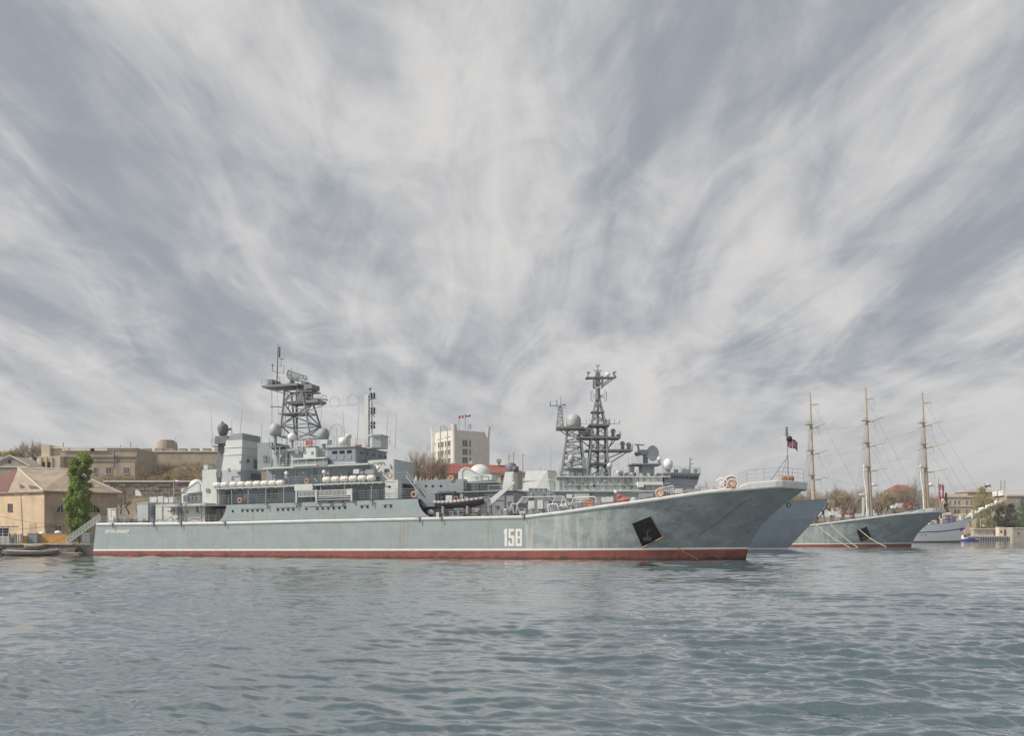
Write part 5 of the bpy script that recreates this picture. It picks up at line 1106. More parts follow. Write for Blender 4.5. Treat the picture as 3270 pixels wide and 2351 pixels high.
for s in (-1, 1):     # openwork dish pair
    b = MB(); u = 1912 + s * 14
    for i in range(5): v = 1252 + i * 7; b.bar(s2(1912 + s * 4, 1266), s2(1912 + s * 25, v, 7), .05, 4)
    b.path([s2(1912 + s * 18, 1248), s2(1912 + s * 25, 1254), s2(1912 + s * 25, 1278), s2(1912 + s * 17, 1283)], .08, 4); b.build('mesh_reflector', M['mast'], MM)
b = MB(); b.bar(s2(1868, 1386), s2(1896, 1378), .9, 8, .5); b.ball(s2(1872, 1382), 1.2, 10, 6); b.build('surface_radar', M['mast'], MM)
for u, v0, v1 in ((1958, 1370, 1398), (1988, 1410, 1437), (2007, 1414, 1437), (1932, 1340, 1357), (1975, 1388, 1398), (1886, 1418, 1437)):
    b = MB(); x, _, z0_ = s2(u, v1, 6.5); z1_ = s2(u, v0, 6.5)[2]; b.lathe((x, 6.5, z0_), [(.5, 0), (.4, (z1_ - z0_) * .5), (.62, (z1_ - z0_) * .6), (.5, (z1_ - z0_) * .9), (.2, z1_ - z0_)], 10); b.build('sensor', M['mast'], MM)
for u in (1872, 1888, 1945, 1962, 1978): MB().bar(s2(u, 1356, 6), s2(u, 1340 + (u % 3) * 3, 6), .08, 4).build('stub_aerial', M['mast'], MM)
MB().bar(s2(1945, 1355, 6), s2(1978, 1353, 6), .08, 4).bar(s2(1872, 1355, 6), s2(1840, 1352, 6), .06, 4).build('yardarm', M['mast'], MM)
for u, v in ((1867, 1462), (1905, 1508), (1923, 1500), (1985, 1505), (2005, 1510)): s2box('deck_instrument', u - 6, u + 6, v, 1522, 3.4, 'mgrey', 4.6)
# forward director with dish
s2box('director_deck', 2017, 2114, 1480, 1484, 3.5, 'mgrey'); s2box('director_house', 2050, 2090, 1484, 1523, 4.5, 'mgrey'); s2box('director_cabin', 2012, 2026, 1490, 1508, 4, 'dgrey', 5.5)
MB().rail([s2(u, 1480, 3.5) for u in (2018, 2060, 2112)], 1.5, 3, 1.0, .05).build('railing', M['rail'], W2)
b = MB(); b.bar(s2(2061, 1480, 6), s2(2061, 1452, 6), .6, 8); b.box(S2.X(2040, 6), S2.X(2068, 6), 5, 7.2, s2(2050, 1454, 6)[2], s2(2050, 1438, 6)[2]); b.bar(s2(2040, 1440, 6), s2(2036, 1420, 6), .25, 6); b.bar(s2(2026, 1420, 6), s2(2058, 1422, 6), .15, 5); b.ball(s2(2034, 1450, 5.5), .6, 10, 6); DR = b.build('fire_director', M['dgrey'], W2)
x, y, z = s2(2083, 1448, 6); rr = s2(2083, 1423, 6)[2] - z; prof = [(.05, -.7), (rr * .5, -.45), (rr * .8, -.15), (rr, .15), (rr * .97, .2), (rr * .6, -.12), (.05, -.3)]
b = MB(); b.lathe((0, 0, 0), prof, 26, 'x'); 
v2 = []
for p in b.v: 
    w = Matrix.Rotation(R(-62), 3, 'Z') @ Vector(p); v2.append((w.x + x, w.y + y, w.z + z))
b.v = v2; b.build('dish_antenna', M['grey'], DR, True)
for u, v0, y in ((1759, 1425, 6), (2006, 1445, 3), (1990, 1490, 3), (2040, 1409, 6)): MB().bar(s2(u, 1520, y), s2(u, v0, y), .07, 4, .03).build('whip_antenna', M['mast'], W2)
s2box('life_raft_box', 2036, 2056, 1545, 1556, .6, 'white', 1.4)
# ------------------------------------------------------------------ third ship: a sister landing ship
S3 = Frame(0, 0, R(-10)); 
_b = at(2908, 1747, 244.6); _lx, _ly = _st[0][0], 7.5
S3.o = (_b.x - (_lx * S3.ax[0] + _ly * S3.ay[0]), _b.y - (_lx * S3.ax[1] + _ly * S3.ay[1]))
W3 = thing('landing_ship', 'farther landing ship with dark anchor pocket and slanting mooring lines, its masts hidden', 'ship', (S3.o[0], S3.o[1], -.62), S3.a)
for o in [c for c in ship.children if c.name.split('.')[0] in ('boot_topping', 'waterline_stripe', 'hull', 'gunwale', 'bow_plate', 'main_deck', 'anchor_pocket', 'bow_door_seam')]:
    c = o.copy(); COL.objects.link(c); c.parent = W3
    for g in o.children: d = g.copy(); COL.objects.link(d); d.parent = c
    if o.name.startswith('main_deck'): c.data = o.data.copy(); c.data.materials[0] = M['deck']
for u0, u1, v0, v1, y, m_ in ((2652, 2676, 1634, 1646, 2, 'lgrey'), (2866, 2884, 1608, 1622, 3, 'grey'), (2850, 2862, 1614, 1624, 3, 'lgrey'), (2690, 2720, 1640, 1644, 3, 'red')): b = S3.box(u0, u1, v0, v1, y, y + 2.5); b.v = [(x, yy, z + .62) for x, yy, z in b.v]; b.build('deck_locker', M[m_], W3)
for u, v, r in ((2692, 1640, .9), (2906, 1618, 1.2), (2888, 1620, .8), (2720, 1641, .5)):
    x, z = S3.P(u, v, 3); MB().torus((x, 3, z + .62), r * .8, .16, 'y', 18, 6, .5).ball((x, 3.2, z + .4), r * .55, 10, 6).build('deck_gear', M['deckred'], W3)
x, z = S3.P(2756, 1625, 4); b = MB(); b.box(x - .25, x + .25, 3.5, 4.2, z - 1.5, S3.P(2756, 1582, 4)[1] + .6); b.box(x - .9, x + .9, 3.2, 4.6, S3.P(2756, 1580, 4)[1] + .4, S3.P(2756, 1577, 4)[1] + .7); b.build('director_column', M['lgrey'], W3)
MB().rail([(x_, .3, zdeck(x_) + .05) for x_ in (X0 + 2, X0 + 12, X0 + 22, X0 + 32)], 1.0, 3, 2.0, .045).build('railing', M['rail'], W3)
for a, c in (((2642, 1664), (2742, 1751)), ((2600, 1672), (2717, 1751)), ((2745, 1692), (2830, 1747))):
    p, e = S3.P(*a, -.6), S3.P(*c, -6.5); n_ = 14; pts = []
    for i in range(n_ + 1): f = i / n_; pts.append((p[0] + (e[0] - p[0]) * f, -.3 - 6.2 * f, p[1] + .62 + (e[1] - p[1]) * f - .5 * math.sin(math.pi * f)))
    MB().path(pts, .085, 5).build('mooring_line', M['rope'], W3)
# ------------------------------------------------------------------ tall ship
TD = 350.0
tb = at(2595, 1733, TD); T0 = Frame(tb.x - 30, TD, R(3))
TS_ = T0.empty('sailing_ship', 'white three-masted sailing ship with blue stripe, tan masts and long bowsprit', 'ship')
tw = mat('tall_white', (.74, .76, .80), .5, .04, .6); tan = mat('mast_tan', (.42, .335, .24), .6, .1, .6); cream = mat('furled_white', (.78, .76, .70), .7, .06, 1)
def tall_ship():
    xs_ = T0.X(3066, 6); xb_ = T0.X(3105, 6); dz = [(0, 7.5), (T0.X(2900, 0), T0.P(2960, 1680, 0)[1]), (T0.X(3020, 3), T0.P(3020, 1672, 3)[1]), (xb_, T0.P(3100, 1655, 6)[1])]
    zd = lambda x: I(x, [p[0] for p in dz], [p[1] for p in dz]); ztop = dz[-1][1]; x0 = T0.X(2860, 0)
    def part(name, f0, f1, m, out=0.0, n=3):
        cols = []
        for i in range(41):
            t = i / 40; c = []
            for j in range(n + 1):
                s = f0 + (f1 - f0) * j / n
                if t < .4: x = x0 * t / .4; y = 0; zt_ = zd(x)
                else:
                    q_ = (t - .4) / .6; xe = xs_ + (xb_ - xs_) * max(0, min(1, s)) ** 1.6; x = x0 + q_ * (xe - x0); zt_ = zd(x0 + q_ * (xb_ - x0)); y = 6 * q_ ** (1.6 + 1.4 * max(0, s))
                c.append((x, y - out, zt_ * s))
            cols.append(c)
        b = MB(); b.grid([[c[j] for c in cols] for j in range(n + 1)]); far = [[(x, 12 - y, z) for x, y, z in c] for c in cols]; b.grid([[c[j] for c in reversed(far)] for j in range(n + 1)]); b.build(name, m, TS_); return cols
    part('boot_topping', -.1, .07, mat('tall_boot', (.10, .05, .06), .6), 0, 1); part('hull', .07, .985, tw, 0, 8); c = part('sheer_rail', .985, 1.0, mat('tall_rail', (.35, .40, .48), .5), .05, 1)
    part('blue_stripe', .545, .60, mat('tall_blue', (.03, .035, .22), .5), .04, 1)
    b = MB(); b.grid([[p[1] for p in c], [(p[1][0], 12 - p[1][1], p[1][2]) for p in c]]); b.build('main_deck', M['deck'], TS_)
    for u, v in ((2953, 1688), (2977, 1685), (2992, 1683), (3015, 1680), (3030, 1677), (3045, 1674), (2940, 1712), (2955, 1711)):
        y = 0
        x, z = T0.P(u, v, .0)
        q_ = max(0, (x - x0) / (xs_ - x0)); y = 6 * min(1, q_) ** 2.4 * .9; x, z = T0.P(u, v, y); MB().box(x, x + .5, y - .25, y + .3, z, z + .22).build('port_light', M['glass'], TS_)
    bb = MB(); p, e = Vector(T0.Q(3092, 1650, 6)), Vector(T0.Q(3200, 1600, 6)); bb.bar(p - (e - p) * .1, e, .42, 8, .16); BS = bb.build('bowsprit', cream, TS_)
    for f, r in ((.06, .6), (.22, .4), (.36, .8), (.42, .65), (.55, .7), (.62, .55), (.70, .4), (.82, .75)):
        c_ = p.lerp(e, f) + Vector((0, 0, .55)); MB().ball(c_, r, 9, 6, .9).build('furled_jib', cream, BS)
    for i in range(7): a = p.lerp(e, .1 + i * .14); MB().bar(a, a.lerp(a + Vector((-1.0, 0, -3.2)), 1 - i * .12), .06, 4).build('net_line', mat('net_green', (.30, .40, .36), .8), BS)
    MB().bar(p + Vector((0, 0, -2.6)), e, .06, 4).build('martingale_stay', mat('net_green', (.3, .4, .36), .8), BS)
    MB().box(T0.X(2985, 2), T0.X(3040, 2), 3, 9, zd(60), T0.P(3010, 1662, 2)[1]).build('deck_house', M['white'], TS_); MB().box(T0.X(2995, 2), T0.X(3040, 2), 2.5, 9.5, T0.P(3010, 1642, 2)[1] - .2, T0.P(3010, 1637, 2)[1]).build('awning', M['white'], TS_)
    for u, m_ in ((2975, 'mgrey'), (2993, 'black'), (3003, 'white'), (3012, 'rust'), (3027, 'blue'), (3034, 'mgrey'), (3044, 'dgrey'), (3055, 'lgrey'), (3068, 'lgrey')):
        x, y, z = T0.Q(u, 1680, 2.5); z = zd(x); mm = mat('cover_blue', (.06, .05, .40), .6) if m_ == 'blue' else M[m_]; MB().box(x, x + (1.8 if m_ == 'blue' else .9), 2.5, 4, z, z + 1.3 + (u % 5) * .25).build('deck_gear', mm, TS_)
    MB().rail([(x, y + .2, z) for x, y, z in [c[i][1] for i in range(16, 38, 3)]], 1.1, 2, 1.2, .06).build('railing', M['gunwale'], TS_)
    MB().bar((xb_ - .4, 5.6, ztop), (xb_ - .4, 5.6, ztop + 3.2), .35, 6).build('sampson_post', M['white'], TS_)
    MB().box(xs_ - .6, xs_ + .4, 5.0, 5.6, T0.P(3068, 1692, 5)[1] - .5, T0.P(3068, 1684, 5)[1]).build('anchor', M['black'], TS_)
    # masts: (base u, base v, top u, top v), joints where the topmasts overlap, brackets, yards
    for k, (ub, vb, ut, vt, js) in enumerate(((2600, 1660, 2587, 1262, (1358, 1440, 1520, 1557)), (2782, 1660, 2764, 1243, (1345, 1416, 1492, 1533)), (2964, 1660, 2945, 1256, (1352, 1420, 1496, 1535)))):
        y = 6; P = lambda v: (ub + (ut - ub) * (vb - v) / (vb - vt)); jj = [vb] + sorted(js, reverse=True) + [vt]
        rad = [.85, .75, .68, .55, .42, .25]; b = MB()
        for i in range(len(jj) - 1): b.bar(T0.Q(P(jj[i]), jj[i], y), T0.Q(P(jj[i + 1]), jj[i + 1], y), rad[i], 8, rad[i + 1] * 1.05)
        o = b.build('mast', tan, TS_)
        for v in js[:3]:
            x, z = T0.P(P(v), v, y); g = MB(); g.box(x - 2.2, x + .6, 4.6, 7.4, z, z + .25); g.rail([(x - 2.2, 4.6, z + .25), (x - .6, 4.6, z + .25)], .8, 2, .8, .06); g.build('crosstree', tan, o)
        for v in (vt + 33, vt + 106, js[1] + 12, js[2] + 15, js[3] + 20):
            x, z = T0.P(P(v), v, y); g = MB(); g.bar((x, 5.3, z), (x + 2.4, 4.2, z + .3), .22, 5); g.bar((x + 2.4, 4.2, z + .3), (x + 2.5, 3.9, z - 2.8), .07, 4); g.build('yard_truss', M['mgrey'], o)
        for s, (a0, a1) in enumerate(((vt + 106, .9), (js[1] + 12, 1.0), (js[2] + 15, 1.0))):           # yards braced nearly end-on
            x, z = T0.P(P(a0), a0, y); L_ = 13 * a1; MB().bar((x + 1.6 - .10 * L_, 4.6 - L_, z + .4), (x + 1.6 + .10 * L_, 4.6 + L_, z + .4), .17, 6).build('yard', tan, o)
        if k: 
            pts = [T0.Q(P(v) - 12 + (vb - v) * .0 - (4 if v < 1560 else 0), v, 5.2) for v in (1490, 1530, 1570, 1610, 1652)]; MB().path(pts, .3, 7).ball(pts[0], .6, 8, 6).build('furled_staysail', cream, o)
            x, z = T0.P(P(1550) + 12, 1548, 5.5); MB().ball((x, 5.5, z), 1.0, 9, 6, .6).build('mast_lantern', M['white'], o)
        MB().bar(T0.Q(ut, vt, y), T0.Q(ut - 1, vt - 8, y), .12, 5).bar(T0.Q(ut - 5, vt + 2, y), T0.Q(ut + 4, vt + 2, y), .1, 4).build('truck', M['mgrey'], o)
    w = MB()
    for a, c in (((2765, 1345), (2910, 1308)), ((2770, 1348), (2900, 1318)), ((2770, 1420), (2925, 1378)), ((2605, 1372), (2755, 1364)), ((2610, 1462), (2756, 1440)), ((2950, 1280), (3150, 1610)), ((2955, 1360), (3120, 1630)), ((2958, 1430), (3100, 1640)), ((2770, 1280), (2960, 1640)), ((2775, 1420), (2900, 1640)), ((2590, 1280), (2780, 1640)), ((2600, 1440), (2720, 1640)), ((2945, 1380), (2905, 1650)), ((2945, 1440), (2890, 1650)), ((2762, 1380), (2722, 1650)), ((2765, 1450), (2705, 1650)), ((2588, 1350), (2560, 1640)), ((2948, 1430), (2918, 1650)), ((2790, 1480), (2940, 1460)), ((2612, 1520), (2770, 1560))):
        w.bar(T0.Q(*a, 6), T0.Q(*c, 6 if c[0] - a[0] > 0 else .5), .042, 4)
    for k, (ub, ut, vt) in enumerate(((2600, 2587, 1262), (2782, 2764, 1243), (2964, 2945, 1256))):
        for vh in (vt + 60, 1360, 1440, 1500):
            uh = ub + (ut - ub) * (1660 - vh) / (1660 - vt)
            for du in (-46, -36, -27, -18): w.bar(T0.Q(uh, vh, 6), T0.Q(ub + du, 1658, .4 if du % 2 else 11.6), .028, 3)
            w.bar(T0.Q(uh, vh, 6), T0.Q(ub + 120 + (vh - 1360) * -.2, 1655, 6), .028, 3)
    w.build('standing_rigging', M['mgrey'], TS_)
tall_ship()
tag(flag(T0.W(T0.Q(2996, 1540, 3)), 2.6, 6.0, 2.0, JACK, 'x', 1, .5), 'furled red jack hanging near the bow of the white sailing ship', 'flag')
b = MB(); p = T0.W(T0.Q(3001, 1640, 3)); e = T0.W(T0.Q(2997, 1526, 3)); b.bar(p, e, .12, 5); o = b.build('flag_pole', M['mgrey']); tag(o, 'thin staff carrying the furled red jack, before the third mast', 'flag pole')

# ------------------------------------------------------------------ small fittings on the walls of both warships
def fittings():
    rg = random.Random(19)
    for y, u0, u1, v0, v1, n in ((2.2, 712, 1225, 1560, 1598, 34), (3.0, 856, 1170, 1499, 1540, 24), (4.0, 872, 1040, 1440, 1484, 16), (1.0, 500, 650, 1616, 1662, 12), (3.3, 1180, 1250, 1476, 1536, 7), (4.2, 1390, 1540, 1578, 1640, 14), (3.2, 1550, 1636, 1580, 1640, 10), (4.3, 724, 768, 1460, 1524, 5)):
        for _ in range(n):
            u = rg.uniform(u0, u1); va, vb = rg.uniform(v0, v1), rg.uniform(v0, v1); k = rg.random()
            if k < .4: NS.mb().bar(NS.Q(u, v0, y - .08), NS.Q(u, v1, y - .08), rg.choice((.04, .05, .07)), 5).build('pipe', M[rg.choice(('lgrey', 'mgrey', 'dgrey'))], ship)
            elif k < .75: NS.box(u, u + rg.uniform(3, 9), va, va + rg.uniform(4, 10), y - .22, y - .01).build('junction_box', M[rg.choice(('lgrey', 'mgrey', 'dgrey', 'white'))], ship)
            elif k < .9: NS.mb().bar(NS.Q(u, va, y - .1), NS.Q(min(u1, u + rg.uniform(15, 50)), va - .5, y - .1), .04, 5).build('cable_run', M['mgrey'], ship)
            else: x, z = NS.P(u, va, y); NS.mb().torus((x, y - .06, z), .2, .04, 'y', 12, 5).build('valve_wheel', M['dgrey'], ship)
    for y, u0, u1, v0, v1, n in ((2.0, 1785, 2110, 1527, 1564, 40), (1.2, 1650, 2240, 1574, 1600, 24), (2.4, 2052, 2120, 1551, 1566, 6)):
        for _ in range(n):
            u = rg.uniform(u0, u1); va = rg.uniform(v0, v1); k = rg.random()
            if k < .45: MB().bar(S2.Q(u, v0, y - .12), S2.Q(u, v1, y - .12), .08, 5).build('pipe', M[rg.choice(('lgrey', 'mgrey', 'dgrey'))], W2)
            else: S2.box(u, u + rg.uniform(3, 8), va, va + rg.uniform(3, 8), y - .3, y - .02).build('junction_box', M[rg.choice(('lgrey', 'mgrey', 'dgrey', 'dgrey'))], W2)
    for u, v in [(rg.uniform(1785, 2110), rg.uniform(1508, 1520)) for _ in range(26)]: S2.box(u, u + rg.uniform(3, 9), v, 1522, 2.5, 4).build('deck_fitting', M[rg.choice(('lgrey', 'mgrey', 'dgrey'))], W2)
    for u in [rg.uniform(1780, 2230) for _ in range(16)]: MB().bar(S2.Q(u, 1518, 5), S2.Q(u + rg.uniform(-3, 3), rg.uniform(1470, 1505), 5), .05, 4, .03).build('stub_aerial', M['mast'], W2)
    for u in [rg.uniform(1050, 1230) for _ in range(7)] + [rg.uniform(860, 1010) for _ in range(8)]: NS.mb().bar(NS.Q(u, 1430, 5), NS.Q(u + rg.uniform(-2, 2), rg.uniform(1395, 1420), 5), .035, 4, .02).build('stub_aerial', M['mast'], ship)
    for _ in range(26):
        u = rg.uniform(1400, 2260); x, y_, z = dk(u, rg.uniform(1.5, 4.0)); w, h_ = rg.uniform(.3, 1.2), rg.uniform(.3, 1.1); NS.mb().box(x, x + w, y_, y_ + .8, z - .1, z + h_).build('deck_fitting', M[rg.choice(('lgrey', 'mgrey', 'dgrey', 'grey'))], ship)
    for _ in range(10):
        u = rg.uniform(1400, 2260); x, y_, z = dk(u, rg.uniform(1.0, 3.0)); NS.mb().lathe((x, y_, z), [(.14, 0), (.14, .7), (.32, .75), (.3, 1.0), (.1, 1.1)], 10).build('vent_head', M['lgrey'], ship)
    for _ in range(14):
        u = rg.uniform(330, 480); x, y_, z = dk(u, rg.uniform(1.0, 5.0)); w = rg.uniform(.3, .9); NS.mb().box(x, x + w, y_, y_ + .6, z - .1, z + rg.uniform(.3, 1.0)).build('deck_fitting', M[rg.choice(('lgrey', 'mgrey', 'dgrey', 'rust'))], ship)
fittings()
# ------------------------------------------------------------------ land
def shore(x): return I(x, [-900, -66, -60, -40, 6, 60, 120, 200, 260, 900], [153, 153, 172, 236, 296, 345, 415, 430, 440, 440])
def ground_z(x, y):
    e = y - shore(x)
    if e < 0: return -4.0
    zl = I(y, [150, 200, 214, 232, 240, 262, 278, 296, 340, 700, 1500], [1.9, 2.0, 4.5, 10.5, 15.5, 19.0, 20.5, 26.5, 27.5, 30, 34])
    zr = I(e, [0, 3, 25, 60, 120, 400, 1200], [1.0, 1.6, 2.0, 9.0, 13.0, 19, 26])
    zc = I(e, [0, 3, 25, 50, 90, 400, 1200], [1.0, 1.6, 2.5, 11, 16, 24, 30])
    if x < -60: return zl
    if x < -20: f = (x + 60) / 40; return zl * (1 - f) + zc * f if e > 6 else min(zl, zc)
    if x < 60: return zc
    if x < 140: f = (x - 60) / 80; return zc * (1 - f) + zr * f
    return zr
def terrain():
    xs = np.concatenate([np.linspace(-900, -260, 17), np.linspace(-250, 300, 131), np.linspace(320, 1000, 18)]); ys = np.concatenate([np.linspace(149, 360, 86), np.linspace(365, 620, 60), np.linspace(640, 1600, 25)])
    V = np.array([[(x, y, ground_z(x, y) + (.35 * math.sin(x * .31) * math.sin(y * .27) if ground_z(x, y) > 3 else 0)) for x in xs] for y in ys])
    m = mat('scrub_ground', (.17, .14, .10), .95, .35, .12, dirt=(.10, .11, .05), dirt_amt=.8, vscale=.2, bump=.6, bscale=1.5)
    struct(np_mesh('hillside', V.reshape(-1, 3), len(xs), len(ys), m))
terrain()
con = mat('concrete', (.36, .33, .28), .9, .22, .8, dirt=(.16, .14, .12), dirt_amt=.6, bump=.3, bscale=3)
stone = mat('quay_stone', (.22, .20, .17), .9, .3, .6, dirt=(.07, .07, .06), dirt_amt=.8, bump=.5, bscale=4)
QY = 149.5
def quay():
    q_ = MB().prism([(-300, QY + .5), (-71.0, QY + .5), (-64.5, 172), (-64.5, 204), (-300, 204)], -3, 1.80).build('quay', con); struct(q_)
    st = []
    for k in range(3):
        b = MB(); w, h_ = (1.5, 1.9, 1.25)[k], .52
        b.prism([(0, 0), (w, 0), (w, .5), (0, .5)], 0, h_, [(.03, .05), (w - .03, .05), (w - .03, .5), (.03, .5)]); st.append((b, w))
    mesh = [b.build('stone', stone, q_) for b, w in st]
    for o in mesh: o.location = (-71.0 - 1, QY + .1, -3)
    for row in range(3):
        x = -112.0 + row * .4; i = 0
        while x < -73.3:
            k = (i * 7 + row * 3) % 3; o = mesh[k].copy(); COL.objects.link(o); o.parent = q_; o.location = (x, QY - .02 + .09 * rnd.random(), -.15 + row * .54); x += st[k][1] + .03; i += 1
    for o in mesh: bpy.data.objects.remove(o)
    b = MB(); b.prism([(0, -.15), (2.6, -.15), (2.6, 1.0), (0, 1.0)], 0, .24, [(.02, -.12), (2.58, -.12), (2.58, 1.0), (.02, 1.0)]); c0 = b.build('coping_slab', con, q_)
    for i in range(16):
        o = c0 if i == 0 else c0.copy()
        if i: COL.objects.link(o); o.parent = q_
        o.location = (-73.7 - 2.63 * i, QY, 1.78 + .02 * (i % 3))
quay()
# buildings -----------------------------------------------------------------------------
ochre = mat('ochre_plaster', (.60, .47, .32), .9, .14, .35, dirt=(.36, .27, .17), dirt_amt=.6, vscale=.5)
ochre2 = mat('shaded_plaster', (.43, .345, .255), .9, .18, .4, dirt=(.24, .19, .14), dirt_amt=.7, vscale=.5)  # darker ochre for walls turned from the sun, shade put into the colour
sandst = mat('sandstone', (.40, .34, .265), .9, .2, .3, dirt=(.18, .15, .12), dirt_amt=.7, vscale=.4)
cream_w = mat('cream_wall', (.62, .53, .40), .9, .10, .3, dirt=(.45, .36, .25), dirt_amt=.5)
tile_r = mat('roof_red', (.27, .085, .068), .75, .15, .6)
asb = mat('roof_sheet', (.36, .29, .225), .9, .2, .5, dirt=(.20, .15, .11), dirt_amt=.6, bump=.3, bscale=2)
tarp = mat('tarp_maroon', (.17, .075, .07), .8, .2, .6)
concw = mat('pale_concrete', (.66, .64, .595), .85, .08, .3, dirt=(.45, .41, .35), dirt_amt=.5)
wood = mat('window_frame', (.60, .56, .48), .8, .1, 2)
def win(parent, A, B, f0, f1, z0, z1, fr=wood, off=.02, mull=1):
    d = (Vector(B) - Vector(A)).length; w = (f1 - f0); t = .09 / d; b = MB()
    b.panel(A, B, f0, f0 + t, z0, z1, .1, off); b.panel(A, B, f1 - t, f1, z0, z1, .1, off); b.panel(A, B, f0, f1, z1 - .1, z1, .105, off); b.panel(A, B, f0 - t * .5, f1 + t * .5, z0 - .08, z0 + .05, .18, off)
    for i in range(mull): f = f0 + w * (i + 1) / (mull + 1); b.panel(A, B, f - t * .4, f + t * .4, z0, z1, .07, off)
    o = b.build('window', fr, parent); MB().panel(A, B, f0 + t * .5, f1 - t * .5, z0 + .02, z1 - .05, .03, off).build('pane', M['pane'], o)
def warehouse():
    c = at(141.5, 1700, 176); c.z = 1.9; zeq = at(141.5, 1570, 176).z; zr = at(47, 1502, 188).z
    a = R(41); D1 = Vector((math.cos(a), math.sin(a))); D2 = Vector((-math.sin(a), math.cos(a))); C2 = Vector((c.x, c.y))
    # the long wall runs to photo column 375
    t1 = 4
    for _ in range(60):
        p = C2 + D1 * t1
        if (p.x / p.y) * F + PW / 2 < 375: t1 += .5
    L1, L2 = t1, 20.0
    D2 = Vector((math.cos(R(152)), math.sin(R(152)))); L2 = 25.0
    t = thing('warehouse', 'ochre quayside warehouse with hipped sheet roof and half-round windows behind the poplar', 'building', (0, 0, 0))
    pl = [C2 + D2 * L2, C2, C2 + D1 * L1, C2 + D1 * L1 + D2 * L2]; z0 = 1.9
    def wallp(A, B, name, m):
        n = Vector(((B - A).y, -(B - A).x)).normalized(); MB().prism([tuple(A), tuple(B), tuple(B - n * .5), tuple(A - n * .5)], z0, zeq).build(name, m, t)
    wallp(pl[0], pl[1], 'wall', ochre); wallp(pl[1] + D1 * .02, pl[2], 'wall', ochre2); wallp(pl[2], pl[3], 'wall', ochre2); wallp(pl[3], pl[0], 'wall', ochre2)
    e = .5; P = [pl[0] + (-D1 + D2) * e, pl[1] + (-D1 - D2) * e, pl[2] + (D1 - D2) * e, pl[3] + (D1 + D2) * e]
    r0 = C2 + D2 * 13 + D1 * 2.5; r1 = C2 + D2 * 9 + D1 * (L1 - 4.0); z = lambda p, h_: (p.x, p.y, h_)
    ze = zeq + .02
    def slope(name, pts, m):
        b = MB(); b.poly(pts); b.poly([(x, y, zz - .18) for x, y, zz in reversed(pts)]); n = len(pts)
        for i in range(n): p, q_ = pts[i], pts[(i + 1) % n]; b.poly([p, (p[0], p[1], p[2] - .18), (q_[0], q_[1], q_[2] - .18), q_])
        return b.build(name, m, t)
    roof = slope('roof', [z(P[1], ze), z(P[2], ze), z(r1, zr), z(r0, zr)], asb); slope('roof', [z(P[0], ze), z(P[1], ze), z(r0, zr)], asb); slope('roof', [z(P[2], ze), z(P[3], ze), z(r1, zr)], asb); slope('roof', [z(P[3], ze), z(P[0], ze), z(r0, zr), z(r1, zr)], asb)
    up = Vector((0, 0, .14)); m0 = P[0].lerp(P[1], .56)
    b = MB(); b.poly([Vector(z(P[0], ze)) + up, Vector(z(m0, ze)) + up, Vector(z(r0, zr)) + up]); b.build('tarpaulin', tarp, t)
    for f, g, w, h_ in ((.72, .12, .07, .2), (.86, .08, .12, .16)):
        a0 = Vector(z(P[0].lerp(P[1], f), ze)); a1 = Vector(z(P[0].lerp(P[1], f + w), ze)); rr = Vector(z(r0, zr)); b = MB(); b.poly([a0.lerp(rr, g) + up, a1.lerp(rr, g) + up, a1.lerp(rr, g + h_ * .5) + up, a0.lerp(rr, g + h_) + up]); b.build('roof_hole', M['black'], t)
    MB().bar(z(r0, zr + .1), z(r1, zr + .1), .18, 6).bar(z(r0, zr + .1), z(P[1], ze + .1), .14, 6).bar(z(r1, zr + .1), z(P[2], ze + .1), .14, 6).build('ridge_cap', wood, t)
    # sheets of the big slope, each lapped over the one below
    rows, cols = 5, 13; q00, q10, q01, q11 = [Vector(v_) for v_ in (z(P[1], ze), z(P[2], ze), z(r0, zr), z(r1, zr))]; nrm = (q10 - q00).cross(q01 - q00).normalized()
    for j in range(rows):
        for i in range(cols):
            g0, g1 = j / rows, (j + 1.06) / rows; f0, f1 = i / cols + .004, (i + 1) / cols - .004; up2 = nrm * (.06 + .035 * rnd.random())
            b = MB(); pp = lambda f, g: q00.lerp(q10, f).lerp(q01.lerp(q11, f), min(1, g)); b.poly([pp(f0, g0) + up2 * 1.6, pp(f1, g0) + up2 * 1.6, pp(f1, g1) + up2, pp(f0, g1) + up2]); b.poly([pp(f0, g0), pp(f1, g0), pp(f1, g0) + up2 * 1.6, pp(f0, g0) + up2 * 1.6]); b.build('roof_sheet', asb if rnd.random() > .08 else con, t)
    MB().panel(pl[1], pl[2], 0, 1, zeq - .75, zeq - .45, .12).build('cornice', ochre2, t); MB().panel(pl[0], pl[1], 0, 1, zeq - .3, zeq - .05, .14).build('cornice', ochre, t)
    def fcol(u, A, B):
        lo, hi = -.2, 1.2
        for _ in range(40):
            m_ = (lo + hi) / 2; p = A.lerp(B, m_)
            if p.x / p.y * F + PW / 2 < u: lo = m_
            else: hi = m_
        return lo
    for u0, u1 in ((175, 236), (262, 324)):          # half-round lunettes
        f0, f1 = fcol(u0, pl[1], pl[2]), fcol(u1, pl[1], pl[2]); fm = (f0 + f1) / 2; p = pl[1].lerp(pl[2], fm); zb_ = EYE + (HZ - 1637) / F * p.y; ra = (f1 - f0) * L1 / 2; rz = 29 / F * p.y
        n = Vector((D1.y, -D1.x)); b = MB(); arc = [(math.cos(math.pi * i / 14), math.sin(math.pi * i / 14)) for i in range(15)]
        g = lambda cx, cz, k, off: (p.x + D1.x * cx * ra * k + n.x * off, p.y + D1.y * cx * ra * k + n.y * off, zb_ + cz * rz * k)
        b.poly([g(x, y, .86, .03) for x, y in arc]); o = b.build('lunette_window', M['glass'], t)
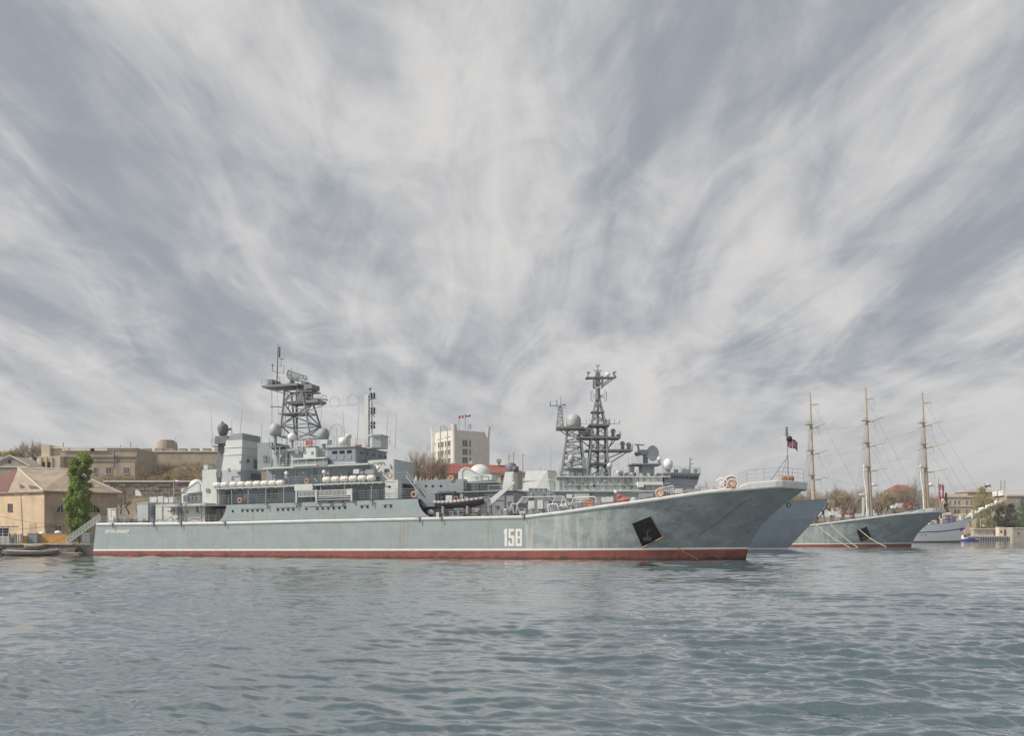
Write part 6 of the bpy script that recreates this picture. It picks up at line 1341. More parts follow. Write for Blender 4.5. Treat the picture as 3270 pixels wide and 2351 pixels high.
        b = MB(); b.grid([[g(x, y, .84, .02) for x, y in arc], [g(x, y, .84, .12) for x, y in arc], [g(x, y, 1.0, .12) for x, y in arc], [g(x, y, 1.0, .0) for x, y in arc]]); b.build('arch_trim', sandst, o)
        for fx in (-.5, -.17, .17, .5): MB().bar(g(fx, 0, .86, .08), g(fx, math.sqrt(1 - fx * fx), .86, .08), .05, 4).build('glazing_bar', wood, o)
        MB().panel(pl[1], pl[2], f0, f1, zb_ - .25, zb_, .2).build('sill', sandst, o)
    f0, f1 = fcol(172, pl[1], pl[2]), fcol(197, pl[1], pl[2]); win(t, pl[1], pl[2], f0, f1, 2.0, EYE + (HZ - 1676) / F * 178, wood, .03, 1)
    f0, f1 = fcol(26, pl[0], pl[1]), fcol(40, pl[0], pl[1]); zz = at(33, 1634, 183).z; win(t, pl[0], pl[1], f0, f1, zz, zz + 1.5, tarp, .02, 0)
    f0, f1 = fcol(94, pl[0], pl[1]), fcol(116, pl[0], pl[1]); MB().panel(pl[0], pl[1], f0, f1, 2.0, at(100, 1672, 178).z, .06).build('door', ochre2, t)
    MB().panel(pl[1], pl[2], fcol(142, pl[1], pl[2]), fcol(205, pl[1], pl[2]), 5.2, 5.4, .25).build('cable_ledge', sandst, t)
    MB().panel(pl[1], pl[2], 0, .14, 2.0, 4.6, .5).build('lean_to', con, t)
warehouse()
def block(name, label, u0, u1, vt, vb, d, dep, m, cat='building', ang=0.0, zb=None):
    a, c = at(u0, vb, d), at(u1, vt, d); t = thing(name, label, cat, (a.x, d, 0), ang); w = c.x - a.x; z0 = a.z if zb is None else zb
    MB().box(0, w, 0, dep, z0, c.z).build('wall', m, t); return t, w, z0, c.z
def fwin(t, d, u0x, us, v0, v1, fr=wood, mull=1, w=None):
    for u0, u1 in us:
        A, B = (0.0, 0.0), (100.0, 0.0); x = lambda u: (u - u0x) / F * d / 100.0; win(t, A, B, x(u0), x(u1), at(0, v1, d).z, at(0, v0, d).z, fr, .02, mull)
# fort on the hill
t, w, z0, z1 = block('fort_building', 'long sandstone fort building with parapet on the hill above the warehouse', 164, 437, 1431, 1532, 275, 16, sandst, zb=14)
z = lambda v, d=275: at(0, v, d).z; X_ = lambda u, d=275, u0=164: (u - u0) / F * d
MB().box(-2.6, 0, -1, 12, 14, z(1422)).build('end_wall', cream_w, t); MB().box(-2.7, 4.0, -2.5, 0, 14, z(1460)).build('porch', cream_w, t)
for i in range(3): MB().box(-2.2 + i * 1.7, -1.7 + i * 1.7, -2.75, -2.5, 14, z(1462)).build('pilaster', ochre, t)
for i in range(2): MB().box(-1.5 + i * 1.7, -.6 + i * 1.7, -2.6, -2.48, z(1500), z(1478)).build('window', M['glass'], t)
for v, h_, o_, m_ in ((1428, .5, .3, concw), (1437, .3, .15, sandst), (1455, .5, .45, sandst), (1470, .35, .25, sandst)): MB().box(0, w, -o_, 0, z(v) - h_, z(v)).build('cornice', m_, t)
for u0, u1, m_ in ((225, 345, concw), (200, 222, concw), (291, 304, M['bgrey'])): MB().box(X_(u0), X_(u1), -.5, -.31, z(1441), z(1434)).build('parapet_panel', m_, t)
MB().box(X_(383), X_(436), -1.2, 0, 14, z(1478)).build('pavilion', sandst, t)
for us in ((298, 310), (338, 357), (399, 419)): fwin(t, 275, 164, [us], 1493, 1515, wood, 1) if us[0] < 390 else None
A, B = (0.0, -1.2), (100.0, -1.2); win(t, A, B, X_(399) / 100, X_(419) / 100, z(1516), z(1494), wood, .02, 2)
for u, v in ((181, 1410), (400, 1408), (367, 1418)): MB().bar((X_(u), 4, z(1430)), (X_(u), 4, z(v)), .12, 5).build('roof_pole', M['dgrey'], t)
MB().bar((X_(367), -.6, z(1500)), (X_(367), -.6, z(1440)), .2, 6).build('drain_pipe', M['dgrey'], t)
t, w, z0, z1 = block('rampart', 'low pale battlemented rampart along the hilltop right of the fort', 437, 700, 1441, 1463, 296, 2, sandst, 'wall', zb=22)
for i in range(7): MB().box(2 + i * 4.0, 4.4 + i * 4.0, -.15, 1.6, z1, z1 + .9).build('merlon', sandst, t)
MB().box(0, w, -.3, 0, z1 - .3, z1 + .02).build('cornice', concw, t)
c = at(533, 1437, 310); t = thing('round_turret', 'squat round stone turret with conical cap on the hilltop rampart', 'turret', (c.x, 310, 24)); rr = 33 / F * 310
MB().lathe((0, 0, 0), [(rr, 0), (rr * 1.02, at(0, 1437, 310).z - 24), (rr * .92, at(0, 1413, 310).z - 24), (.6 * rr, at(0, 1412, 310).z - 24)], 20).build('drum', sandst, t)
MB().lathe((0, 0, at(0, 1412, 310).z - 24), [(rr * .68, 0), (rr * .7, .5), (rr * .64, .6), (.05, .7)], 20).build('cap', con, t)
for i in range(10): a = i * math.pi / 5; MB().box(rr * .96 * math.cos(a) - .3, rr * .96 * math.cos(a) + .3, rr * .96 * math.sin(a) - .3, rr * .96 * math.sin(a) + .3, 3.3, 4.0).build('slot', M['dgrey'], t)
# gabled house at the far left
t, w, z0, z1 = block('gabled_house', 'grey gabled house at the left edge above the warehouse roof', -40, 92, 1490, 1560, 262, 12, con, zb=12)
b = MB(); b.side([(0, z1), (w, z1), (w * .55, at(0, 1456, 262).z)], 0, 12); b.build('gable', con, t); MB().bar((w * .55, -.3, at(0, 1456, 262).z + .1), (w + .5, -.3, z1), .2, 5).bar((w * .55, -.3, at(0, 1456, 262).z + .1), (-.5, -.3, z1), .2, 5).build('verge', concw, t)
MB().box(w * .5, w * .5 + .9, -.05, 0, z1 - .4 + 1.3, z1 + 2.0).build('window', M['glass'], t); MB().box(w * .1, w * .22, -.3, 1, z1 - 4, at(0, 1462, 262).z).build('chimney_stack', con, t)
MB().box(0, w, -.25, 0, z1 - .3, z1).build('cornice', concw, t)
# retaining wall of big blocks
def retaining():
    t = thing('retaining_wall', 'dark stone retaining wall between the warehouse and the ship mast tower', 'wall', (0, 0, 0)); d0 = 236.0
    MB().box(at(330, 0, d0).x, at(720, 0, d0).x, d0 + .4, d0 + 1.5, 6, at(0, 1543, d0).z).build('core', stone, t)
    x0, x1 = at(330, 0, d0).x, at(690, 0, d0).x; rows, n = 5, 15; zb, zt = at(0, 1606, d0).z, at(0, 1540, d0).z; h_ = (zt - zb) / rows; w = (x1 - x0) / n
    b = MB(); b.prism([(0, 0), (w - .08, 0), (w - .08, .5), (0, .5)], 0, h_ - .07, [(.05, .06), (w - .13, .06), (w - .13, .5), (.05, .5)]); s0 = b.build('stone', stone, t)
    for j in range(rows):
        for i in range(n):
            o = s0 if (i, j) == (0, 0) else s0.copy()
            if o is not s0: COL.objects.link(o); o.parent = t
            o.location = (x0 + w * (i + (.5 if j % 2 else 0)), d0 - .1 + rnd.random() * .22, zb + h_ * j)
    MB().box(x0, x1 + 3, d0 - .3, d0 + 1, zt, zt + .35).build('coping', concw, t)
    return t
retaining()
# tower block in the middle
def tower_block():
    d = 480.0; c = at(1450, 0, d); C2 = Vector((c.x, d)); a = R(36); S = 22.0; D1 = Vector((math.cos(a), math.sin(a))); D2 = Vector((-math.sin(a), math.cos(a)))
    t = thing('tower_block', 'pale concrete tower block with flared corner fins, behind the red roof', 'building'); zt = at(0, 1373, d).z; zf = at(0, 1355, d).z; z0 = 12
    A, B, Cc = C2 + D2 * S, C2, C2 + D1 * S; E = C2 + (D1 + D2) * S
    MB().prism([tuple(p) for p in (A, B, Cc, E)], z0, zt).build('wall', concw, t)
    for p, sx in ((A, (-D1 + D2)), (B, (-D1 - D2)), (Cc, (D1 - D2)), (E, (D1 + D2))):        # corner pylons curving outward at the top
        n = sx.normalized(); s = Vector((-n.y, n.x)); b = MB(); 
        for i, (o, zz) in enumerate(((.5, z0), (.5, zt - 3), (.8, zt), (1.1, zf))):
            q_ = p + n * o; w = 1.5; b.v += [(*(q_ + s * w - n * .2), zz), (*(q_ + s * w * .3 + n * .5), zz), (*(q_ - s * w * .3 + n * .5), zz), (*(q_ - s * w - n * .2), zz), (*(p - n * 1.8 - s * w), zz if i < 3 else zt + .15), (*(p - n * 1.8 + s * w), zz if i < 3 else zt + .15)]
        for l in range(3):
            for k in range(6): k2 = (k + 1) % 6; b.f.append((l * 6 + k2, l * 6 + k, l * 6 + 6 + k, l * 6 + 6 + k2))
        b.f.append(tuple(range(18, 24))[::-1]); b.build('corner_fin', concw, t)
    for f in (.35, .68): q_ = A.lerp(E, f); MB().prism([tuple(q_), tuple(q_ + D1 * 1.5), tuple(q_ + D1 * 1.5 + D2 * .8), tuple(q_ + D2 * .8)], zt, zf - .6).build('roof_fin', concw, t)
    def fc(u, P, Q_):
        lo, hi = 0., 1.
        for _ in range(30):
            m_ = (lo + hi) / 2; p = P.lerp(Q_, m_)
            if p.x / p.y * F + PW / 2 < u: lo = m_
            else: hi = m_
        return lo
    zz = lambda v, u=1450: at(u, v, d + 6).z
    for v0, v1 in ((1409, 1427), (1437, 1453), (1464, 1480), (1490, 1506)):
        for u0, u1 in ((1399, 1405), (1408, 1417), (1421, 1427), (1431, 1439)): win(t, A, B, fc(u0, A, B), fc(u1, A, B), zz(v1), zz(v0), concw, .03, 0)
        for u in (1402, 1412, 1424, 1434): f = fc(u, A, B); MB().panel(A, B, f, f + .04, zz(v1 + 6), zz(v1 + 2), .45).build('air_conditioner', wood, t)
        for u0, u1 in ((1476, 1493), (1498, 1504)): win(t, B, Cc, fc(u0, B, Cc), fc(u1, B, Cc), zz(v1 + 1), zz(v0 - 2), concw, .03, 1 if u0 < 1490 else 0)
    for i in range(4): f = fc(1398 + i * 11.5, A, B); MB().panel(A, B, f, f + .075, zz(1401 - i), zz(1398.5 - i), .05).build('slit_window', M['black'], t)
    for k, v in enumerate((1417, 1445)):
        for i in range(3): f = fc(1381 + i * 4.2, A, B); MB().panel(A, B, f, f + .02, zz(v + 14 - i * 6), zz(v + 6 - i * 6), .05).build('slot_window', M['black'], t)
    for u in (1406, 1429): f = fc(u, A, B); MB().panel(A, B, f, f + .018, z0, zt + 2, .5).build('drain_pipe', wood, t)
    MB().panel(B, Cc, .08, .86, zz(1404), zz(1403), .15).build('string_course', concw, t)
    for u, v0, v1 in ((1408, 1360, 1378), (1418, 1358, 1376), (1425, 1362, 1374), (1440, 1361, 1376), (1449, 1364, 1374), (1497, 1356, 1372), (1503, 1354, 1372)): p = at(u, v1, d + 10); MB().bar(p, at(u, v0, d + 10), .28, 5).build('roof_aerial', M['mgrey'], t)
    for u, v in ((1466, 1327), (1486, 1322)): MB().bar(at(u, 1372, d + 9), at(u - 1, v, d + 9), .22, 5).build('flag_pole', M['mgrey'], t)
    flag(at(1466, 1327, d + 9), 2.5, 1.6, .1, CITY, 'red flag with pale centre on the tower block roof, left of the pair', 1, .2); flag(at(1486, 1323, d + 9), 2.9, 1.5, .1, TRI, 'banded flag on the tower block roof, right of the pair', 1, .25)
tower_block()
def red_roof():
    d = 322.0; t = thing('long_building', 'long building with red roof below the tower block', 'building', (at(1330, 0, d).x, d, 0)); w = 350 / F * d; z = lambda v: at(0, v, d).z
    MB().box(0, w, 0, 14, 8, z(1510)).build('wall', cream_w, t); x = lambda u: (u - 1330) / F * d
    b = MB(); e, r_ = z(1512), z(1474); b.v = [(-.6, -.6, e), (w + .6, -.6, e), (w + .6, 14.6, e), (-.6, 14.6, e), (4, 7, r_), (w - 8, 7, r_ - .9)]; b.f = [(0, 1, 5, 4), (1, 2, 5), (2, 3, 4, 5), (3, 0, 4), (3, 2, 1, 0)]; b.build('roof', tile_r, t)
    for i in range(26):                                         # standing seams
        f = (i + 1) / 27; p = Vector((-.6 + (w + 1.2) * f, -.6, e)); q_ = Vector((4 + (w - 12) * f, 7, r_ - .9 * f)); MB().bar(p, q_, .06, 4).build('roof_seam', tile_r, t)
    for u0, u1 in ((1598, 1618), (1560, 1575), (1450, 1462)): win(t, (0, 0), (100, 0), x(u0) / 100, x(u1) / 100, z(1538), z(1518), wood, .02, 1)
    MB().box(x(1497), x(1507), 2, 5, z(1482), z(1471)).build('dormer', concw, t); MB().box(x(1585), x(1600), 5, 7, z(1474), z(1463)).build('roof_tank', con, t); MB().box(x(1590), x(1596), 5.5, 6.5, z(1484), z(1474)).build('tank_post', con, t)
    for u, v in ((1640, 1445), (1670, 1450), (1625, 1452)): MB().bar((x(u), 3, z(1510)), (x(u), 3, z(v)), .12, 5).bar((x(u), 3, z(v)), (x(u) + .6, 3, z(v) - .2), .12, 4).build('roof_pole', M['dgrey'], t)
    MB().box(0, w, -.3, 0, z(1514), z(1512)).build('gutter', wood, t)
red_roof()
# right-hand shore
def house(name, label, u0, u1, vr, vt, vb, d, dep, wm, rm, rows, hip=.3):
    t, w, z0, z1 = block(name, label, u0, u1, vt, vb, d, dep, wm); z = lambda v: at(0, v, d).z
    if rm is not None:
        zr = z(vr); b = MB(); b.v = [(-.5, -.5, z1), (w + .5, -.5, z1), (w + .5, dep + .5, z1), (-.5, dep + .5, z1), (w * hip, dep / 2, zr), (w * (1 - hip), dep / 2, zr)]; b.f = [(0, 1, 5, 4), (1, 2, 5), (2, 3, 4, 5), (3, 0, 4), (3, 2, 1, 0)]; b.build('roof', rm, t)
    MB().box(-.2, w + .2, -.25, 0, z1 - .35, z1 - .02).build('cornice', concw, t)
    for us, v0, v1 in rows: fwin(t, d, u0, us, v0, v1, wood, 1)
    return t, w, z0, z1
t, w, z0, z1 = house('town_house', 'yellow two-storey house with tall windows behind the sailing ship bow', 3024, 3115, 1577, 1588, 1664, 462, 14, cream_w, asb, [([(3030, 3036), (3046, 3053), (3058.5, 3065), (3083, 3090), (3098, 3104)], 1599, 1611), ([(3046, 3053), (3058, 3065), (3083, 3090), (3098, 3104)], 1627, 1640)])
MB().box(0, w, -.3, 0, at(0, 1619, 462).z, at(0, 1617, 462).z).build('string_course', concw, t)
t, w, z0, z1 = house('long_building', 'long grey building with arched opening and white roof strip at the right edge', 3214, 3330, 1570, 1583, 1660, 470, 18, con, None, [([(3232, 3236), (3239, 3243), (3246, 3249)], 1594, 1606)])
zz = lambda v, d=470: at(0, v, d).z
MB().box(-1, w, 2, 12, z1, zz(1567)).build('roof_strip', M['white'], t); MB().box(-.3, w + .3, -.5, 0, zz(1585), zz(1580)).build('eave', concw, t)
xx = lambda u: (u - 3214) / F * 470
b = MB(); b.poly([(xx(3258), -.06, zz(1612)), (xx(3272), -.06, zz(1612)), (xx(3272), -.06, zz(1597))] + [((xx(3265) + (xx(3272) - xx(3265)) * math.cos(math.pi * i / 8)), -.06, zz(1597) + 1.3 * math.sin(math.pi * i / 8)) for i in range(1, 8)] + [(xx(3258), -.06, zz(1597))]); b.build('arched_opening', M['dgrey'], t)
for u in (3209, 3221): MB().bar((xx(u), 4, zz(1572)), (xx(u), 4, zz(1534)), .3, 5).build('flue', M['mgrey'], t)
b = MB()
for i in range(4): b.bar((xx(3168 + i * 9), 6, zz(1570)), (xx(3178 + i * 9), 6, zz(1553)), .2, 4)
b.bar((xx(3170), 6, zz(1566)), (xx(3200), 6, zz(1566)), .18, 4); b.bar((xx(3178), 6, zz(1553)), (xx(3207), 6, zz(1553)), .2, 4); b.build('roof_truss', M['white'], t)
house('red_roofed_house', 'brick-red roofed house with white gable between the second and third ship masts', 2852, 2925, 1548, 1566, 1640, 505, 12, mat('brick_wall', (.42, .24, .15), .9, .15, .5), tile_r, [([(2862, 2868), (2880, 2886), (2900, 2906)], 1580, 1592)])
house('grey_house', 'small grey house glimpsed behind the third mast of the sailing ship', 2972, 3018, 1582, 1592, 1640, 470, 10, con, asb, [([(2978, 2984), (2992, 2998), (3005, 3010)], 1600, 1612)])
house('yellow_house', 'pale yellow house among bare trees behind the middle mast', 2815, 2860, 1585, 1594, 1640, 490, 10, cream_w, asb, [([(2822, 2828), (2836, 2842), (2848, 2854)], 1602, 1612)])
house('grey_house', 'low brown-roofed house seen past the first mast of the sailing ship', 2690, 2760, 1588, 1600, 1640, 500, 10, con, asb, [([(2700, 2706), (2720, 2726)], 1608, 1616)])
house('beige_house', 'low beige house just behind the sailing ship bow rail', 3036, 3118, 1640, 1648, 1706, 446, 8, cream_w, asb, [([(3050, 3056), (3070, 3076), (3094, 3100)], 1665, 1680)])
house('brown_house', 'brown house behind the trees above the pier', 3090, 3215, 1560, 1572, 1650, 490, 14, sandst, asb, [([(3120, 3126), (3190, 3196), (3200, 3206)], 1590, 1602)])
house('white_pavilion', 'white pavilion with flat ledges behind the yellow-green tree', 3150, 3185, 1648, 1656, 1700, 448, 6, concw, None, [([(3156, 3162), (3170, 3176)], 1670, 1684)])
flag(at(3144, 1545, 492), 3.6, 2.2, .3, TRI, 'small banded flag on the brown house roof above the yellow-green tree', 1, .3)
MB().bar(at(3144, 1572, 492), at(3144, 1543, 492), .15, 5).build('flag_pole', M['mgrey']); tag(bpy.data.objects['flag_pole.003'] if 'flag_pole.003' in bpy.data.objects else bpy.data.objects['flag_pole'], 'thin pole carrying the small banded flag above the yellow-green tree', 'flag pole')
# pier with tyre fenders
def pier():
    d = 428.0; t = thing('pier', 'low pier faced with upright dark fenders at the right edge', 'pier', (at(3085, 0, d).x, d, 0)); w = 175 / F * d; z = lambda v: at(0, v, d).z; x = lambda u: (u - 3085) / F * d
    MB().box(0, w, 0, 10, -2, 2.0).build('pier_body', con, t); MB().box(-.2, w, -.25, 10, 2.0, 2.35).build('pier_deck', concw, t)
    for i in range(16): MB().bar((x(3128) + i * 1.15, -.45, -.2), (x(3128) + i * 1.15, -.45, 2.0), .36, 8).build('fender', M['dgrey'], t)
    MB().rail([(x(3110), .2, 2.35), (x(3200), .2, 2.35)], 1.0, 2, 2.0, .07).build('railing', wood, t)
    MB().box(x(3197), x(3214), 2, 5, 2.35, z(1684)).build('hut', cream_w, t); MB().box(x(3202), x(3206), 1.9, 2, 3.8, 5.0).build('hut_window', M['glass'], t)
    MB().box(x(3130), x(3195), 6, 9, 2.35, z(1690)).build('shelter', con, t); MB().box(x(3128), x(3197), 5, 9.5, z(1690), z(1688)).build('shelter_roof', wood, t)
    return t
pier()
t, w, z0, z1 = block('boathouse', 'plain pale grey box building standing on the water at the right edge', 3234, 3320, 1688, 1724, 425, 12, con, zb=-1); MB().box(2.2, 3.4, -.06, 0, 3.0, 4.2).build('window', M['dgrey'], t); MB().box(-.2, w, -.2, 12, z1, z1 + .3).build('flat_roof', concw, t)
def small_boat():
    d = 400.0; p = at(3066, 1728, d); t = thing('motor_boat', 'small blue-hulled motor boat with white and orange cabin beside the sailing ship bow', 'boat', (p.x, d, 0)); L_ = 60 / F * d; rows = []
    for i in range(9): f = i / 8; w = 1.3 * min(1, .4 + f * 2, (1 - f) * 3 + .05); rows.append([(L_ * f, -w, 1.25 + .3 * f * f), (L_ * f, -w * .8, -.3), (L_ * f, w * .8, -.3), (L_ * f, w, 1.25 + .3 * f * f)])
    b = MB(); b.grid(rows); b.poly(list(reversed(rows[0]))); b.build('boat_hull', mat('boat_blue', (.05, .06, .30), .5, .15, 1), t)
    MB().box(.3, L_ - .6, -1.0, 1.0, .9, 1.15).build('boat_deck', M['white'], t); MB().box(1.0, 3.0, -.9, .9, 1.15, 3.0).build('cabin', M['white'], t); MB().box(.8, 3.2, -1.0, 1.0, 3.0, 3.2).build('cabin_roof', M['orange'], t)
    MB().box(1.2, 2.8, -.95, -.9, 2.0, 2.7).build('cabin_window', M['glass'], t); MB().bar((2, 0, 3.2), (2, 0, 6.5), .08, 5).build('boat_mast', M['white'], t)
    for i in range(3): MB().ball((.8 + i * .5, -1.05, 3.6 - i * .3), .32, 8, 5).build('life_buoy', M['orange'], t)
small_boat()
# ------------------------------------------------------------------ quay furniture
def Qp(u, v, d=151.0): return at(u, v, d)
z0q = 2.04
def qbox(name, label, cat, u0, u1, vt, d, dep, m, extra=None):
    a, c = at(u0, 1738, d), at(u1, vt, d); t = thing(name, label, cat, (a.x, d, z0q)); w = c.x - a.x; h_ = c.z - z0q
    MB().box(0, w, 0, dep, 0, h_).build('body', m, t)
    if extra: extra(t, w, h_)
    return t
yel = mat('yellow_board', (.60, .33, .10), .8, .15, .8, dirt=(.35, .22, .10), dirt_amt=.5)
def planks(t, w, h_):
    n = 5
    for i in range(n): MB().box(.03, w - .03, -.05, 0, h_ * i / n + .02, h_ * (i + 1) / n - .02).build('plank', yel, t)
    MB().box(-.05, w + .05, -.08, .6, h_, h_ + .08).build('capping', ochre, t)
qbox('hoarding', 'orange-yellow boarded hoarding on the quay at the foot of the gangway', 'hoarding', 120, 213, 1708, 154, .4, ochre, planks)
def doors(t, w, h_):
    for i in (0, 1): MB().box(w * .5 * i + .03, w * .5 * (i + 1) - .03, -.05, 0, .05, h_ - .08).build('door_leaf', M['bgrey'], t)
    MB().box(-.06, w + .06, -.1, .5, h_, h_ + .1).build('lid', M['lgrey'], t)
qbox('storage_cabinet', 'blue-grey double-door cabinet on the quay left of the hoarding', 'cabinet', 87, 118, 1705, 153, 1.2, M['mgrey'], doors)
qbox('storage_cabinet', 'dark grey cabinet behind the landing ship stern on the quay', 'cabinet', 262, 288, 1706, 155, 1.0, M['mgrey'], doors)
qbox('crate', 'small yellow block beside the double-door cabinet', 'block', 72, 84, 1712, 152.5, .8, yel)
def gate(u0, u1, vt, label, d=152.0):
    a, c = at(u0, 1738, d), at(u1, vt, d); t = thing('fence_panel', label, 'fence', (a.x, d, z0q), 0, 'grey fence panels on the quay'); w = c.x - a.x; h_ = c.z - z0q
    for x in (0, w): MB().box(x - .06, x + .06, -.06, .06, 0, h_ + .15).build('post', M['lgrey'], t)
    n = max(3, int(w / .35))
    for i in range(n): x = w * (i + .5) / n; MB().box(x - .09, x + .09, -.02, .02, .15, h_ - .05).build('slat', M['mgrey'], t)
    for z in (.25, h_ - .2): MB().box(0, w, -.05, -.02, z, z + .08).build('crossbar', M['lgrey'], t)
gate(30, 48, 1706, 'narrow grey fence panel left of the yellow block on the quay'); gate(50, 70, 1706, 'grey fence panel next to the yellow block on the quay')
def cabin():
    d = 151.0; a, c = at(-30, 1738, d), at(26, 1684, d); t = thing('watch_cabin', 'grey metal-framed watch cabin cut by the left edge of the quay', 'cabin', (a.x, d, z0q)); w = c.x - a.x; h_ = c.z - z0q
    MB().box(.1, w - .1, .3, 2.2, 0, h_ * .4).build('panel', M['lgrey'], t); MB().box(-.2, w + .5, -.2, 2.4, h_, h_ + .14).build('roof', M['dgrey'], t)
    for x in (0, w * .33, w * .66, w): MB().box(x - .05, x + .05, .1, .2, 0, h_).build('post', M['lgrey'], t)
    for i in range(6): MB().box(0, w, .12, .18, h_ * (i + .5) / 6, h_ * (i + .5) / 6 + .07).build('crossbar', M['lgrey'], t)
    MB().box(.3, w - .3, .8, .85, h_ * .42, h_ * .95).build('glazing', M['glass'], t)
cabin()
def mushroom(u, v, d, label):
    p = at(u, v, d); h_ = p.z - z0q; t = thing('vent_cap', label, 'vent', (p.x, d, z0q)); MB().lathe((0, 0, 0), [(.18, 0), (.18, h_ - .5)], 10).build('stem', M['white'], t); MB().lathe((0, 0, h_ - .55), [(.2, 0), (.55, .05), (.6, .2), (.4, .45), (.05, .55)], 14).build('cap', M['dome'], t, True)
mushroom(186, 1695, 155, 'white mushroom vent behind the hoarding near the gangway'); mushroom(135, 1698, 155, 'white mushroom vent behind the left end of the hoarding')
# street lamp and wires
p = at(68, 1702, 166); t = thing('street_lamp', 'thin grey double-armed street lamp before the ochre warehouse wall', 'street lamp', (p.x, 166, 1.9)); h_ = at(68, 1574, 166).z - 1.9
MB().bar((0.35, 0, 0), (-.1, 0, h_), .11, 6, .07).build('pole', M['mgrey'], t)
for s in (-1, 1):
    MB().bar((-.05, 0, h_ - .7), (s * .75, 0, h_ - .35), .045, 5).build('arm', M['mgrey'], t); MB().box(s * .7 - (.5 if s < 0 else 0), s * .7 + (.5 if s > 0 else 0), -.12, .12, h_ - .42, h_ - .3).build('lamp_head', M['lgrey'], t)
for (a, c, l) in (((-40, 1640, 164), (215, 1676, 164), 'upper drooping black cable across the warehouse front'), ((-40, 1687, 160), (180, 1676, 160), 'lower drooping black cable across the warehouse front')):
    P, E = at(*a), at(*c); pts = [P.lerp(E, i / 14) - Vector((0, 0, .5 * math.sin(math.pi * i / 14))) for i in range(15)]; tag(MB().path(pts, .035, 4).build('cable', M['black']), l, 'cable')
# moored rowing boats, pontoon, ramp
def skiff(u0, u1, vb, d, label, m, dep=1.3, hh=.75, ang=0):
    p = at(u0, vb, d); L_ = (u1 - u0) / F * d; t = thing('rowing_boat', label, 'boat', (p.x, d, max(-.1, p.z)), ang); rows = []
    for i in range(13):
        f = i / 12; w = dep / 2 * max(.04, math.sin(math.pi * (.12 + .88 * f)) ** .6); sh = hh * (.78 + .45 * (f - .45) ** 2 * 4 * .5); k = .0 + hh * .5 * max(0, f - .75) * 3 + hh * .15 * max(0, .15 - f) * 6
        rows.append([(L_ * f, -w, sh), (L_ * f, -w * .85, (sh + k) * .45), (L_ * f, 0, k), (L_ * f, w * .85, (sh + k) * .45), (L_ * f, w, sh)])
    b = MB(); b.grid(rows); b.poly(rows[0]); o = b.build('boat_hull', m, t, True); sm = o.modifiers.new('th', 'SOLIDIFY'); sm.thickness = .05
    for s in (0, 4): MB().path([r_[s] for r_ in rows], .06, 6).build('gunwale', wood, t)
    for f in (3, 6, 9): MB().box(rows[f][0][0] - .12, rows[f][0][0] + .12, rows[f][0][1], rows[f][4][1], rows[f][0][2] - .2, rows[f][0][2] - .14).build('thwart', wood, t)
gw = mat('boat_grey_wood', (.16, .15, .14), .85, .25, 1.5); gw2 = mat('boat_brown_wood', (.24, .18, .12), .85, .25, 1.5)
skiff(16, 190, 1777, 146.2, 'long low grey wooden boat moored along the quay wall', gw, 1.9, 1.05)
skiff(80, 148, 1758, 148.6, 'short brown wooden dinghy against the quay wall above the long boat', gw2, 1.2, 1.0)
p = at(200, 1778, 147.2); t = thing('pontoon', 'small dark wooden float lying by the quay near the ship stern', 'float', (p.x, 147.2, -.1)); MB().box(0, 2.7, 0, 1.5, 0, .5).build('float_body', gw2, t)
for i in range(4): MB().box(.03 + i * .67, .64 + i * .67, -.05, 1.55, .5, .56).build('plank', wood, t)
a, c = at(152, 1737, 150.6), at(216, 1712, 150.6); tag(MB().bar(a, c, .14, 4).bar(a + Vector((0, .6, 0)), c + Vector((0, .6, 0)), .14, 4).bar(a.lerp(c, .3), a.lerp(c, .3) + Vector((0, .6, 0)), .08, 4).bar(a.lerp(c, .7), a.lerp(c, .7) + Vector((0, .6, 0)), .08, 4).build('ramp', yel), 'low ochre ramp beam leading up to the gangway foot', 'ramp')
for u, l in ((6, 'black tyre fender on the quay wall at the left edge'), (252, 'black tyre fender on the quay wall next to the ship stern')):
    q_ = at(u, 1762, 149.2); tag(MB().torus((0, 0, 0), .5, .2, 'y', 18, 8).build('tyre_fender', M['black'], None, True, q_), l, 'tyre')
# ------------------------------------------------------------------ trees
bark = mat('bark', (.17, .12, .09), .95, .2, 2); twig = mat('twig', (.27, .21, .16), .95, .25, .6); twig2 = mat('twig_pale', (.36, .295, .22), .95, .25, .6)
def leaf_mat(name, col, var=.35):
    m = mat(name, col, .7, var, .55); nt = m.node_tree; p = nt.nodes['Principled BSDF']; tr = nt.nodes.new('ShaderNodeBsdfTranslucent'); ms = nt.nodes.new('ShaderNodeMixShader'); ms.inputs[0].default_value = .42
    nt.links.new(p.inputs['Base Color'].links[0].from_socket, tr.inputs[0]); nt.links.new(p.outputs[0], ms.inputs[1]); nt.links.new(tr.outputs[0], ms.inputs[2]); nt.links.new(ms.outputs[0], nt.nodes['Material Output'].inputs[0]); return m
lf = leaf_mat('leaf_green', (.19, .27, .06)); lf_y = leaf_mat('leaf_bud', (.34, .34, .11)); lf_d = leaf_mat('leaf_dark', (.035, .05, .03)); lf_g = leaf_mat('leaf_bright', (.10, .20, .05)); lf_o = leaf_mat('leaf_straw', (.40, .33, .19))
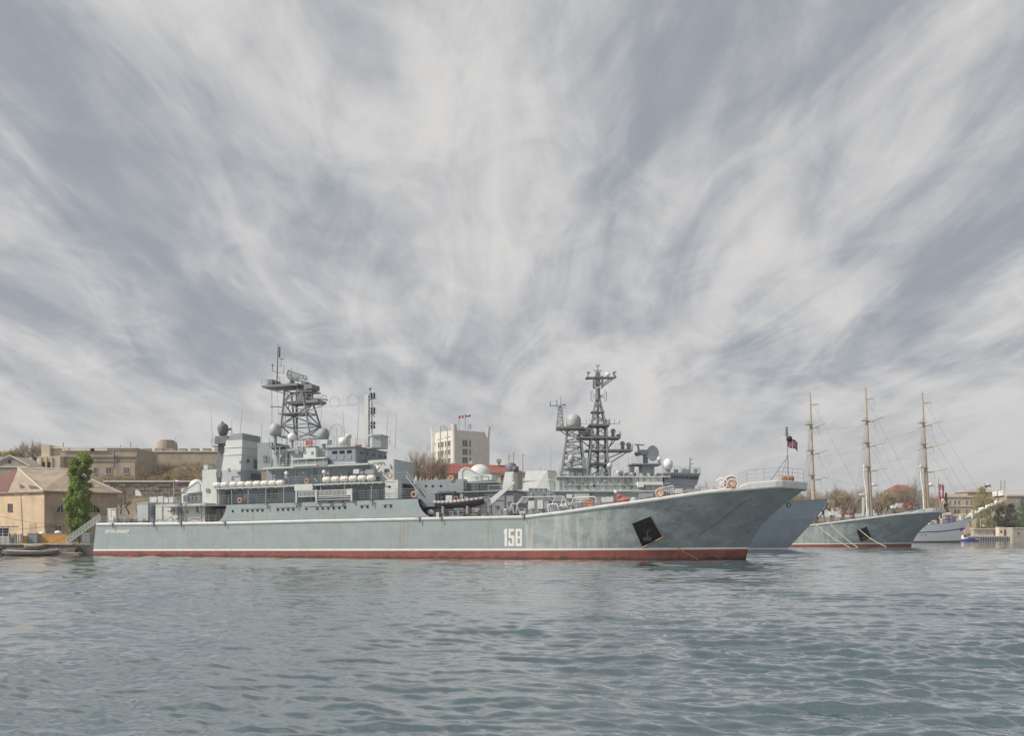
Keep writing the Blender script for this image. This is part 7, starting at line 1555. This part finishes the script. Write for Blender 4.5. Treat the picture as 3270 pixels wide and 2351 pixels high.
def leaves(b, c, r, n, s, rg, flat=1.0):
    for _ in range(n):
        d = Vector((rg.gauss(0, 1), rg.gauss(0, 1), rg.gauss(0, flat))); d = d.normalized() * r * rg.random() ** .4; p = Vector(c) + d
        a = Vector((rg.gauss(0, 1), rg.gauss(0, 1), rg.gauss(0, 1))).normalized(); e = a.orthogonal().normalized() * s * (.6 + .8 * rg.random()); a = a.cross(e).normalized() * s * (.6 + .8 * rg.random())
        b.poly([p - e * .5, p + a * .35, p + e * .6, p - a * .35])
def bare_tree(seed, h_, spread=.55, tw=twig, leafm=None, nleaf=0, lsize=.3, thick=1.0):
    rg = random.Random(seed); tb, cb, lb = MB(), MB(), MB()
    def grow(p, d, L_, r, lev):
        n = 3 if lev < 2 else 2; q_ = p
        for i in range(n):
            d2 = (d + Vector((rg.gauss(0, .13), rg.gauss(0, .13), rg.gauss(.04, .08)))).normalized(); e = q_ + d2 * L_ / n; r1 = r * (1 - .3 / n)
            (tb if lev < 2 else cb).bar(q_, e, r, 5 if lev < 2 else 3, r1); q_, d, r = e, d2, r1
            if lev < 5 and (lev > 0 or i > 0):
                for _ in range(2 if lev < 4 else 2):
                    ax = Vector((rg.gauss(0, 1), rg.gauss(0, 1), rg.gauss(.15, .35))).normalized(); nd = (d * (1 - spread * .5) + ax * spread).normalized(); grow(q_, nd, L_ * rg.uniform(.5, .72), r * .6, lev + 1)
        if leafm and lev >= 4: leaves(lb, q_, .5, nleaf, lsize, rg)
    grow(Vector((0, 0, -.6)), Vector((0, 0, 1)), h_ * .42, h_ * .022 * thick, 0)
    return tb, cb, lb
def twig_thick(cb, f): pass
variants = {}
def tree_proto(key, *a, **k):
    tb, cb, lb = bare_tree(*a, **k); t = thing('bare_tree', 'x', 'tree'); tb.build('trunk', bark, t); cb.build('crown', k.get('tw', twig), t)
    if lb.f: lb.build('leaves', k['leafm'], t)
    variants[key] = [t, False]
tree_proto('a', 3, 12, thick=1.5); tree_proto('b', 5, 12, .62, thick=1.5); tree_proto('c', 8, 12, .5, tw=twig2, thick=1.4); tree_proto('d', 13, 12, .6, tw=twig2, leafm=lf_o, nleaf=1, lsize=.30, thick=1.3); tree_proto('e', 21, 12, .55, leafm=lf_y, nleaf=2, lsize=.34, thick=1.3)
tree_proto('f', 41, 12, .30, tw=twig2, thick=1.1); tree_proto('g', 47, 12, .26, tw=twig2, thick=1.1)
def put(key, u, v, d, vt, label, group, rot=None, nm=None):
    """tree whose top shows at row vt; stands on the ground at distance d"""
    x = (u - PW / 2) / F * d; z = ground_z(x, d) if v is None else at(u, v, d).z; h_ = at(u, vt, d).z - z; s = h_ / 12.0 / .98
    t, used = variants[key]; r_ = rnd.uniform(0, 6.28) if rot is None else rot
    if not used: variants[key][1] = True; t.location = (x, d, z); t.rotation_euler = (0, 0, r_); o = t; o['label'] = label; o['group'] = group
    else: o = dup(t, (x, d, z), r_, label, group)
    sx = s * rnd.uniform(.85, 1.2); o.scale = (sx, sx, s); return o
G1 = 'bare trees along the far right shore'
LB = 'leafless brown tree in the row along the far shore behind the sailing ship'
for i in range(34):
    u = 2245 + i * 21.5 + rnd.uniform(-8, 8); d = rnd.uniform(440, 500); vt = 1562 + rnd.uniform(-28, 14) if u > 2480 else 1528 + rnd.uniform(-6, 22)
    put('abcdcdab'[i % 8], u, 1668, d, vt, LB, G1)
for u, vt, k in ((2660, 1540, 'a'), (2715, 1532, 'c'), (2818, 1542, 'b'), (2922, 1518, 'a'), (2940, 1526, 'b'), (2885, 1540, 'a'), (3005, 1550, 'c'), (3120, 1556, 'd'), (3165, 1560, 'd'), (3190, 1570, 'b'), (3212, 1580, 'd'), (2568, 1548, 'd'), (2530, 1556, 'c')): put(k, u, 1672, 455, vt, LB, G1)
GC = 'bare trees behind the bridge of the landing ship'
for i, (u, vt) in enumerate(((1318, 1432), (1338, 1426), (1358, 1436), (1378, 1428), (1400, 1446), (1425, 1462), (1408, 1470), (1345, 1450), (1370, 1455))): put('fgfgfgfgf'[i], u, 1565, 316 - i, vt, 'tall leafless tree between the bridge and the tower block', GC)
for i, (u, vt) in enumerate(((1725, 1490), (1610, 1462), (1740, 1494), (1700, 1490))): put('abab'[i], u, 1560, 345, vt, 'leafless tree top showing beside the red roof', 'bare trees by the red roof')
GL = 'bare trees on the left hill'
for i, (u, vt, d) in enumerate(((70, 1402, 300), (85, 1410, 285), (105, 1398, 290), (122, 1404, 292), (135, 1415, 288), (60, 1420, 300), (150, 1420, 300))): put('abaabba'[i], u, 1500, d, vt, 'leafless dark tree on the hill left of the fort', GL)
for i, (u, vt, d) in enumerate(((12, 1424, 300), (30, 1422, 305), (48, 1428, 298))): put('e', u, 1510, d, vt, 'tree in pale green bud on the hill at the left edge', 'budding trees at the left edge')
for i, (u, v, vt, d) in enumerate(((385, 1640, 1565, 205), (412, 1640, 1572, 207), (440, 1640, 1590, 206), (400, 1600, 1545, 225), (470, 1560, 1470, 262), (520, 1560, 1476, 268), (580, 1555, 1480, 270), (630, 1560, 1490, 262), (665, 1550, 1480, 275), (455, 1560, 1490, 258), (600, 1560, 1486, 266))): put('abdabcdabab'[i], u, v, d, vt, 'leafless scrubby tree on the slope between warehouse and rampart', 'scrubby trees on the slope')
for i, (u, v, vt, d) in enumerate(((545, 1560, 1480, 252), (575, 1560, 1490, 248), (610, 1562, 1500, 250), (640, 1562, 1512, 246), (520, 1560, 1500, 250))): put('d', u, v, d, vt, 'straw-coloured bushy tree on the slope above the retaining wall', 'straw-coloured trees on the slope')
for k, (t, used) in variants.items():
    if not used:
        for c in list(t.children): bpy.data.objects.remove(c)
        bpy.data.objects.remove(t)
def ordinals(group):
    os_ = sorted([o for o in bpy.data.objects if o.get('group') == group and o.parent is None], key=lambda o: o.location.x / o.location.y)
    for i, o in enumerate(os_): o['label'] = o['label'] + ', ' + ['first', 'second', 'third', 'fourth', 'fifth', 'sixth', 'seventh', 'eighth', 'ninth', 'tenth', 'eleventh'][i] + ' from the left'
for g_ in ('budding trees at the left edge', 'straw-coloured trees on the slope', 'bare trees on the left hill', 'scrubby trees on the slope', 'bare trees behind the bridge of the landing ship', 'bare trees by the red roof'): ordinals(g_)
# poplar
def poplar():
    rg = random.Random(4); d = 162.0; prof = [(1447, 262, 284), (1460, 240, 292), (1474, 229, 297), (1490, 222, 298), (1505, 218, 297), (1518, 222, 287), (1547, 221, 292), (1572, 210, 292), (1600, 207, 293), (1621, 208, 295), (1645, 211, 295), (1665, 215, 294), (1685, 220, 284), (1700, 232, 270)]
    p = at(252, 1702, d); t = thing('poplar_tree', 'tall narrow bright green poplar before the warehouse', 'tree', (p.x, d, 1.95)); S = d / F
    tb = MB(); tb.bar((0, 0, 0), (.1, 0, 6), .28, 7, .16); tb.bar((.1, 0, 6), (.2, 0, 13), .16, 6, .03)
    for i in range(26): z = 1.2 + i * .45; a = rg.random() * 6.28; tb.bar((.1, 0, z), (1.3 * math.cos(a), 1.3 * math.sin(a), z + 2.3), .06, 4, .02)
    tb.build('trunk', bark, t); b1, b2 = MB(), MB(); vs = [q_[0] for q_ in prof]; ls = [q_[1] for q_ in prof]; rs = [q_[2] for q_ in prof]
    for i in range(260):                            # clumps, leaves thickest at their rims
        v = 1700 - (1700 - 1449) * rg.random(); l, r_ = I(v, vs, ls), I(v, vs, rs); cx = ((l + r_) / 2 - 252) * S; w = (r_ - l) / 2 * S; a = rg.random() * 6.28; f = math.sqrt(rg.random()) * .92
        c = Vector((cx + w * f * math.cos(a), w * f * math.sin(a), at(0, v, d).z - 1.95)); cr = rg.uniform(.35, .75) * min(1, w / 1.2)
        for _ in range(75):
            dd = Vector((rg.gauss(0, 1), rg.gauss(0, 1), rg.gauss(.3, 1.5))).normalized() * cr * rg.random() ** .5; q_ = c + dd; e = Vector((rg.gauss(0, 1), rg.gauss(0, 1), rg.gauss(.6, .8))).normalized(); s = rg.uniform(.12, .24); o_ = e.orthogonal().normalized() * s * .55
            (b1 if rg.random() < .6 else b2).poly([q_ - e * s, q_ + o_, q_ + e * s, q_ - o_])
    b1.build('crown', lf, t); b2.build('crown', leaf_mat('leaf_poplar', (.34, .42, .12)), t)
poplar()
def leafy(u, vt, vb, w, d, m, label, name, seed, n=80, s=.3, group=None, cone=False):
    rg = random.Random(seed); p = at(u, vb, d); h_ = (vb - vt) / F * d; W_ = w / F * d / 2; t = thing(name, label, 'tree', (p.x, d, p.z), 0, group); tb = MB(); tb.bar((0, 0, -2), (0, 0, h_ * .8), .3, 6, .06)
    for i in range(10): a = rg.random() * 6.28; z = h_ * (.15 + .05 * i); tb.bar((0, 0, z), (W_ * .7 * math.cos(a), W_ * .7 * math.sin(a), z + h_ * .2), .1, 4, .03)
    tb.build('trunk', bark, t); b = MB()
    for i in range(n):
        f = rg.random(); ww = W_ * ((1 - f) ** .8 if cone else math.sin(math.pi * (.12 + .85 * f)) ** .7); a = rg.random() * 6.28; q_ = math.sqrt(rg.random()) * .95; leaves(b, (ww * q_ * math.cos(a), ww * q_ * math.sin(a), h_ * (.1 + .9 * f)), rg.uniform(.5, 1.1) * min(1.2, W_ / 3), 26, s, rg)
    b.build('crown', m, t)
leafy(3135, 1556, 1692, 62, 444, lf_y, 'large yellow-green budding tree behind the sailing ship bowsprit', 'budding_tree', 31, 130, .42)
leafy(3160, 1600, 1694, 50, 441, lf_y, 'smaller yellow-green tree right of the large budding tree', 'budding_tree', 32, 60, .42)
leafy(3270, 1608, 1692, 62, 436, lf_g, 'bright green round tree at the right edge above the boathouse', 'round_tree', 33, 150, .4)
leafy(3196, 1622, 1692, 40, 438, lf_d, 'dark evergreen tree above the pier hut, left of the pair', 'evergreen_tree', 34, 120, .38)
leafy(3228, 1612, 1692, 44, 439, lf_d, 'dark evergreen tree next to the bright green round tree', 'evergreen_tree', 35, 120, .38)
leafy(3021, 1575, 1650, 20, 448, lf_d, 'slim dark cypress left of the yellow two-storey house', 'cypress_tree', 36, 90, .35, cone=True)
leafy(2470, 1572, 1640, 70, 470, lf_o, 'straw-coloured round tree right behind the landing ship bow', 'straw_tree', 37, 70, .45)
# scrub on the slopes and along the far shore: nobody could count it
def scrub():
    rg = random.Random(77); b = MB()
    def patch(n, u0, u1, d0, d1, s):
        for _ in range(n):
            u = rg.uniform(u0, u1); d = rg.uniform(d0, d1); x = (u - PW / 2) / F * d; z = ground_z(x, d)
            if z < 1.5: continue
            c = Vector((x, d, z)); k = rg.uniform(.6, 1.6) * s
            for _ in range(7):
                dd = Vector((rg.gauss(0, .6), rg.gauss(0, .6), rg.uniform(.5, 1.4))) * k; b.bar(c + Vector((rg.gauss(0, .4), rg.gauss(0, .4), -.2)), c + dd, .07 * s, 3, .02)
            leaves(b, c + Vector((0, 0, .6 * k)), .8 * k, 6, .34 * s, rg)
    patch(900, 330, 720, 245, 296, 1.0); patch(700, -60, 340, 205, 262, 1.0); patch(1500, 2230, 3240, 445, 490, 1.5)
    struct(b.build('scrub', mat('scrub_twig', (.30, .235, .15), .95, .4, .15, dirt=(.20, .20, .08), dirt_amt=.8, vscale=.12)), 'stuff')
scrub()

# ------------------------------------------------------------------ thin harbour haze
def haze():
    b = MB(); b.box(-1400, 1400, -30, 1700, -6, 62); o = b.build('haze', bpy.data.materials.new('haze')); m = o.data.materials[0]; m.use_nodes = True; nt = m.node_tree
    nt.nodes.remove(nt.nodes['Principled BSDF']); v = nt.nodes.new('ShaderNodeVolumePrincipled'); v.inputs['Color'].default_value = (.92, .93, .95, 1); v.inputs['Density'].default_value = .0002; v.inputs['Anisotropy'].default_value = .2
    nt.links.new(v.outputs[0], nt.nodes['Material Output'].inputs['Volume']); struct(o, 'stuff')
haze()
